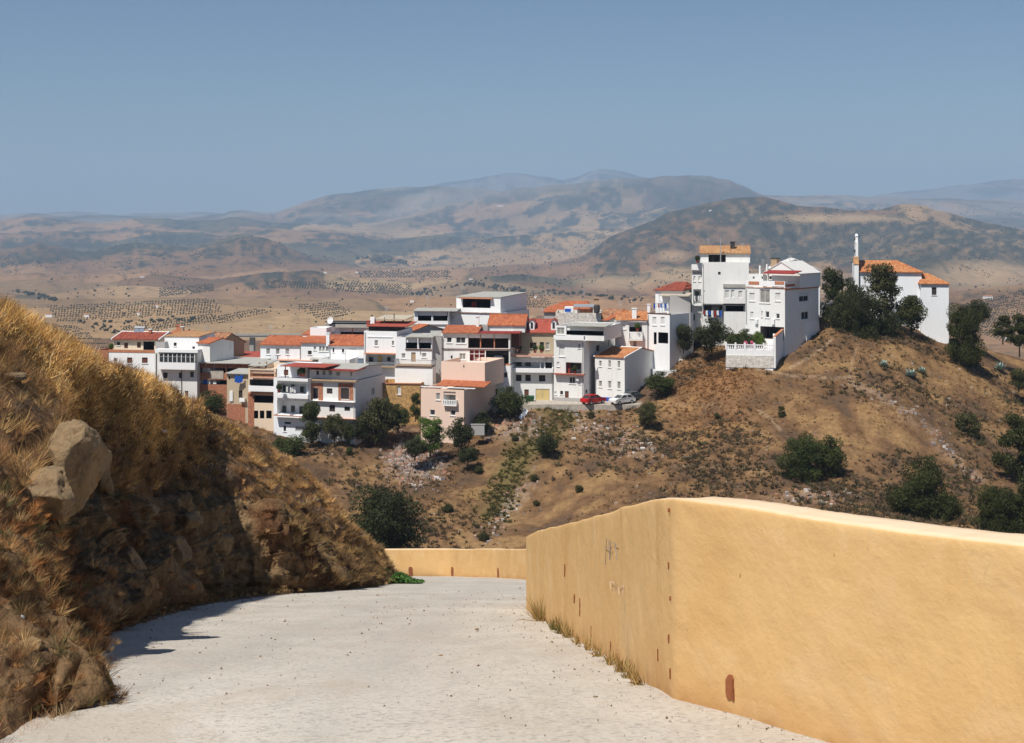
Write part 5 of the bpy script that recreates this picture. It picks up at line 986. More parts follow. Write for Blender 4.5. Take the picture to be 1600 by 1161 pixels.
def crown_mesh(kind, seed, nleaf=9000, leaf=.085):
    rs = np.random.RandomState(seed)
    if kind == 'bush': K = 64; cc = rs.normal(size=(K, 3)); cc /= np.linalg.norm(cc, axis=1, keepdims=True); cc *= (rs.rand(K, 1)**.4)*.76; cc[:, 2] = np.where(cc[:, 2] < -.3, cc[:, 2]*1.1, cc[:, 2]); cr = .12+.26*rs.rand(K)
    elif kind == 'pine': K = 56; a = rs.rand(K)*2*pi; h_ = rs.rand(K)*1.7-.85; rr_ = (.28+.55*(1-np.abs(h_+.25)/1.2).clip(0, 1))*(rs.rand(K)**.4); cc = np.stack([rr_*np.cos(a), rr_*np.sin(a), h_], 1); cr = .17+.18*rs.rand(K)
    elif kind == 'tall': K = 66; a = rs.rand(K)*2*pi; h_ = rs.rand(K)**.8*1.9-.95; rr_ = .7*(rs.rand(K)**.5)*(1-.35*np.abs(h_)); cc = np.stack([rr_*np.cos(a), rr_*np.sin(a), h_], 1); cr = .15+.17*rs.rand(K)
    w_ = cr**2; idx = rs.choice(len(cr), nleaf, p=w_/w_.sum()); d = rs.normal(size=(nleaf, 3)); d /= np.linalg.norm(d, axis=1, keepdims=True)
    sq = (.78, .62)[kind == 'pine']; rad = cr[idx, None]*(.55+.5*rs.rand(nleaf, 1)**.6); c = cc[idx]+d*rad*np.array([1, 1, sq])
    V, Q = quads_from(c, d+.6*rs.normal(size=d.shape), leaf*(.6+.8*rs.rand(nleaf)), rs, .5)
    tone = .65+.5*rs.rand(len(cr))[idx]+.35*(rs.rand(nleaf)-.5)
    col = np.stack([tone*(1+.25*rs.rand(nleaf)), tone, tone*(.8+.2*rs.rand(nleaf))], 1)
    me = raw_mesh('crown', V, Q, M['leaf'], fcol=col); dat = me.data; bpy.data.objects.remove(me); return dat
for kd in ('bush', 'pine', 'tall'):
    for k_ in range(3): CR[kd, k_] = crown_mesh(kd, 100+k_*7+len(kd))
CR['big', 0] = crown_mesh('bush', 55, 30000, .048); CR['big', 1] = crown_mesh('bush', 58, 26000, .05)
def trunk(parent, h_, r, rx, seed, z0=-.6):
    rr = random.Random(seed); mb = MB(); mb.tube((0, 0, z0), (rr.uniform(-.1, .1)*rx, 0, h_*.55), r, r*.7, 8)
    for q in range(5):
        a = 2*pi*q/5+rr.random(); mb.tube((0, 0, h_*(.3+.1*rr.random())), (cos(a)*rx*.6, sin(a)*rx*.6, h_*(.75+.35*rr.random())), r*.55, r*.15, 6)
    return mb.build('trunk', M['bark'], parent)
GREENS = {'dark': (.042, .055, .020), 'olive': (.075, .082, .032), 'mid': (.058, .082, .024), 'light': (.10, .17, .035), 'pine': (.052, .064, .018), 'blue': (.05, .07, .045)}
def tree(name, label, px, pb, wpx, hpx, kind='bush', col='dark', cat='tree', group=None, D=None, stem=.25, seed=0, var=0, base=None, flat=1.0):
    """foot at photo pixel (px, pb) on the hill; crown wpx wide, whole plant hpx high"""
    if D is None: X, Y, Z = on_hill(px, pb)
    else: X, Y = (px-800)/F*D, D; Z = (HOR-pb)/F*D
    if base is not None: Z = (HOR-base)/F*Y
    s = Y/F; rx = wpx*s/2; H = hpx*s; r = empty(name, (X, Y, Z), (seed*1.7) % 6.28, label, cat, group)
    o = bpy.data.objects.new('crown', CR[(kind, var) if (kind, var) in CR else (kind, 0)]); COL.objects.link(o); o.parent = r
    stem *= .45; hc_ = H*(1-stem); o.location = (0, 0, H*stem+hc_*(.5 if stem > .09 else .42)); o.scale = (rx*1.14, rx*1.14*flat, hc_*.5*(1.16 if kind == 'bush' or kind == 'big' else 1.0)); o.color = (*GREENS[col], 1)
    trunk(r, H*(stem+.35), max(.07, rx*.06), rx, seed); return r
T = tree
T('carob_tree', 'great dark rounded tree filling the ravine just beyond the far parapet wall', 603, 895, 140, 150, 'big', 'dark', D=128, seed=1, var=0, stem=.12)
T('bush', 'dark bush at the foot of the brick house, beyond the grassy crest', 329, 647, 50, 40, 'bush', 'mid', 'bush', D=197, seed=2, stem=.05, var=1)
T('bush', 'wide green bush below the bare openings, where the slope meets the village', 450, 728, 68, 54, 'bush', 'mid', 'bush', D=178, seed=3, stem=.05)
T('tree', 'slender leafy tree covering the corner of the four storey white house', 487, 690, 44, 64, 'tall', 'mid', D=183, seed=4, stem=.12)
T('tree', 'small tree with thin leaves before the lowest windows of the brick panelled house', 523, 692, 42, 46, 'bush', 'olive', D=182.5, seed=5, stem=.3, var=2)
T('bush', 'small bush at the right foot of the brick panelled house', 546, 690, 20, 34, 'bush', 'mid', 'bush', D=182.4, seed=6, stem=.05, var=1)
T('tree', 'tall olive green tree between the grey side wall and the ochre stone house', 593, 686, 62, 72, 'bush', 'olive', D=185, seed=7, stem=.1, var=2)
T('bush', 'dark bush in front of the grey side wall, lowest of the clump', 566, 684, 34, 36, 'bush', 'dark', 'bush', D=184, seed=8, stem=.05)
T('bush', 'rounded green bush before the stone house, right part of the clump', 622, 668, 44, 40, 'bush', 'mid', 'bush', D=186.5, seed=9, stem=.05, var=1)
T('bush', 'dark upright bush against the left wall of the pink house', 649, 652, 21, 40, 'tall', 'mid', 'bush', D=188, seed=10, stem=.05)
T('tree', 'bright green feathery tree in front of the pink house', 672, 706, 50, 56, 'tall', 'light', D=180, seed=11, stem=.08, var=1)
T('tree', 'round dark tree at the right corner of the pink house', 720, 700, 40, 52, 'bush', 'dark', D=181, seed=12, stem=.1, var=1)
T('bush', 'dark spreading bush below the feathery tree, over the white rubble', 648, 712, 46, 30, 'bush', 'dark', 'bush', D=178, seed=13, stem=.05, var=2)
T('bush', 'low dark bush under the round tree beside the pink house', 731, 722, 36, 26, 'bush', 'dark', 'bush', D=177, seed=14, stem=.05)
T('bush', 'dark shadowy bush along the right wall of the pink house', 755, 674, 32, 34, 'bush', 'dark', 'bush', D=187, seed=15, stem=.05, var=2)
T('tree', 'leafy tree in front of the plain lower storey, left of the yellow garage', 797, 650, 54, 50, 'bush', 'mid', D=190, seed=16, stem=.15, var=1)
T('tree', 'small round olive tree with a visible trunk on the slope below the yellow garage', 853, 716, 42, 37, 'bush', 'dark', seed=17, stem=.25, var=2)
T('tree', 'small olive tree casting a slanting shadow on the slope below the white car', 1013, 672, 36, 46, 'bush', 'olive', seed=18, stem=.3, var=0)
T('tree', 'wide flat topped bush on short stems right of the gable ended house', 1032, 624, 48, 42, 'bush', 'mid', seed=19, stem=.35, var=1)
T('bush', 'round dark bush on the rise left of the balustrade terrace', 1068, 549, 34, 46, 'bush', 'dark', 'bush', seed=20, stem=.1, D=203, base=546)
T('tree', 'broad dark tree standing before the lowest storey of the tallest house', 1112, 540, 58, 52, 'bush', 'dark', seed=21, stem=.1, var=1, D=201, base=545)
T('bush', 'green hedge bush growing over the left end of the balustrade', 1149, 545, 30, 28, 'bush', 'mid', 'bush', seed=22, stem=.05, D=196.5)
T('bush', 'green hedge bush in the middle of the balustrade terrace', 1166, 545, 34, 34, 'bush', 'mid', 'bush', seed=23, stem=.05, D=197.5, var=1)
T('bush', 'green hedge bush at the right end of the balustrade terrace', 1184, 545, 26, 30, 'bush', 'light', 'bush', seed=24, stem=.05, D=197, var=2)
for i, (px, D_) in enumerate([(1165, 195.2), (1175, 195.3)]):
    T('flowering_plant', ['pink flowering plant behind the balustrade, left of two', 'pink flowering plant behind the balustrade, right of two'][i], px, 541, 7, 10, 'bush', 'dark', 'plant', 'potted flowers on the balustrade terrace', D=D_, seed=i, stem=.05)
    COL.objects[-2].color = (.75, .25, .42, 1)
# church clump
T('tree', 'dark tree rising directly behind the terracotta coped house', 1302, 520, 46, 106, 'tall', 'dark', seed=31, stem=.1, D=213, var=0)
T('tree', 'dark tree left of the bell gable, second from the big white house', 1326, 512, 50, 84, 'bush', 'dark', seed=32, stem=.1, D=210, var=1)
T('tree', 'tall airy tree in front of the church nave', 1376, 505, 70, 92, 'tall', 'olive', seed=33, stem=.2, D=211, var=2)
T('tree', 'big very dark tree at the top of the slope below the bell gable', 1346, 537, 72, 92, 'big', 'dark', seed=34, stem=.08, D=206, var=0)
T('tree', 'dark low tree between the church nave and the terracotta coped house', 1312, 528, 44, 60, 'bush', 'dark', seed=35, stem=.05, D=206, var=2)
T('bush', 'dark bush under the porch of the church', 1384, 528, 42, 48, 'bush', 'dark', 'bush', seed=36, stem=.05, D=207.5, var=1)
T('pine_tree', 'rounded yellowish green pine in front of the white sacristy wall', 1424, 514, 58, 58, 'bush', 'pine', seed=37, stem=.15, D=210, var=2)
T('pine_tree', 'large dark pine right of the church, on the falling ridge', 1508, 566, 66, 104, 'big', 'pine', seed=38, stem=.06, D=205, var=0)
T('tree', 'rounded dark tree topping the large pine right of the church', 1527, 512, 42, 44, 'bush', 'dark', seed=39, stem=.2, D=216, var=1)
T('pine_tree', 'umbrella shaped pine at the right edge of the ridge', 1567, 532, 36, 40, 'pine', 'pine', seed=40, stem=.25, D=214, var=1)
T('pine_tree', 'tall umbrella shaped pine with a bare trunk at the right picture edge', 1593, 552, 40, 62, 'pine', 'pine', seed=41, stem=.35, D=212, var=2)
T('bush', 'olive brown bush at the far right below the umbrella pines', 1592, 606, 34, 36, 'bush', 'olive', 'bush', seed=42, stem=.05, D=203, var=0)
# trees on the slope
T('tree', 'large round dark tree alone in the middle of the brown slope', 1254, 752, 78, 82, 'big', 'mid', seed=43, stem=.08, D=161, var=0)
T('bush', 'dark round bush leaning against the right side of the lone slope tree', 1295, 742, 52, 66, 'bush', 'mid', 'bush', seed=44, stem=.1, D=163, var=1)
T('pine_tree', 'pine standing high on the right of the brown slope with a long shadow', 1512, 716, 56, 72, 'pine', 'olive', seed=45, stem=.2, D=182, var=0)
T('pine_tree', 'broad bushy pine rising behind the middle of the near wall', 1440, 815, 92, 108, 'big', 'pine', seed=46, stem=.1, D=150, var=1)
T('pine_tree', 'low bushy pine right of the broad one behind the near wall', 1478, 822, 50, 56, 'bush', 'pine', seed=47, stem=.1, D=148, var=2)
T('pine_tree', 'big dark pine at the right edge, middle height of the slope', 1588, 745, 70, 108, 'pine', 'pine', seed=48, stem=.12, D=172, var=2)
T('pine_tree', 'dense pine at the lower right corner above the wall top', 1560, 832, 84, 82, 'big', 'pine', seed=49, stem=.1, D=145, var=0)
T('pine_tree', 'dark pine cut by the right picture edge above the wall top', 1608, 835, 70, 104, 'bush', 'pine', seed=50, stem=.1, D=146, var=1)
T('bush', 'small dark bush on the slope left of the white rubble', 546, 713, 13, 15, 'bush', 'mid', 'bush', seed=51, stem=.05)
T('bush', 'small green bush below the round olive tree, beside the green gully', 835, 755, 14, 12, 'bush', 'olive', 'bush', seed=52, stem=.05)
T('bush', 'small fresh green bush above the lone slope tree', 1221, 654, 14, 18, 'tall', 'olive', 'bush', seed=53, stem=.05)
for i, (px, py, w_) in enumerate([(905, 770, 15), (748, 742, 16), (700, 803, 18), (772, 800, 14), (757, 845, 20), (712, 700, 12), (805, 689, 14), (838, 790, 12), (1120, 655, 12), (923, 655, 14)]):
    T('bush', ['low scrubby bush below the long slope, level with the wall corner', 'low olive bush right below the white rubble patch', 'low olive bush to the right of the great ravine tree', 'low bush in the lower green gully', 'spreading bush just above the far parapet wall', 'small bush beside the rubble, under the pink house', 'small bush on the rubble strewn slope below the leafy tree', 'small bush on the right flank of the green gully', 'small bush on the rusty grass below the balustrade', 'small bush just under the red car street'][i], px, py, w_, w_*.8, 'bush', 'olive', 'bush', seed=60+i, stem=.02, var=i % 3)
# green patches in the gully: low bushes too many to tell apart are ground cover (below)
# ---- agaves
def agave(px, py, w_, label):
    X, Y, Z = on_hill(px, py); r = w_*Y/F/2*1.25; mb = MB(); rr = random.Random(px)
    for q in range(26):
        a = q*2.4; el = .25+1.0*(q/26); ln_ = r*(.8+.3*rr.random()); d = np.array([cos(a)*cos(el), sin(a)*cos(el), sin(el)]); t_ = np.array([-sin(a), cos(a), 0])*r*.13; up = np.array([0, 0, 1.])
        p0 = d*r*.1; p1 = d*ln_*.6; p2 = d*ln_+up*r*.12*(1 if q % 3 else -.8); mb.add([p0-t_*.8, p0+t_*.8, p1+t_*1.1+up*.02, p1-t_*1.1+up*.02, p2, p1-up*r*.08], [(0, 1, 2, 3), (3, 2, 4), (0, 3, 5), (1, 5, 2), (3, 4, 5), (2, 5, 4), (0, 5, 1)])
    o = mb.build('agave', M['agave']); o.location = (X, Y, Z+.1); tag(o, label, 'agave', 'agaves on the slope below the church')
M['agave'] = smat('agave_leaf', (.24, .32, .27), .6, .25, 4)
agave(1381, 574, 17, 'blue green agave rosette highest on the slope, under the very dark tree'); agave(1423, 590, 22, 'largest blue green agave of the pair below the church pine'); agave(1441, 584, 18, 'right hand agave of the pair below the church pine'); agave(1562, 580, 24, 'blue green agave beside the shadow of the large pine')
# ---- blades: thin bent stalks
def blades(name, P, Dn, Ln, W, C, mat=None, kind='stuff', bend=None, rs=RS):
    n = len(P); Dn = Dn/(np.linalg.norm(Dn, axis=1, keepdims=True)+1e-9); r = rs.normal(size=(n, 3)); r[:, 2] *= .3; u = np.cross(Dn, r); u /= (np.linalg.norm(u, axis=1, keepdims=True)+1e-9)
    Ln = Ln[:, None]; W = W[:, None]*.5; b = (rs.normal(size=(n, 3))*.16 if bend is None else bend)*Ln
    p1 = P+Dn*Ln*.55+b*.3; p2 = P+Dn*Ln+b
    V = np.stack([P-u*W, P+u*W, p1+u*W*.8, p1-u*W*.8, p2], 1).reshape(-1, 3); i = np.arange(n)[:, None]*5
    Q = np.concatenate([i+np.array([[0, 1, 2]]), i+np.array([[0, 2, 3]]), i+np.array([[3, 2, 4]])], 1).reshape(-1, 3)
    o = raw_mesh(name, V, Q, mat or M['straw'], fcol=np.repeat(C, 3, 0)); o.color = (1, 1, 1, 1); tag(o, kind=kind); return o
TN = lambda q: .68+.85*sstep(-.35, .4, fbm(q[:, 0]*1.3, q[:, 1]*.9, q[:, 2]*1.3, 4, 507))[:, None]
def domes(P, up, rad, nb, rs):
    """stalks radiating from low domes"""
    n = len(P); d = rs.normal(size=(n, nb, 3)); d[..., 2] = np.abs(d[..., 2])*.9; d /= np.linalg.norm(d, axis=-1, keepdims=True); d += up[:, None, :]*.45; d /= np.linalg.norm(d, axis=-1, keepdims=True)
    st = rs.rand(n, nb, 1)*.55; base = P[:, None, :]+d*rad[:, None, None]*st; ln_ = rad[:, None]*(.45+.5*rs.rand(n, nb)); return base.reshape(-1, 3), d.reshape(-1, 3), ln_.reshape(-1)
def pick(cols, n, rs, jit=.25):
    c = np.array(cols)[rs.randint(len(cols), size=n)]; return c*(1+jit*(rs.rand(n, 1)*2-1))
# bank samples
A_ = np.linalg.norm(np.cross(np.gradient(P2, axis=0), np.gradient(P2, axis=1)), axis=-1)
PU = np.broadcast_to(bu[:, None], VV.shape); PYp = HOR-P2[..., 2]/P2[..., 1]*F; PXp = 800+P2[..., 0]/P2[..., 1]*F
UPN = nr*.35+A3([0, 0, .8]); UPN /= np.linalg.norm(UPN, axis=-1, keepdims=True)
vis = (PU > -160) & (PU < 640)
def samp(mask, n, rs, wpow=-.9):
    w_ = (A_*mask*vis*(P2[..., 1]**wpow)).ravel(); w_ = w_/w_.sum(); i = rs.choice(w_.size, n, p=w_); j = rs.normal(size=(n, 3))*.06; j[:, 2] = 0
    return P2.reshape(-1, 3)[i]+j, UPN.reshape(-1, 3)[i], PU.reshape(-1)[i], VV.reshape(-1)[i]
nz = fbm(P2[..., 0]*.5, P2[..., 1]*.35, P2[..., 2]*.5, 3, 501)
goldm = sstep(4.7, 5.3, VV)*(1-sstep(6.9, 7.4, VV))*(1-sstep(250, 420, PU-60*nz))*sstep(-.45, .0, nz)
scrubm = sstep(4.0, 4.5, VV)*(1-sstep(7.0, 7.6, VV))
lowm = sstep(1.0, 1.3, VV)*(1-sstep(4.2, 4.8, VV))*(1-sstep(140, 200, PU))+sstep(1.0, 1.3, VV)*(1-sstep(4.2, 4.8, VV))*sstep(-.05, .25, nz)*.30
rs = np.random.RandomState(21)
nzP = lambda q: fbm(q[:, 0]*.9, q[:, 1]*.7, q[:, 2]*.9, 3, 505)
n = 95000; P_, U_, pu_, pv_ = samp(goldm, n, rs, -1.5); s_ = (P_[:, 1]/18)**.3
lean = A3([.22, .1, 0])[None]+rs.normal(size=(n, 3))*.34
blades('golden_grass', P_, U_+lean, (.05+.13*rs.rand(n)**1.5)*(.55+.75*(nzP(P_) > .05)), (.004+.004*rs.rand(n))*P_[:, 1]/15, pick([(.68, .40, .13), (.74, .49, .19), (.46, .25, .08), (.62, .34, .09), (.32, .16, .06), (.78, .56, .28)], n, rs)*TN(P_), rs=rs)
def scrub(name, mask, nd, nb, rmin, rmax, cols, wd, rs, wpow=-1.0, jit=.3):
    P_, U_, pu_, pv_ = samp(mask, nd, rs, wpow); rad = rmin+(rmax-rmin)*rs.rand(nd)**1.6; B_, d_, l_ = domes(P_-U_*.05, U_, rad, nb, rs)
    C_ = np.repeat(pick(cols, nd, rs, .3)*TN(P_), nb, 0)*(1+jit*(rs.rand(nd*nb, 1)*2-1)); return blades(name, B_, d_, l_, wd*(.6+.8*rs.rand(nd*nb))*B_[:, 1]/20, C_, rs=rs)
BR = [(.30, .165, .07), (.21, .115, .055), (.38, .22, .09), (.15, .09, .05), (.45, .29, .12), (.26, .19, .13)]
scrub('dry_scrub', scrubm*(1-goldm*.6), 3200, 90, .06, .30, BR, .0045, rs)
scrub('dry_grass', scrubm*sstep(-.1, .3, nz)*(1-goldm*.5), 2200, 60, .06, .26, [(.42, .25, .10), (.50, .31, .13), (.30, .17, .07)], .0045, rs)
scrub('brown_weeds', lowm, 4200, 60, .03, .15, [(.34, .15, .055), (.24, .12, .055), (.42, .23, .09), (.17, .09, .045), (.13, .12, .05), (.50, .33, .15)], .0045, rs, -1.6)
# end of the bank: tawny bush mass and the lane's green creeper
endm = sstep(500, 545, PU)*(1-sstep(598, 612, PU))*sstep(1.0, 1.3, VV)*(1-sstep(7.2, 7.8, VV))
scrub('dry_brush', endm, 1100, 90, .08, .30, [(.34, .21, .085), (.25, .15, .07), (.42, .28, .12), (.17, .11, .055)], .0045, rs)
edm = sstep(.8, .95, VV)*(1-sstep(1.15, 1.35, VV))*(PU > 60)*(PU < 610)
scrub('verge_weeds', edm, 420, 26, .04, .17, [(.40, .28, .13), (.30, .19, .08), (.16, .12, .05), (.46, .34, .18)], .008, rs, -.8)
nd = 5200; dd_ = 8+rs.rand(nd)**1.3*37; w0 = rs.rand(nd)**.8; ed_ = np.interp(dd_, [e[1] for e in EDGE], [e[0] for e in EDGE]); wid = np.interp(dd_, [8, 14, 22, 40], [1.3, 1.25, .9, .5]); xx_ = ed_+.10*rs.normal(size=nd)-wid*w0
P_ = np.stack([xx_, dd_, road_z(dd_)+.05+.05*w0], 1); rad = .02+.13*rs.rand(nd)**1.7*(.35+w0); up = np.tile(A3([0, 0, 1.]), (nd, 1)); B_, d_, l_ = domes(P_, up, rad, 34, rs)
blades('verge_scrub', B_, d_, l_, .0045*(.6+.8*rs.rand(len(B_)))*np.maximum(B_[:, 1], 12)/20, np.repeat(pick([(.26, .13, .05), (.19, .10, .05), (.36, .22, .09), (.13, .075, .04), (.14, .13, .05), (.44, .30, .13)], nd, rs, .3), 34, 0)*(.7+.6*rs.rand(len(B_), 1)), rs=rs)
n = 5200; t_ = rs.rand(n); X_ = (600+58*t_+rs.normal(size=n)*4-800)/F*51; yy = 905-22*(1-t_)*rs.rand(n)**1.2; D_ = 50+4*rs.rand(n); X_ = (598+58*t_-800)/F*D_+rs.normal(size=n)*.06
zg = road_z(D_)+.03; h_ = (1-t_)*.55*rs.rand(n)*(.6+.4*np.sin(X_*9))+.03; c_ = np.stack([X_, D_, zg+h_], 1)
V_, Q_ = quads_from(c_, rs.normal(size=(n, 3))+A3([0, -.4, .9]), .07+.07*rs.rand(n), rs, .8); o = raw_mesh('green_creeper', V_, Q_, M['leaf'], fcol=pick([(.06, .14, .025), (.09, .20, .04), (.04, .09, .02)], n, rs)); o.color = (1, 1, 1, 1); tag(o, kind='stuff')
# hill tussocks
def hill_samp(n, rs, dens):
    out = []
    while len(out) < n:
        m_ = n*3; uu = rs.rand(m_)*1900-150; dd = 135+rs.rand(m_)*85; X_ = (uu-800)/F*dd; z_ = hill_z(X_, dd); py = HOR-z_/dd*F; k_ = rs.rand(m_) < dens(uu, py, X_, dd)
        out += list(zip(X_[k_], dd[k_], z_[k_]))
    return np.array(out[:n])
VIL = [(170, 640, 1000)]
def clear(uu, py, X_, dd):
    road_ = np.exp(-(seg_d(uu, py, [(770, 640), (830, 633), (900, 633), (1000, 631)])/5)**2)+np.exp(-(seg_d(uu, py, [(470, 690), (514, 684), (589, 677), (637, 658), (656, 645)])/4)**2)
    return np.clip(1-road_, 0, 1)
def dens1(uu, py, X_, dd): return np.clip(.35+1.1*fbm(X_*.12, dd*.12, 0, 4, 601), 0, 1)*clear(uu, py, X_, dd)*(dd < 212)
def tuss(name, n, nb, r0, r1, cols, wd, dens, seed, flat=1):
    rs = np.random.RandomState(seed); P_ = hill_samp(n, rs, dens); rad = r0+(r1-r0)*rs.rand(n)**2; up = np.tile(A3([0, 0, 1.]), (n, 1)); B_, d_, l_ = domes(P_-up*.04, up, rad, nb, rs)
    C_ = np.repeat(pick(cols, n, rs, .3), nb, 0)*(1+.35*(rs.rand(n*nb, 1)*2-1)); return blades(name, B_, d_, l_, wd*(.6+.8*rs.rand(n*nb)), C_, rs=rs)
tuss('dry_tussocks', 15000, 12, .12, .5, [(.27, .16, .07), (.34, .21, .09), (.20, .11, .05), (.40, .26, .12)], .06, dens1, 31)
tuss('low_shrubs', 13000, 18, .2, .75, [(.10, .075, .045), (.13, .10, .06), (.085, .08, .035), (.16, .11, .06)], .085, lambda u, y, X, D: np.clip(.3+1.3*fbm(X*.08, D*.1, 0, 4, 611), 0, 1)*clear(u, y, X, D)*(D < 212), 32)
gul_ = lambda u, y, X, D: np.clip(np.exp(-(seg_d(u, y, [(885, 640), (845, 680), (815, 710), (795, 760), (770, 800)])/20)**2), 0, 1)*np.clip(.6+1.2*fbm(X*.2, D*.2, 0, 3, 622), 0, 1)
tuss('gully_greenery', 800, 26, .2, .55, [(.12, .115, .035), (.15, .135, .045), (.09, .085, .025), (.19, .14, .055)], .08, gul_, 33)
tuss('rusty_grass', 1500, 18, .12, .4, [(.32, .16, .06), (.27, .13, .05), (.36, .20, .085)], .06, lambda u, y, X, D: np.clip(blob(u, y, 1105, 592, 75, 26)+.6*blob(u, y, 1110, 640, 70, 36), 0, 1)*clear(u, y, X, D), 34)
# rubble
def rubble(name, n, dens, cols, s0, s1, seed):
    rs = np.random.RandomState(seed); P_ = hill_samp(n, rs, dens); s_ = s0+(s1-s0)*rs.rand(n)**3
    bx_ = np.array([[-1, -1, -1], [1, -1, -1], [1, 1, -1], [-1, 1, -1], [-1, -1, 1], [1, -1, 1], [1, 1, 1], [-1, 1, 1]])*.5
    V_ = P_[:, None, :]+bx_[None]*(s_[:, None, None]*(.4+.9*rs.rand(n, 1, 3)))*(1+.5*(rs.rand(n, 8, 3)-.5)); f_ = np.array([(0, 3, 2, 1), (4, 5, 6, 7), (0, 1, 5, 4), (1, 2, 6, 5), (2, 3, 7, 6), (3, 0, 4, 7)])
    Q_ = (np.arange(n)[:, None, None]*8+f_[None]).reshape(-1, 4); o = raw_mesh(name, V_.reshape(-1, 3), Q_, M['straw'], fcol=np.repeat(pick(cols, n, rs), 6, 0)); o.color = (1, 1, 1, 1); tag(o, kind='stuff')
rub_d = lambda u, y, X, D: np.clip(blob(u, y, 650, 725, 44, 30)+.5*blob(u, y, 640, 695, 26, 18)+.28*blob(u, y, 800, 665, 55, 22)+.22*np.exp(-(seg_d(u, y, [(900, 655), (960, 685), (1000, 700)])/22)**2)+.2*np.exp(-(seg_d(u, y, [(830, 750), (790, 800), (760, 840)])/12)**2)+.2*np.exp(-(seg_d(u, y, [(1335, 600), (1400, 632), (1450, 668), (1490, 715), (1530, 750)])/7)**2)+.18*blob(u, y, 1270, 778, 80, 12), 0, 1)
rubble('rubble', 2400, rub_d, [(.52, .42, .36), (.46, .32, .25), (.66, .62, .58), (.36, .30, .27), (.55, .30, .20)], .10, .5, 41)
rubble('loose_stones', 2200, dens1, [(.42, .32, .24), (.30, .21, .15), (.50, .40, .31)], .08, .45, 42)
# ================================================================== valley: olive groves, farmhouses, viaduct
def far_xy(px, py): 
    r = on_far(px, py); return r
GROVES = [((75, 480), (330, 468), (345, 488), (90, 503), 3.0), ((190, 512), (330, 492), (345, 500), (190, 524), 3.0), ((335, 497), (400, 484), (420, 487), (340, 505), 3.0), ((455, 478), (520, 474), (550, 490), (500, 500), 3.2),
          ((508, 443), (640, 446), (640, 462), (520, 455), 2.4), ((790, 460), (856, 460), (858, 481), (800, 480), 3.4), ((5, 500), (120, 512), (170, 545), (40, 530), 3.4), ((1505, 478), (1600, 455), (1640, 560), (1530, 520), 3.6),
          ((415, 440), (500, 443), (510, 452), (420, 450), 2.2), ((250, 452), (330, 446), (330, 456), (250, 464), 2.2), ((560, 425), (700, 425), (700, 434), (560, 434), 2.2), ((1440, 470), (1510, 478), (1520, 505), (1450, 500), 3.4)]
ov = []; rs = np.random.RandomState(77)
for (a, b, c, d, stp) in GROVES:
    w1 = int(max(abs(b[0]-a[0]), abs(c[0]-d[0]))/4.6)+1; h1 = int(max(abs(d[1]-a[1]), abs(c[1]-b[1]))/stp)+1
    for j in range(h1+1):
        for i in range(w1+1):
            s_, t_ = i/w1, j/h1; x = (a[0]*(1-s_)+b[0]*s_)*(1-t_)+(d[0]*(1-s_)+c[0]*s_)*t_+(j % 2)*2.7+rs.normal()*.4; y = (a[1]*(1-s_)+b[1]*s_)*(1-t_)+(d[1]*(1-s_)+c[1]*s_)*t_+rs.normal()*.18
            if rs.rand() < .05+.3*max(0, vnoise(x/14, y/5, 0, 91)): continue
            r = on_far(x, y)
            if r: ov.append((r, 2.5+.8*rs.rand()))
ov = [(r[0], r[1], r[2], s*r[1]/F*.5) for r, s in ov]
ov.sort(key=lambda q: q[1])
def far_crown(seed):
    rs = np.random.RandomState(seed); V_, Q_ = [], []; n = 90; d = rs.normal(size=(n, 3)); d /= np.linalg.norm(d, axis=1, keepdims=True); c_ = d*(.55+.4*rs.rand(n, 1))*A3([1, 1, .8])+A3([0, 0, .75])
    V_, Q_ = quads_from(c_, d+.4*rs.normal(size=d.shape), .5+.3*rs.rand(n), rs, .8); t_ = .8+.5*rs.rand(n); return V_, Q_, np.stack([t_, t_, t_], 1)
FC = [far_crown(s) for s in range(4)]; FM = []
for V_, Q_, c_ in FC:
    o = raw_mesh('olive_tree', V_, Q_, M['leaf'], fcol=c_); FM.append(o.data); bpy.data.objects.remove(o)
for i, (x, y, z, r) in enumerate(ov[:300]):
    o = bpy.data.objects.new('olive_tree', FM[i % 4]); COL.objects.link(o); o.location = (x, y, z-.1); o.scale = (r, r, r*.9); o.rotation_euler = (0, 0, i*1.3); o.color = (.10, .10, .065, 1)
    tag(o, 'small round olive tree in the planted rows of the valley fields', 'olive tree', 'olive trees in rows on the valley fields')
def massed(name, pts, col, jit=.3):
    Vs, Qs, Cs = [], [], []; k_ = 0
    for i, (x, y, z, r) in enumerate(pts):
        V_, Q_, c_ = FC[i % 4]; Vs.append(V_*r+A3([x, y, z-.1])); Qs.append(Q_+k_); Cs.append(c_*A3(col)*(1+jit*(rs.rand()-.5))); k_ += len(V_)
    o = raw_mesh(name, np.concatenate(Vs), np.concatenate(Qs), M['leaf'], fcol=np.concatenate(Cs)); o.color = (1, 1, 1, 1); tag(o, kind='stuff')
massed('olive_groves', ov[300:], (.10, .10, .065))
pts = []
def far_pts(n, box, cond, smin, smax):
    k_ = 0; t0 = 0
    while k_ < n and t0 < n*12:
        t0 += 1; x = box[0]+(box[1]-box[0])*rs.rand(); y = box[2]+(box[3]-box[2])*rs.rand()
        if rs.rand() > cond(x, y): continue
        r = on_far(x, y)
        if r: pts.append((r[0], r[1], r[2], (smin+(smax-smin)*rs.rand()**2)*r[1]/F*.5)); k_ += 1
ns = lambda x, y, s=1: float(np.clip(.2+1.6*vnoise(x/22*s, y/7*s, 0, 71), 0, 1))
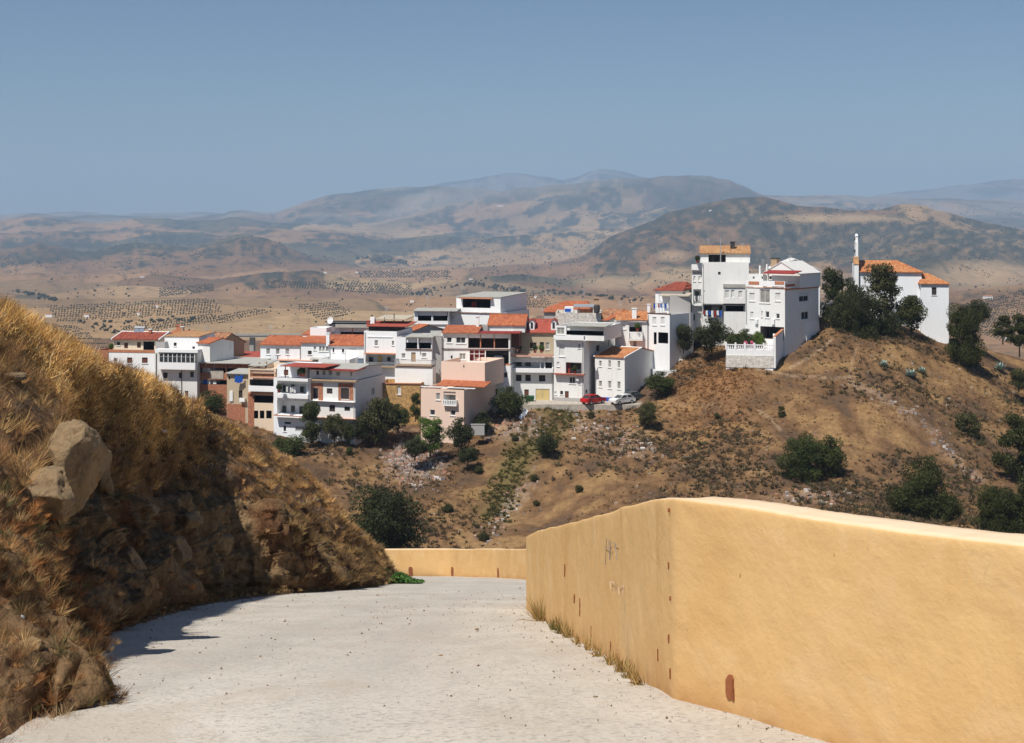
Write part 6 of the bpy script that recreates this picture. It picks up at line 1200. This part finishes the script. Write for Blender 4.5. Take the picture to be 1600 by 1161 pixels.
far_pts(900, (0, 1600, 395, 520), ns, 1.3, 4); far_pts(2600, (900, 1600, 325, 440), ns, 1.0, 2.4); far_pts(1500, (0, 900, 370, 440), ns, 1.0, 2.4)
for (a, b, c, d, n) in ((120, 502, 190, 523, 26), (160, 505, 300, 500, 40), (640, 462, 760, 440, 40), (730, 445, 830, 458, 60), (850, 455, 1000, 470, 50), (560, 405, 640, 412, 40), (20, 455, 90, 470, 30), (1230, 470, 1330, 480, 20)):
    for k_ in range(n):
        t_ = rs.rand(); r = on_far(a+(c-a)*t_+rs.normal()*3, b+(d-b)*t_+rs.normal()*1.6)
        if r: pts.append((r[0], r[1], r[2], (3+4*rs.rand()**2)*r[1]/F*.5))
massed('valley_scrub', pts, (.075, .078, .052))
FH = [(76, 496, 14, 'pale farm shed in the fields just right of the golden slope'), (135, 497, 10, 'white farmhouse beside the dark grove left of the solar panels'), (216, 493, 6, 'tiny white hut in the tilled fields above the solar panels'), (245, 481, 6, 'tiny white hut on the pale field above the grove'),
      (222, 434, 9, 'white farmstead under the dark scrubby hill on the left'), (508, 428, 7, 'white farmhouse on the plain above the stepped red roof'), (560, 427, 12, 'low long white farm building on the plain'), (606, 424, 7, 'white hut above the open dark terrace'), (644, 473, 8, 'small white house on the tilled field left of the skyline gable'),
      (736, 438, 8, 'white farmhouse among trees above the skyline gable'), (838, 466, 8, 'white farmhouse beside the olive rows'), (782, 323, 14, 'pale hamlet on the distant mountain foot'), (1545, 467, 18, 'long pale farmhouse at the far right below the hills'), (1110, 330, 5, 'tiny pale house high on the right hill'), (1575, 532, 9, 'white hut low in the valley at the far right')]
for i, (px, py, w_, lb) in enumerate(FH):
    r = on_far(px, py); s_ = r[1]/F; W_ = w_*s_*.75; H_ = max(2.4, 2.1*s_*.9); e = empty('farmhouse', (r[0], r[1], r[2]-.5), .15, lb, 'farmhouse', 'farmhouses scattered in the valley')
    MB().box(-W_/2, W_/2, 0, W_*.5, 0, H_+.5).build('wall', M['white'], e)
    MB().hexa([(-W_/2-.2, -.2, H_+.51), (W_/2+.2, -.2, H_+.51), (W_/2+.2, W_*.5+.2, H_+.51), (-W_/2-.2, W_*.5+.2, H_+.51), (-W_/2-.2, W_*.25-.05, H_+1.6), (W_/2+.2, W_*.25-.05, H_+1.6), (W_/2+.2, W_*.25+.05, H_+1.6), (-W_/2-.2, W_*.25+.05, H_+1.6)]).build('roof', M['tile_old'], e)
v_ = empty('viaduct', pt(395, 545, 700), 0, 'grey concrete viaduct crossing the valley between the barn and the long red roof', 'viaduct'); zd = (HOR-523.5)/F*700-v_.location[2]
MB().box(-28, 60, 0, 9, zd-1.2, zd).box(-28, 60, -.3, 0, zd-.3, zd+.7).build('deck', M['tin'], v_)
for x in (-22, -1, 20, 41): MB().box(x-1.0, x+1.0, 2, 7, -14, zd-1.21).build('pier', M['tin'], v_)
# ================================================================== cars and street things
for k_, c_ in (('carred', (.50, .012, .012)), ('carwhite', (.72, .72, .70)), ('cargrey', (.10, .11, .12))): M[k_] = smat(k_, c_, .25, .04, 2, spec=.5)
M['tyre'] = smat('tyre', (.02, .02, .02), .9, .1, 3); M['lamp'] = smat('lamp_glass', (.6, .6, .55), .2, .05, 3, spec=.5); M['tail'] = smat('tail_glass', (.35, .01, .01), .2, .05, 3, spec=.5)
def car(name, label, px, py, D, rz, paint):
    X, Y, Z = pt(px, py, D); r = empty(name, (X, Y, Z), rz, label, 'car', 'cars parked along the village street'); r.scale = (.88, .88, .88)
    prof = [(-2.02, .35), (-2.05, .62), (-1.95, .86), (-.95, .98), (1.55, 1.0), (1.98, .95), (2.05, .6), (2.0, .35)]
    mb = MB(); n = len(prof); rows = [(-.82, .94), (-.86, 1), (.86, 1), (.82, .94)]
    vs = [(x*k_, y, z) for y, k_ in rows for x, z in prof]; fs = [(j*n+i, j*n+i+1, (j+1)*n+i+1, (j+1)*n+i) for j in range(3) for i in range(n-1)]+[tuple(range(n)), tuple(range(4*n-1, 3*n-1, -1)), (0, n, 2*n, 3*n, 4*n-1, 3*n-1, 2*n-1, n-1)]
    b = mb.add(vs, fs).build('body', M[paint], r); bv = b.modifiers.new('bevel', 'BEVEL'); bv.width = .05; bv.segments = 2
    lo = [(-1.05, .97), (1.75, .99)]; hi = [(-.35, 1.42), (1.2, 1.43)]
    MB().hexa([(lo[0][0], -.78, .97), (lo[1][0], -.78, .97), (lo[1][0], .78, .97), (lo[0][0], .78, .97), (hi[0][0], -.62, 1.4), (hi[1][0], -.62, 1.4), (hi[1][0], .62, 1.4), (hi[0][0], .62, 1.4)]).build('windows', M['glass'], r)
    m2 = MB().box(-.4, 1.25, -.66, .66, 1.38, 1.46)
    for sy in (-1, 1):
        for (x0, x1) in ((-1.05, -.4), (.38, .42), (1.72, 1.22)): m2.tube((x0, sy*.785, .97), (x1, sy*.63, 1.4), .035, n=5)
    m2.build('roof', M[paint], r)
    for sx in (-1.28, 1.28):
        for sy in (-1, 1):
            w_ = MB().tube((sx, sy*.70, .31), (sx, sy*.88, .31), .31, n=16).build('wheel', M['tyre'], r); MB().tube((sx, sy*.88, .31), (sx, sy*.90, .31), .19, n=12).build('rim', M['metal'], w_)
    for sy in (-1, 1): MB().box(-2.06, -1.9, sy*.66-.16, sy*.66+.16, .62, .76).build('headlight', M['lamp'], r); MB().box(1.9, 2.06, sy*.68-.13, sy*.68+.13, .68, .86).build('tail_light', M['tail'], r)
    return r
car('parked_car', 'red car parked at the foot of the tall narrow house', 927, 631, 193.5, R(222), 'carred')
car('parked_car', 'white car parked at an angle in front of the blue plinth', 972, 631, 193.5, R(38), 'carwhite')
car('parked_car', 'dark car mostly hidden behind the white one near the slope', 990, 626, 195.3, R(222), 'cargrey')
M['bin'] = smat('green_bin', (.015, .07, .035), .5, .1, 3)
X, Y, Z = pt(827.5, 631, 196.4); e = empty('rubbish_container', (X, Y, Z), .05, 'dark green rubbish container beside the brown door of the garage house', 'rubbish bin'); MB().hexa([(-.5, -.35, .12), (.5, -.35, .12), (.5, .35, .12), (-.5, .35, .12), (-.62, -.45, .95), (.62, -.45, .95), (.62, .45, .95), (-.62, .45, .95)]).build('body', M['bin'], e); MB().hexa([(-.65, -.48, .955), (.65, -.48, .955), (.65, .48, .955), (-.65, .48, .955), (-.6, -.2, 1.12), (.6, -.2, 1.12), (.6, .45, 1.12), (-.6, .45, 1.12)]).build('lid', M['bin'], e)
X, Y, Z = on_hill(813, 657); o = MB().box(-.3, .3, -.04, .04, 0, 1.7).build('board', M['frame']); o.location = (X, Y, Z+.1); o.rotation_euler = (-.5, .7, .1); tag(o, 'white board lying tilted on the rubble below the leafy tree', 'board')
# low retaining kerb by the pink house
X, Y, Z = pt(746, 668, 184); o = MB().box(-.8, .9, 0, .3, -1, .35).box(-.9, 1.0, -.05, .35, .35, .43).build('low_wall', M['grey']); o.location = (X, Y, Z); tag(o, 'short grey concrete wall under the shadowy bush beside the pink house', 'wall')
# retaining edge of the street
p_ = []
for px, py in ((770, 637), (800, 633), (850, 632), (905, 632), (950, 632.5), (1000, 632)): p_.append(pt(px, py, 192.6))
mb = MB()
for a, b in zip(p_[:-1], p_[1:]): mb.hexa([(a[0], a[1], a[2]-1.2), (b[0], b[1], b[2]-1.2), (b[0], b[1]+7, b[2]-1.2), (a[0], a[1]+7, a[2]-1.2), a, b, (b[0], b[1]+7, b[2]), (a[0], a[1]+7, a[2])])
tag(mb.build('street', M['concrete']), kind='structure')
# laundry
def laundry(px0, px1, py, D, cols, label, n=6):
    a = pt(px0, py, D); b = pt(px1, py, D); e = empty('laundry_line', a, 0, label, 'laundry'); W_ = b[0]-a[0]; rr = random.Random(px0)
    MB().tube((0, 0, 0), (W_, 0, 0), .012, n=4).build('cord', M['iron'], e)
    for x in (0, W_): MB().tube((x, 0, -1.7), (x, 0, .1), .03, n=6).build('post', M['metal'], e)
    for k_ in range(n):
        x0 = W_*(k_+.1)/n; x1 = W_*(k_+.85)/n; h_ = .5+.5*rr.random(); g = np.array([[[x0+(x1-x0)*s, .05*sin(6*s+5*t)*t, -h_*t] for t in np.linspace(0, 1, 6)] for s in np.linspace(0, 1, 6)])
        o = grid_mesh('garment', g, M[cols[k_ % len(cols)]]); o.parent = e
laundry(1021, 1045, 474, 203.5, ['blue', 'frame', 'maroon', 'blue', 'frame'], 'blue and white washing on the roof of the house with two shuttered windows', 7)
laundry(1084, 1096, 462, 207.3, ['frame', 'cargrey', 'frame'], 'white washing hung in the side bay of the tallest house', 4)
laundry(1098, 1128, 485, 206.2, ['maroon', 'frame', 'blue', 'frame'], 'washing with a red cloth under the awning of the tallest house', 7)
laundry(447, 462, 604, 185.8, ['frame', 'cargrey', 'frame', 'frame'], 'washing on the upper open balcony of the four storey house', 5)
X, Y, Z = pt(517, 501, 213); e = empty('satellite_dish', (X, Y, Z), R(-30), 'white satellite dish standing on the grey slab above the dark terrace', 'satellite dish'); MB().lathe([(.02, 0), (.35, .06), (.55, .18), (.5, .2), (.3, .1), (.02, .04)], n=14).build('reflector', M['frame'], e).rotation_euler = (R(75), 0, 0); MB().tube((0, 0, -.6), (0, 0, .1), .04, n=6).build('mast', M['metal'], e)
# potted plants on balconies
PP = [(836, 551.5, 200.3, 'potted plant at the left end of the salmon edged balcony'), (846, 551.5, 200.3, 'potted plant in the middle of the salmon edged balcony'), (812, 551.5, 200.3, 'leafy plants in a terracotta trough on the salmon edged balcony'), (996, 517, 203.2, 'leafy plant on the small balustraded balcony under the white chimney'), (436, 613.5, 184.5, 'green plant on the upper open balcony of the four storey house'), (470, 588, 186.5, 'bushy plant on the canopied terrace of the four storey house'), (1090, 411, 207.6, 'plant on the top balcony of the tallest house'), (474, 588.5, 186.2, 'second bushy plant on the canopied terrace, nearer the brick panels'), (898, 584, 195.2, 'plant among the red pots of the tall narrow house'), (174, 549, 203.2, 'round plant at the left end of the terrace under the solar panels')]
for i, (px, py, D, lb) in enumerate(PP):
    X, Y, Z = pt(px, py, D); e = empty('potted_plant', (X, Y, Z), 0, lb, 'potted plant', 'potted plants on the balconies'); MB().lathe([(.16, 0), (.24, .35), (.26, .36), (.2, .37)], n=10).build('pot', M['redroof'], e)
    o = bpy.data.objects.new('plant', CR['bush', i % 3]); COL.objects.link(o); o.parent = e; o.location = (0, 0, .75); o.scale = (.5, .5, .5); o.color = (*GREENS[('mid', 'light')[i % 2]], 1)
# ================================================================== near things: rocks, weeds, litter, stones
PXf, PYf, PDf = PXp.ravel(), PYp.ravel(), P2.reshape(-1, 3)
def on_bank(px, py):
    d = np.hypot(PXf-px, PYf-py)+.15*PDf[:, 1]*(PU.ravel() < 600); i = int(np.argmin(np.where(VV.ravel() < 6.2, d, 1e9))); return PDf[i]
def rock(name, loc, s, seed, label, sc_=(1, 1, 1), rz=0, mat='rock', parent=None, cat='rock', group=None):
    n = 26; i = np.linspace(-1, 1, n); V_, Q_ = [], []; k_ = 0
    for ax in range(3):
        for sg in (-1, 1):
            a, b = np.meshgrid(i, i, indexing='ij'); p = np.zeros((n, n, 3)); p[..., ax] = sg; p[..., (ax+1) % 3] = a*sg; p[..., (ax+2) % 3] = b; V_.append(p.reshape(-1, 3)); q = np.arange(n*n).reshape(n, n)+k_; Q_.append(np.stack([q[:-1, :-1], q[1:, :-1], q[1:, 1:], q[:-1, 1:]], -1).reshape(-1, 4)); k_ += n*n
    V_ = np.concatenate(V_); l_ = np.linalg.norm(V_, axis=1, keepdims=True); V_ = V_/l_**.5; r1 = np.random.RandomState(seed); V_ = V_*.95
    for q in range(16):
        nn_ = r1.normal(size=3); nn_ /= np.linalg.norm(nn_); dq = .62+.25*r1.rand(); ex_ = np.clip(V_@nn_-dq, 0, None); V_ = V_-ex_[:, None]*nn_[None]
    f = fbm(V_[:, 0]*1.3+seed, V_[:, 1]*1.3, V_[:, 2]*1.3, 5, seed); g = ridged(V_[:, 0]*2.2+seed, V_[:, 1]*2.2, V_[:, 2]*2.2, 4, seed+3)
    V_ = V_*1.2*(1+.13*f+.10*(g-.3)+.12*np.round(f*3)/3)[:, None]*A3(sc_)*s; o = raw_mesh(name, V_, np.concatenate(Q_), M[mat], smooth=True); o.location = loc; o.rotation_euler = (0, 0, rz); tag(o, label, cat, group); return o
def rockmat():
    m, nt, b = newmat('ochre_rock'); g = geo(nt); c = mix(nt, ramp(nt, noise(nt, g, 1.6, 6, .6), [(.35, 0), (.65, 1)]), (.33, .215, .105), (.25, .185, .115)); c = mix(nt, ramp(nt, noise(nt, g, 6, 6, .7), [(.5, 0), (.68, .85)]), c, (.14, .08, .04)); c = mix(nt, ramp(nt, noise(nt, g, 2.5, 4, .6, 1), [(.6, 0), (.7, .6)]), c, (.30, .12, .04))
    L(nt, c, b.inputs['Base Color']); b.inputs['Roughness'].default_value = .95; bump(nt, b, noise(nt, g, 9, 8, .7), 1.0, .06); return m
M['rock'] = rockmat()
RK = [(108, 722, .34, (.85, 1, 1.35), 'large sunlit ochre rock with a split face, below the dark overhang'), (150, 738, .34, (.62, 1, 1.3), 'second ochre rock slab, right of the crevice'), (14, 590, .14, (1.6, 1, .4), 'flat pale rock ledge at the left edge of the grass'), (275, 862, .26, (.9, 1, 1.0), 'dark rocky block at the middle of the cut, beside the lane'), (60, 770, .25, (1.2, 1, .8), 'small brown rock under the large split one'), (225, 800, .24, (1, 1, .9), 'ochre rock at the brow of the cut'), (196, 890, .26, (.8, 1, 1.3), 'jagged rock at the left end of the shaded cut'), (292, 812, .28, (1, .9, .7), 'pale topped rock on the brow of the cut, left of the dark stretch'), (345, 850, .3, (.9, 1, 1.1), 'rust stained rock in the shaded cut'), (40, 1010, .07, (1.3, 1, .7), 'small stone in the brown weeds at the lower left')]
for i, (px, py, s, sc_, lb) in enumerate(RK):
    p = on_bank(px, py); rock('rock', (p[0]+s*.12, p[1]+s*(.0 if i < 2 else .25), p[2]-s*.1), s, 11+i*5, lb, sc_, i*.7, group='rocks breaking out of the bank')
M['paper'] = smat('crumpled_paper', (.68, .68, .70), .8, .1, 20)
for px, py, s, lb in ((35, 973, .024, 'crumpled white paper caught in the brown weeds at the left'), (88, 1042, .022, 'scrap of pale plastic in the weeds beside the lane'), (252, 679, .05, 'white scrap snagged high in the dry scrub')):
    p = on_bank(px, py); rock('litter', (p[0], p[1]-.05, p[2]+.05), s, px, lb, (1.4, 1, .6), 0, 'paper', cat='litter')
def near(px, py):   # a point of the lane
    D_ = 8.
    for _ in range(40): D_ = float(-road_z(D_))*F/(py-HOR)
    return (px-800)/F*D_, D_, float(road_z(D_))+.0
SL = [(689, 1026, .045), (745, 984, .05), (816, 963, .04), (812, 918, .06), (802, 936, .05), (836, 976, .03), (790, 1028, .025), (818, 1041, .02), (971, 1048, .03), (590, 930, .06), (240, 1013, .035), (186, 1059, .03), (905, 1010, .03), (862, 1003, .03), (260, 957, .06), (380, 940, .06), (640, 975, .03), (520, 1060, .02), (430, 1000, .03), (930, 1090, .03)]
SLB = ['small brown stone in the middle of the lane, straight below the ravine tree', 'reddish pebble of the lane left of the wall foot', 'dark pebble close to the near end of the curving wall', 'stone far down the lane by the wall', 'pebble just before the bend by the wall', 'tiny pebble off the dry tuft at the wall foot', 'tiny pebble on the lane below the reddish pebble', 'tiny dark pebble right of the middle of the lane', 'pebble next to the lowest weed of the wall', 'flat stone lying by the end of the shaded cut', 'brown clod at the left side of the lane', 'twig like stone at the lower left of the lane', 'pebble in the dust under the weeds of the wall', 'pebble between two weeds along the wall', 'stone fallen under the jagged rock', 'stone fallen under the rust stained rock', 'pale pebble on the lane centre, farther than the brown stone', 'tiny pebble low on the lane', 'pebble on the left half of the lane', 'pebble below the peeling patch of the wall']
for i, ((px, py, s), lb) in enumerate(zip(SL, SLB)):
    x, y, z = near(px, py); rock('pebble', (x, y, z+s*.15), s*.4, 90+i, lb, (1.3, 1, .6), i, 'rock', cat='stone', group='loose stones on the lane')
# grit over the lane
n = 2600; D_ = 7+rs.rand(n)**1.6*32; el_ = np.interp(D_, [e[1] for e in EDGE], [e[0] for e in EDGE]); re_ = right_edge(D_); t_ = rs.rand(n); t_ = np.where(rs.rand(n) < .6, np.where(rs.rand(n) < .55, 1-t_**2.5*.45, t_**2.5*.4), t_); X_ = el_+(re_-.2-el_)*t_; zg = road_z(D_)+.012
s_ = (.003+.009*rs.rand(n)**5)*(D_/12)**.5; V_ = np.array([[-1, -1, -.6], [1, -1, -.6], [0, 1.2, -.6], [.1, 0, .9]]); th = rs.rand(n)*6.28; c1, s1 = np.cos(th), np.sin(th)
VV_ = V_[None]*s_[:, None, None]*(.6+.8*rs.rand(n, 4, 3)); VV_ = np.stack([VV_[..., 0]*c1[:, None]-VV_[..., 1]*s1[:, None], VV_[..., 0]*s1[:, None]+VV_[..., 1]*c1[:, None], VV_[..., 2]], -1)+np.stack([X_, D_, zg], 1)[:, None]
f_ = np.array([(0, 1, 3), (1, 2, 3), (2, 0, 3)]); Q_ = (np.arange(n)[:, None, None]*4+f_[None]).reshape(-1, 3); o = raw_mesh('gravel', VV_.reshape(-1, 3), Q_, M['straw'], fcol=np.repeat(pick([(.40, .33, .26), (.30, .22, .15), (.52, .47, .40), (.22, .15, .10)], n, rs), 3, 0)); o.color = (1, 1, 1, 1); tag(o, kind='stuff')
# weeds at the wall foot, each a plant
WL = [(852, 957, .42, 30), (846, 960, .30, 20), (874, 976, .2, 22), (886, 985, .22, 22), (896, 990, .18, 20), (912, 1001, .12, 16), (930, 1012, .14, 16), (947, 1022, .12, 16), (968, 1036, .12, 18), (985, 1052, .16, 24), (998, 1064, .13, 18), (1012, 1074, .12, 20)]
WLB = ['tallest dry grass tuft at the foot of the wall', 'dry grass tuft left of the tallest one', 'low greenish weed after the tall tufts at the wall foot', 'brown weed, fourth from the bend along the wall', 'brown weed, fifth from the bend along the wall', 'small dry weed, sixth from the bend along the wall', 'small dry weed, seventh from the bend along the wall', 'small dry weed below the upper scrawl', 'small weed below the peeling patch', 'straw coloured tuft near the corner of the wall', 'small straw tuft next to the corner of the wall', 'lowest straw tuft right under the corner of the wall']
for i, ((px, py, h_, nb), lb) in enumerate(zip(WL, WLB)):
    s_q, j = s_of_px(px, SC+.3, 26); b = A3([wx[j]-nxr[j]*.07, wy[j]-nyr[j]*.07, zb[j]]); n = nb*3; r0 = np.random.RandomState(i)
    B_ = r0.normal(size=(n, 3))*A3([.02, .045, 0]); d_ = r0.normal(size=(n, 3))*.35+A3([-.12, 0, 1]); o = blades('weed', B_, d_, h_*(.4+.7*r0.rand(n)), .006+.006*r0.rand(n), pick([(.50, .34, .14), (.40, .24, .09), (.22, .18, .06)] if i not in (2, 3) else [(.12, .14, .04), (.30, .2, .08)], n, r0), rs=r0)
    o.location = tuple(b); tag(o, lb, 'weed', 'weeds along the foot of the wall', 'thing')
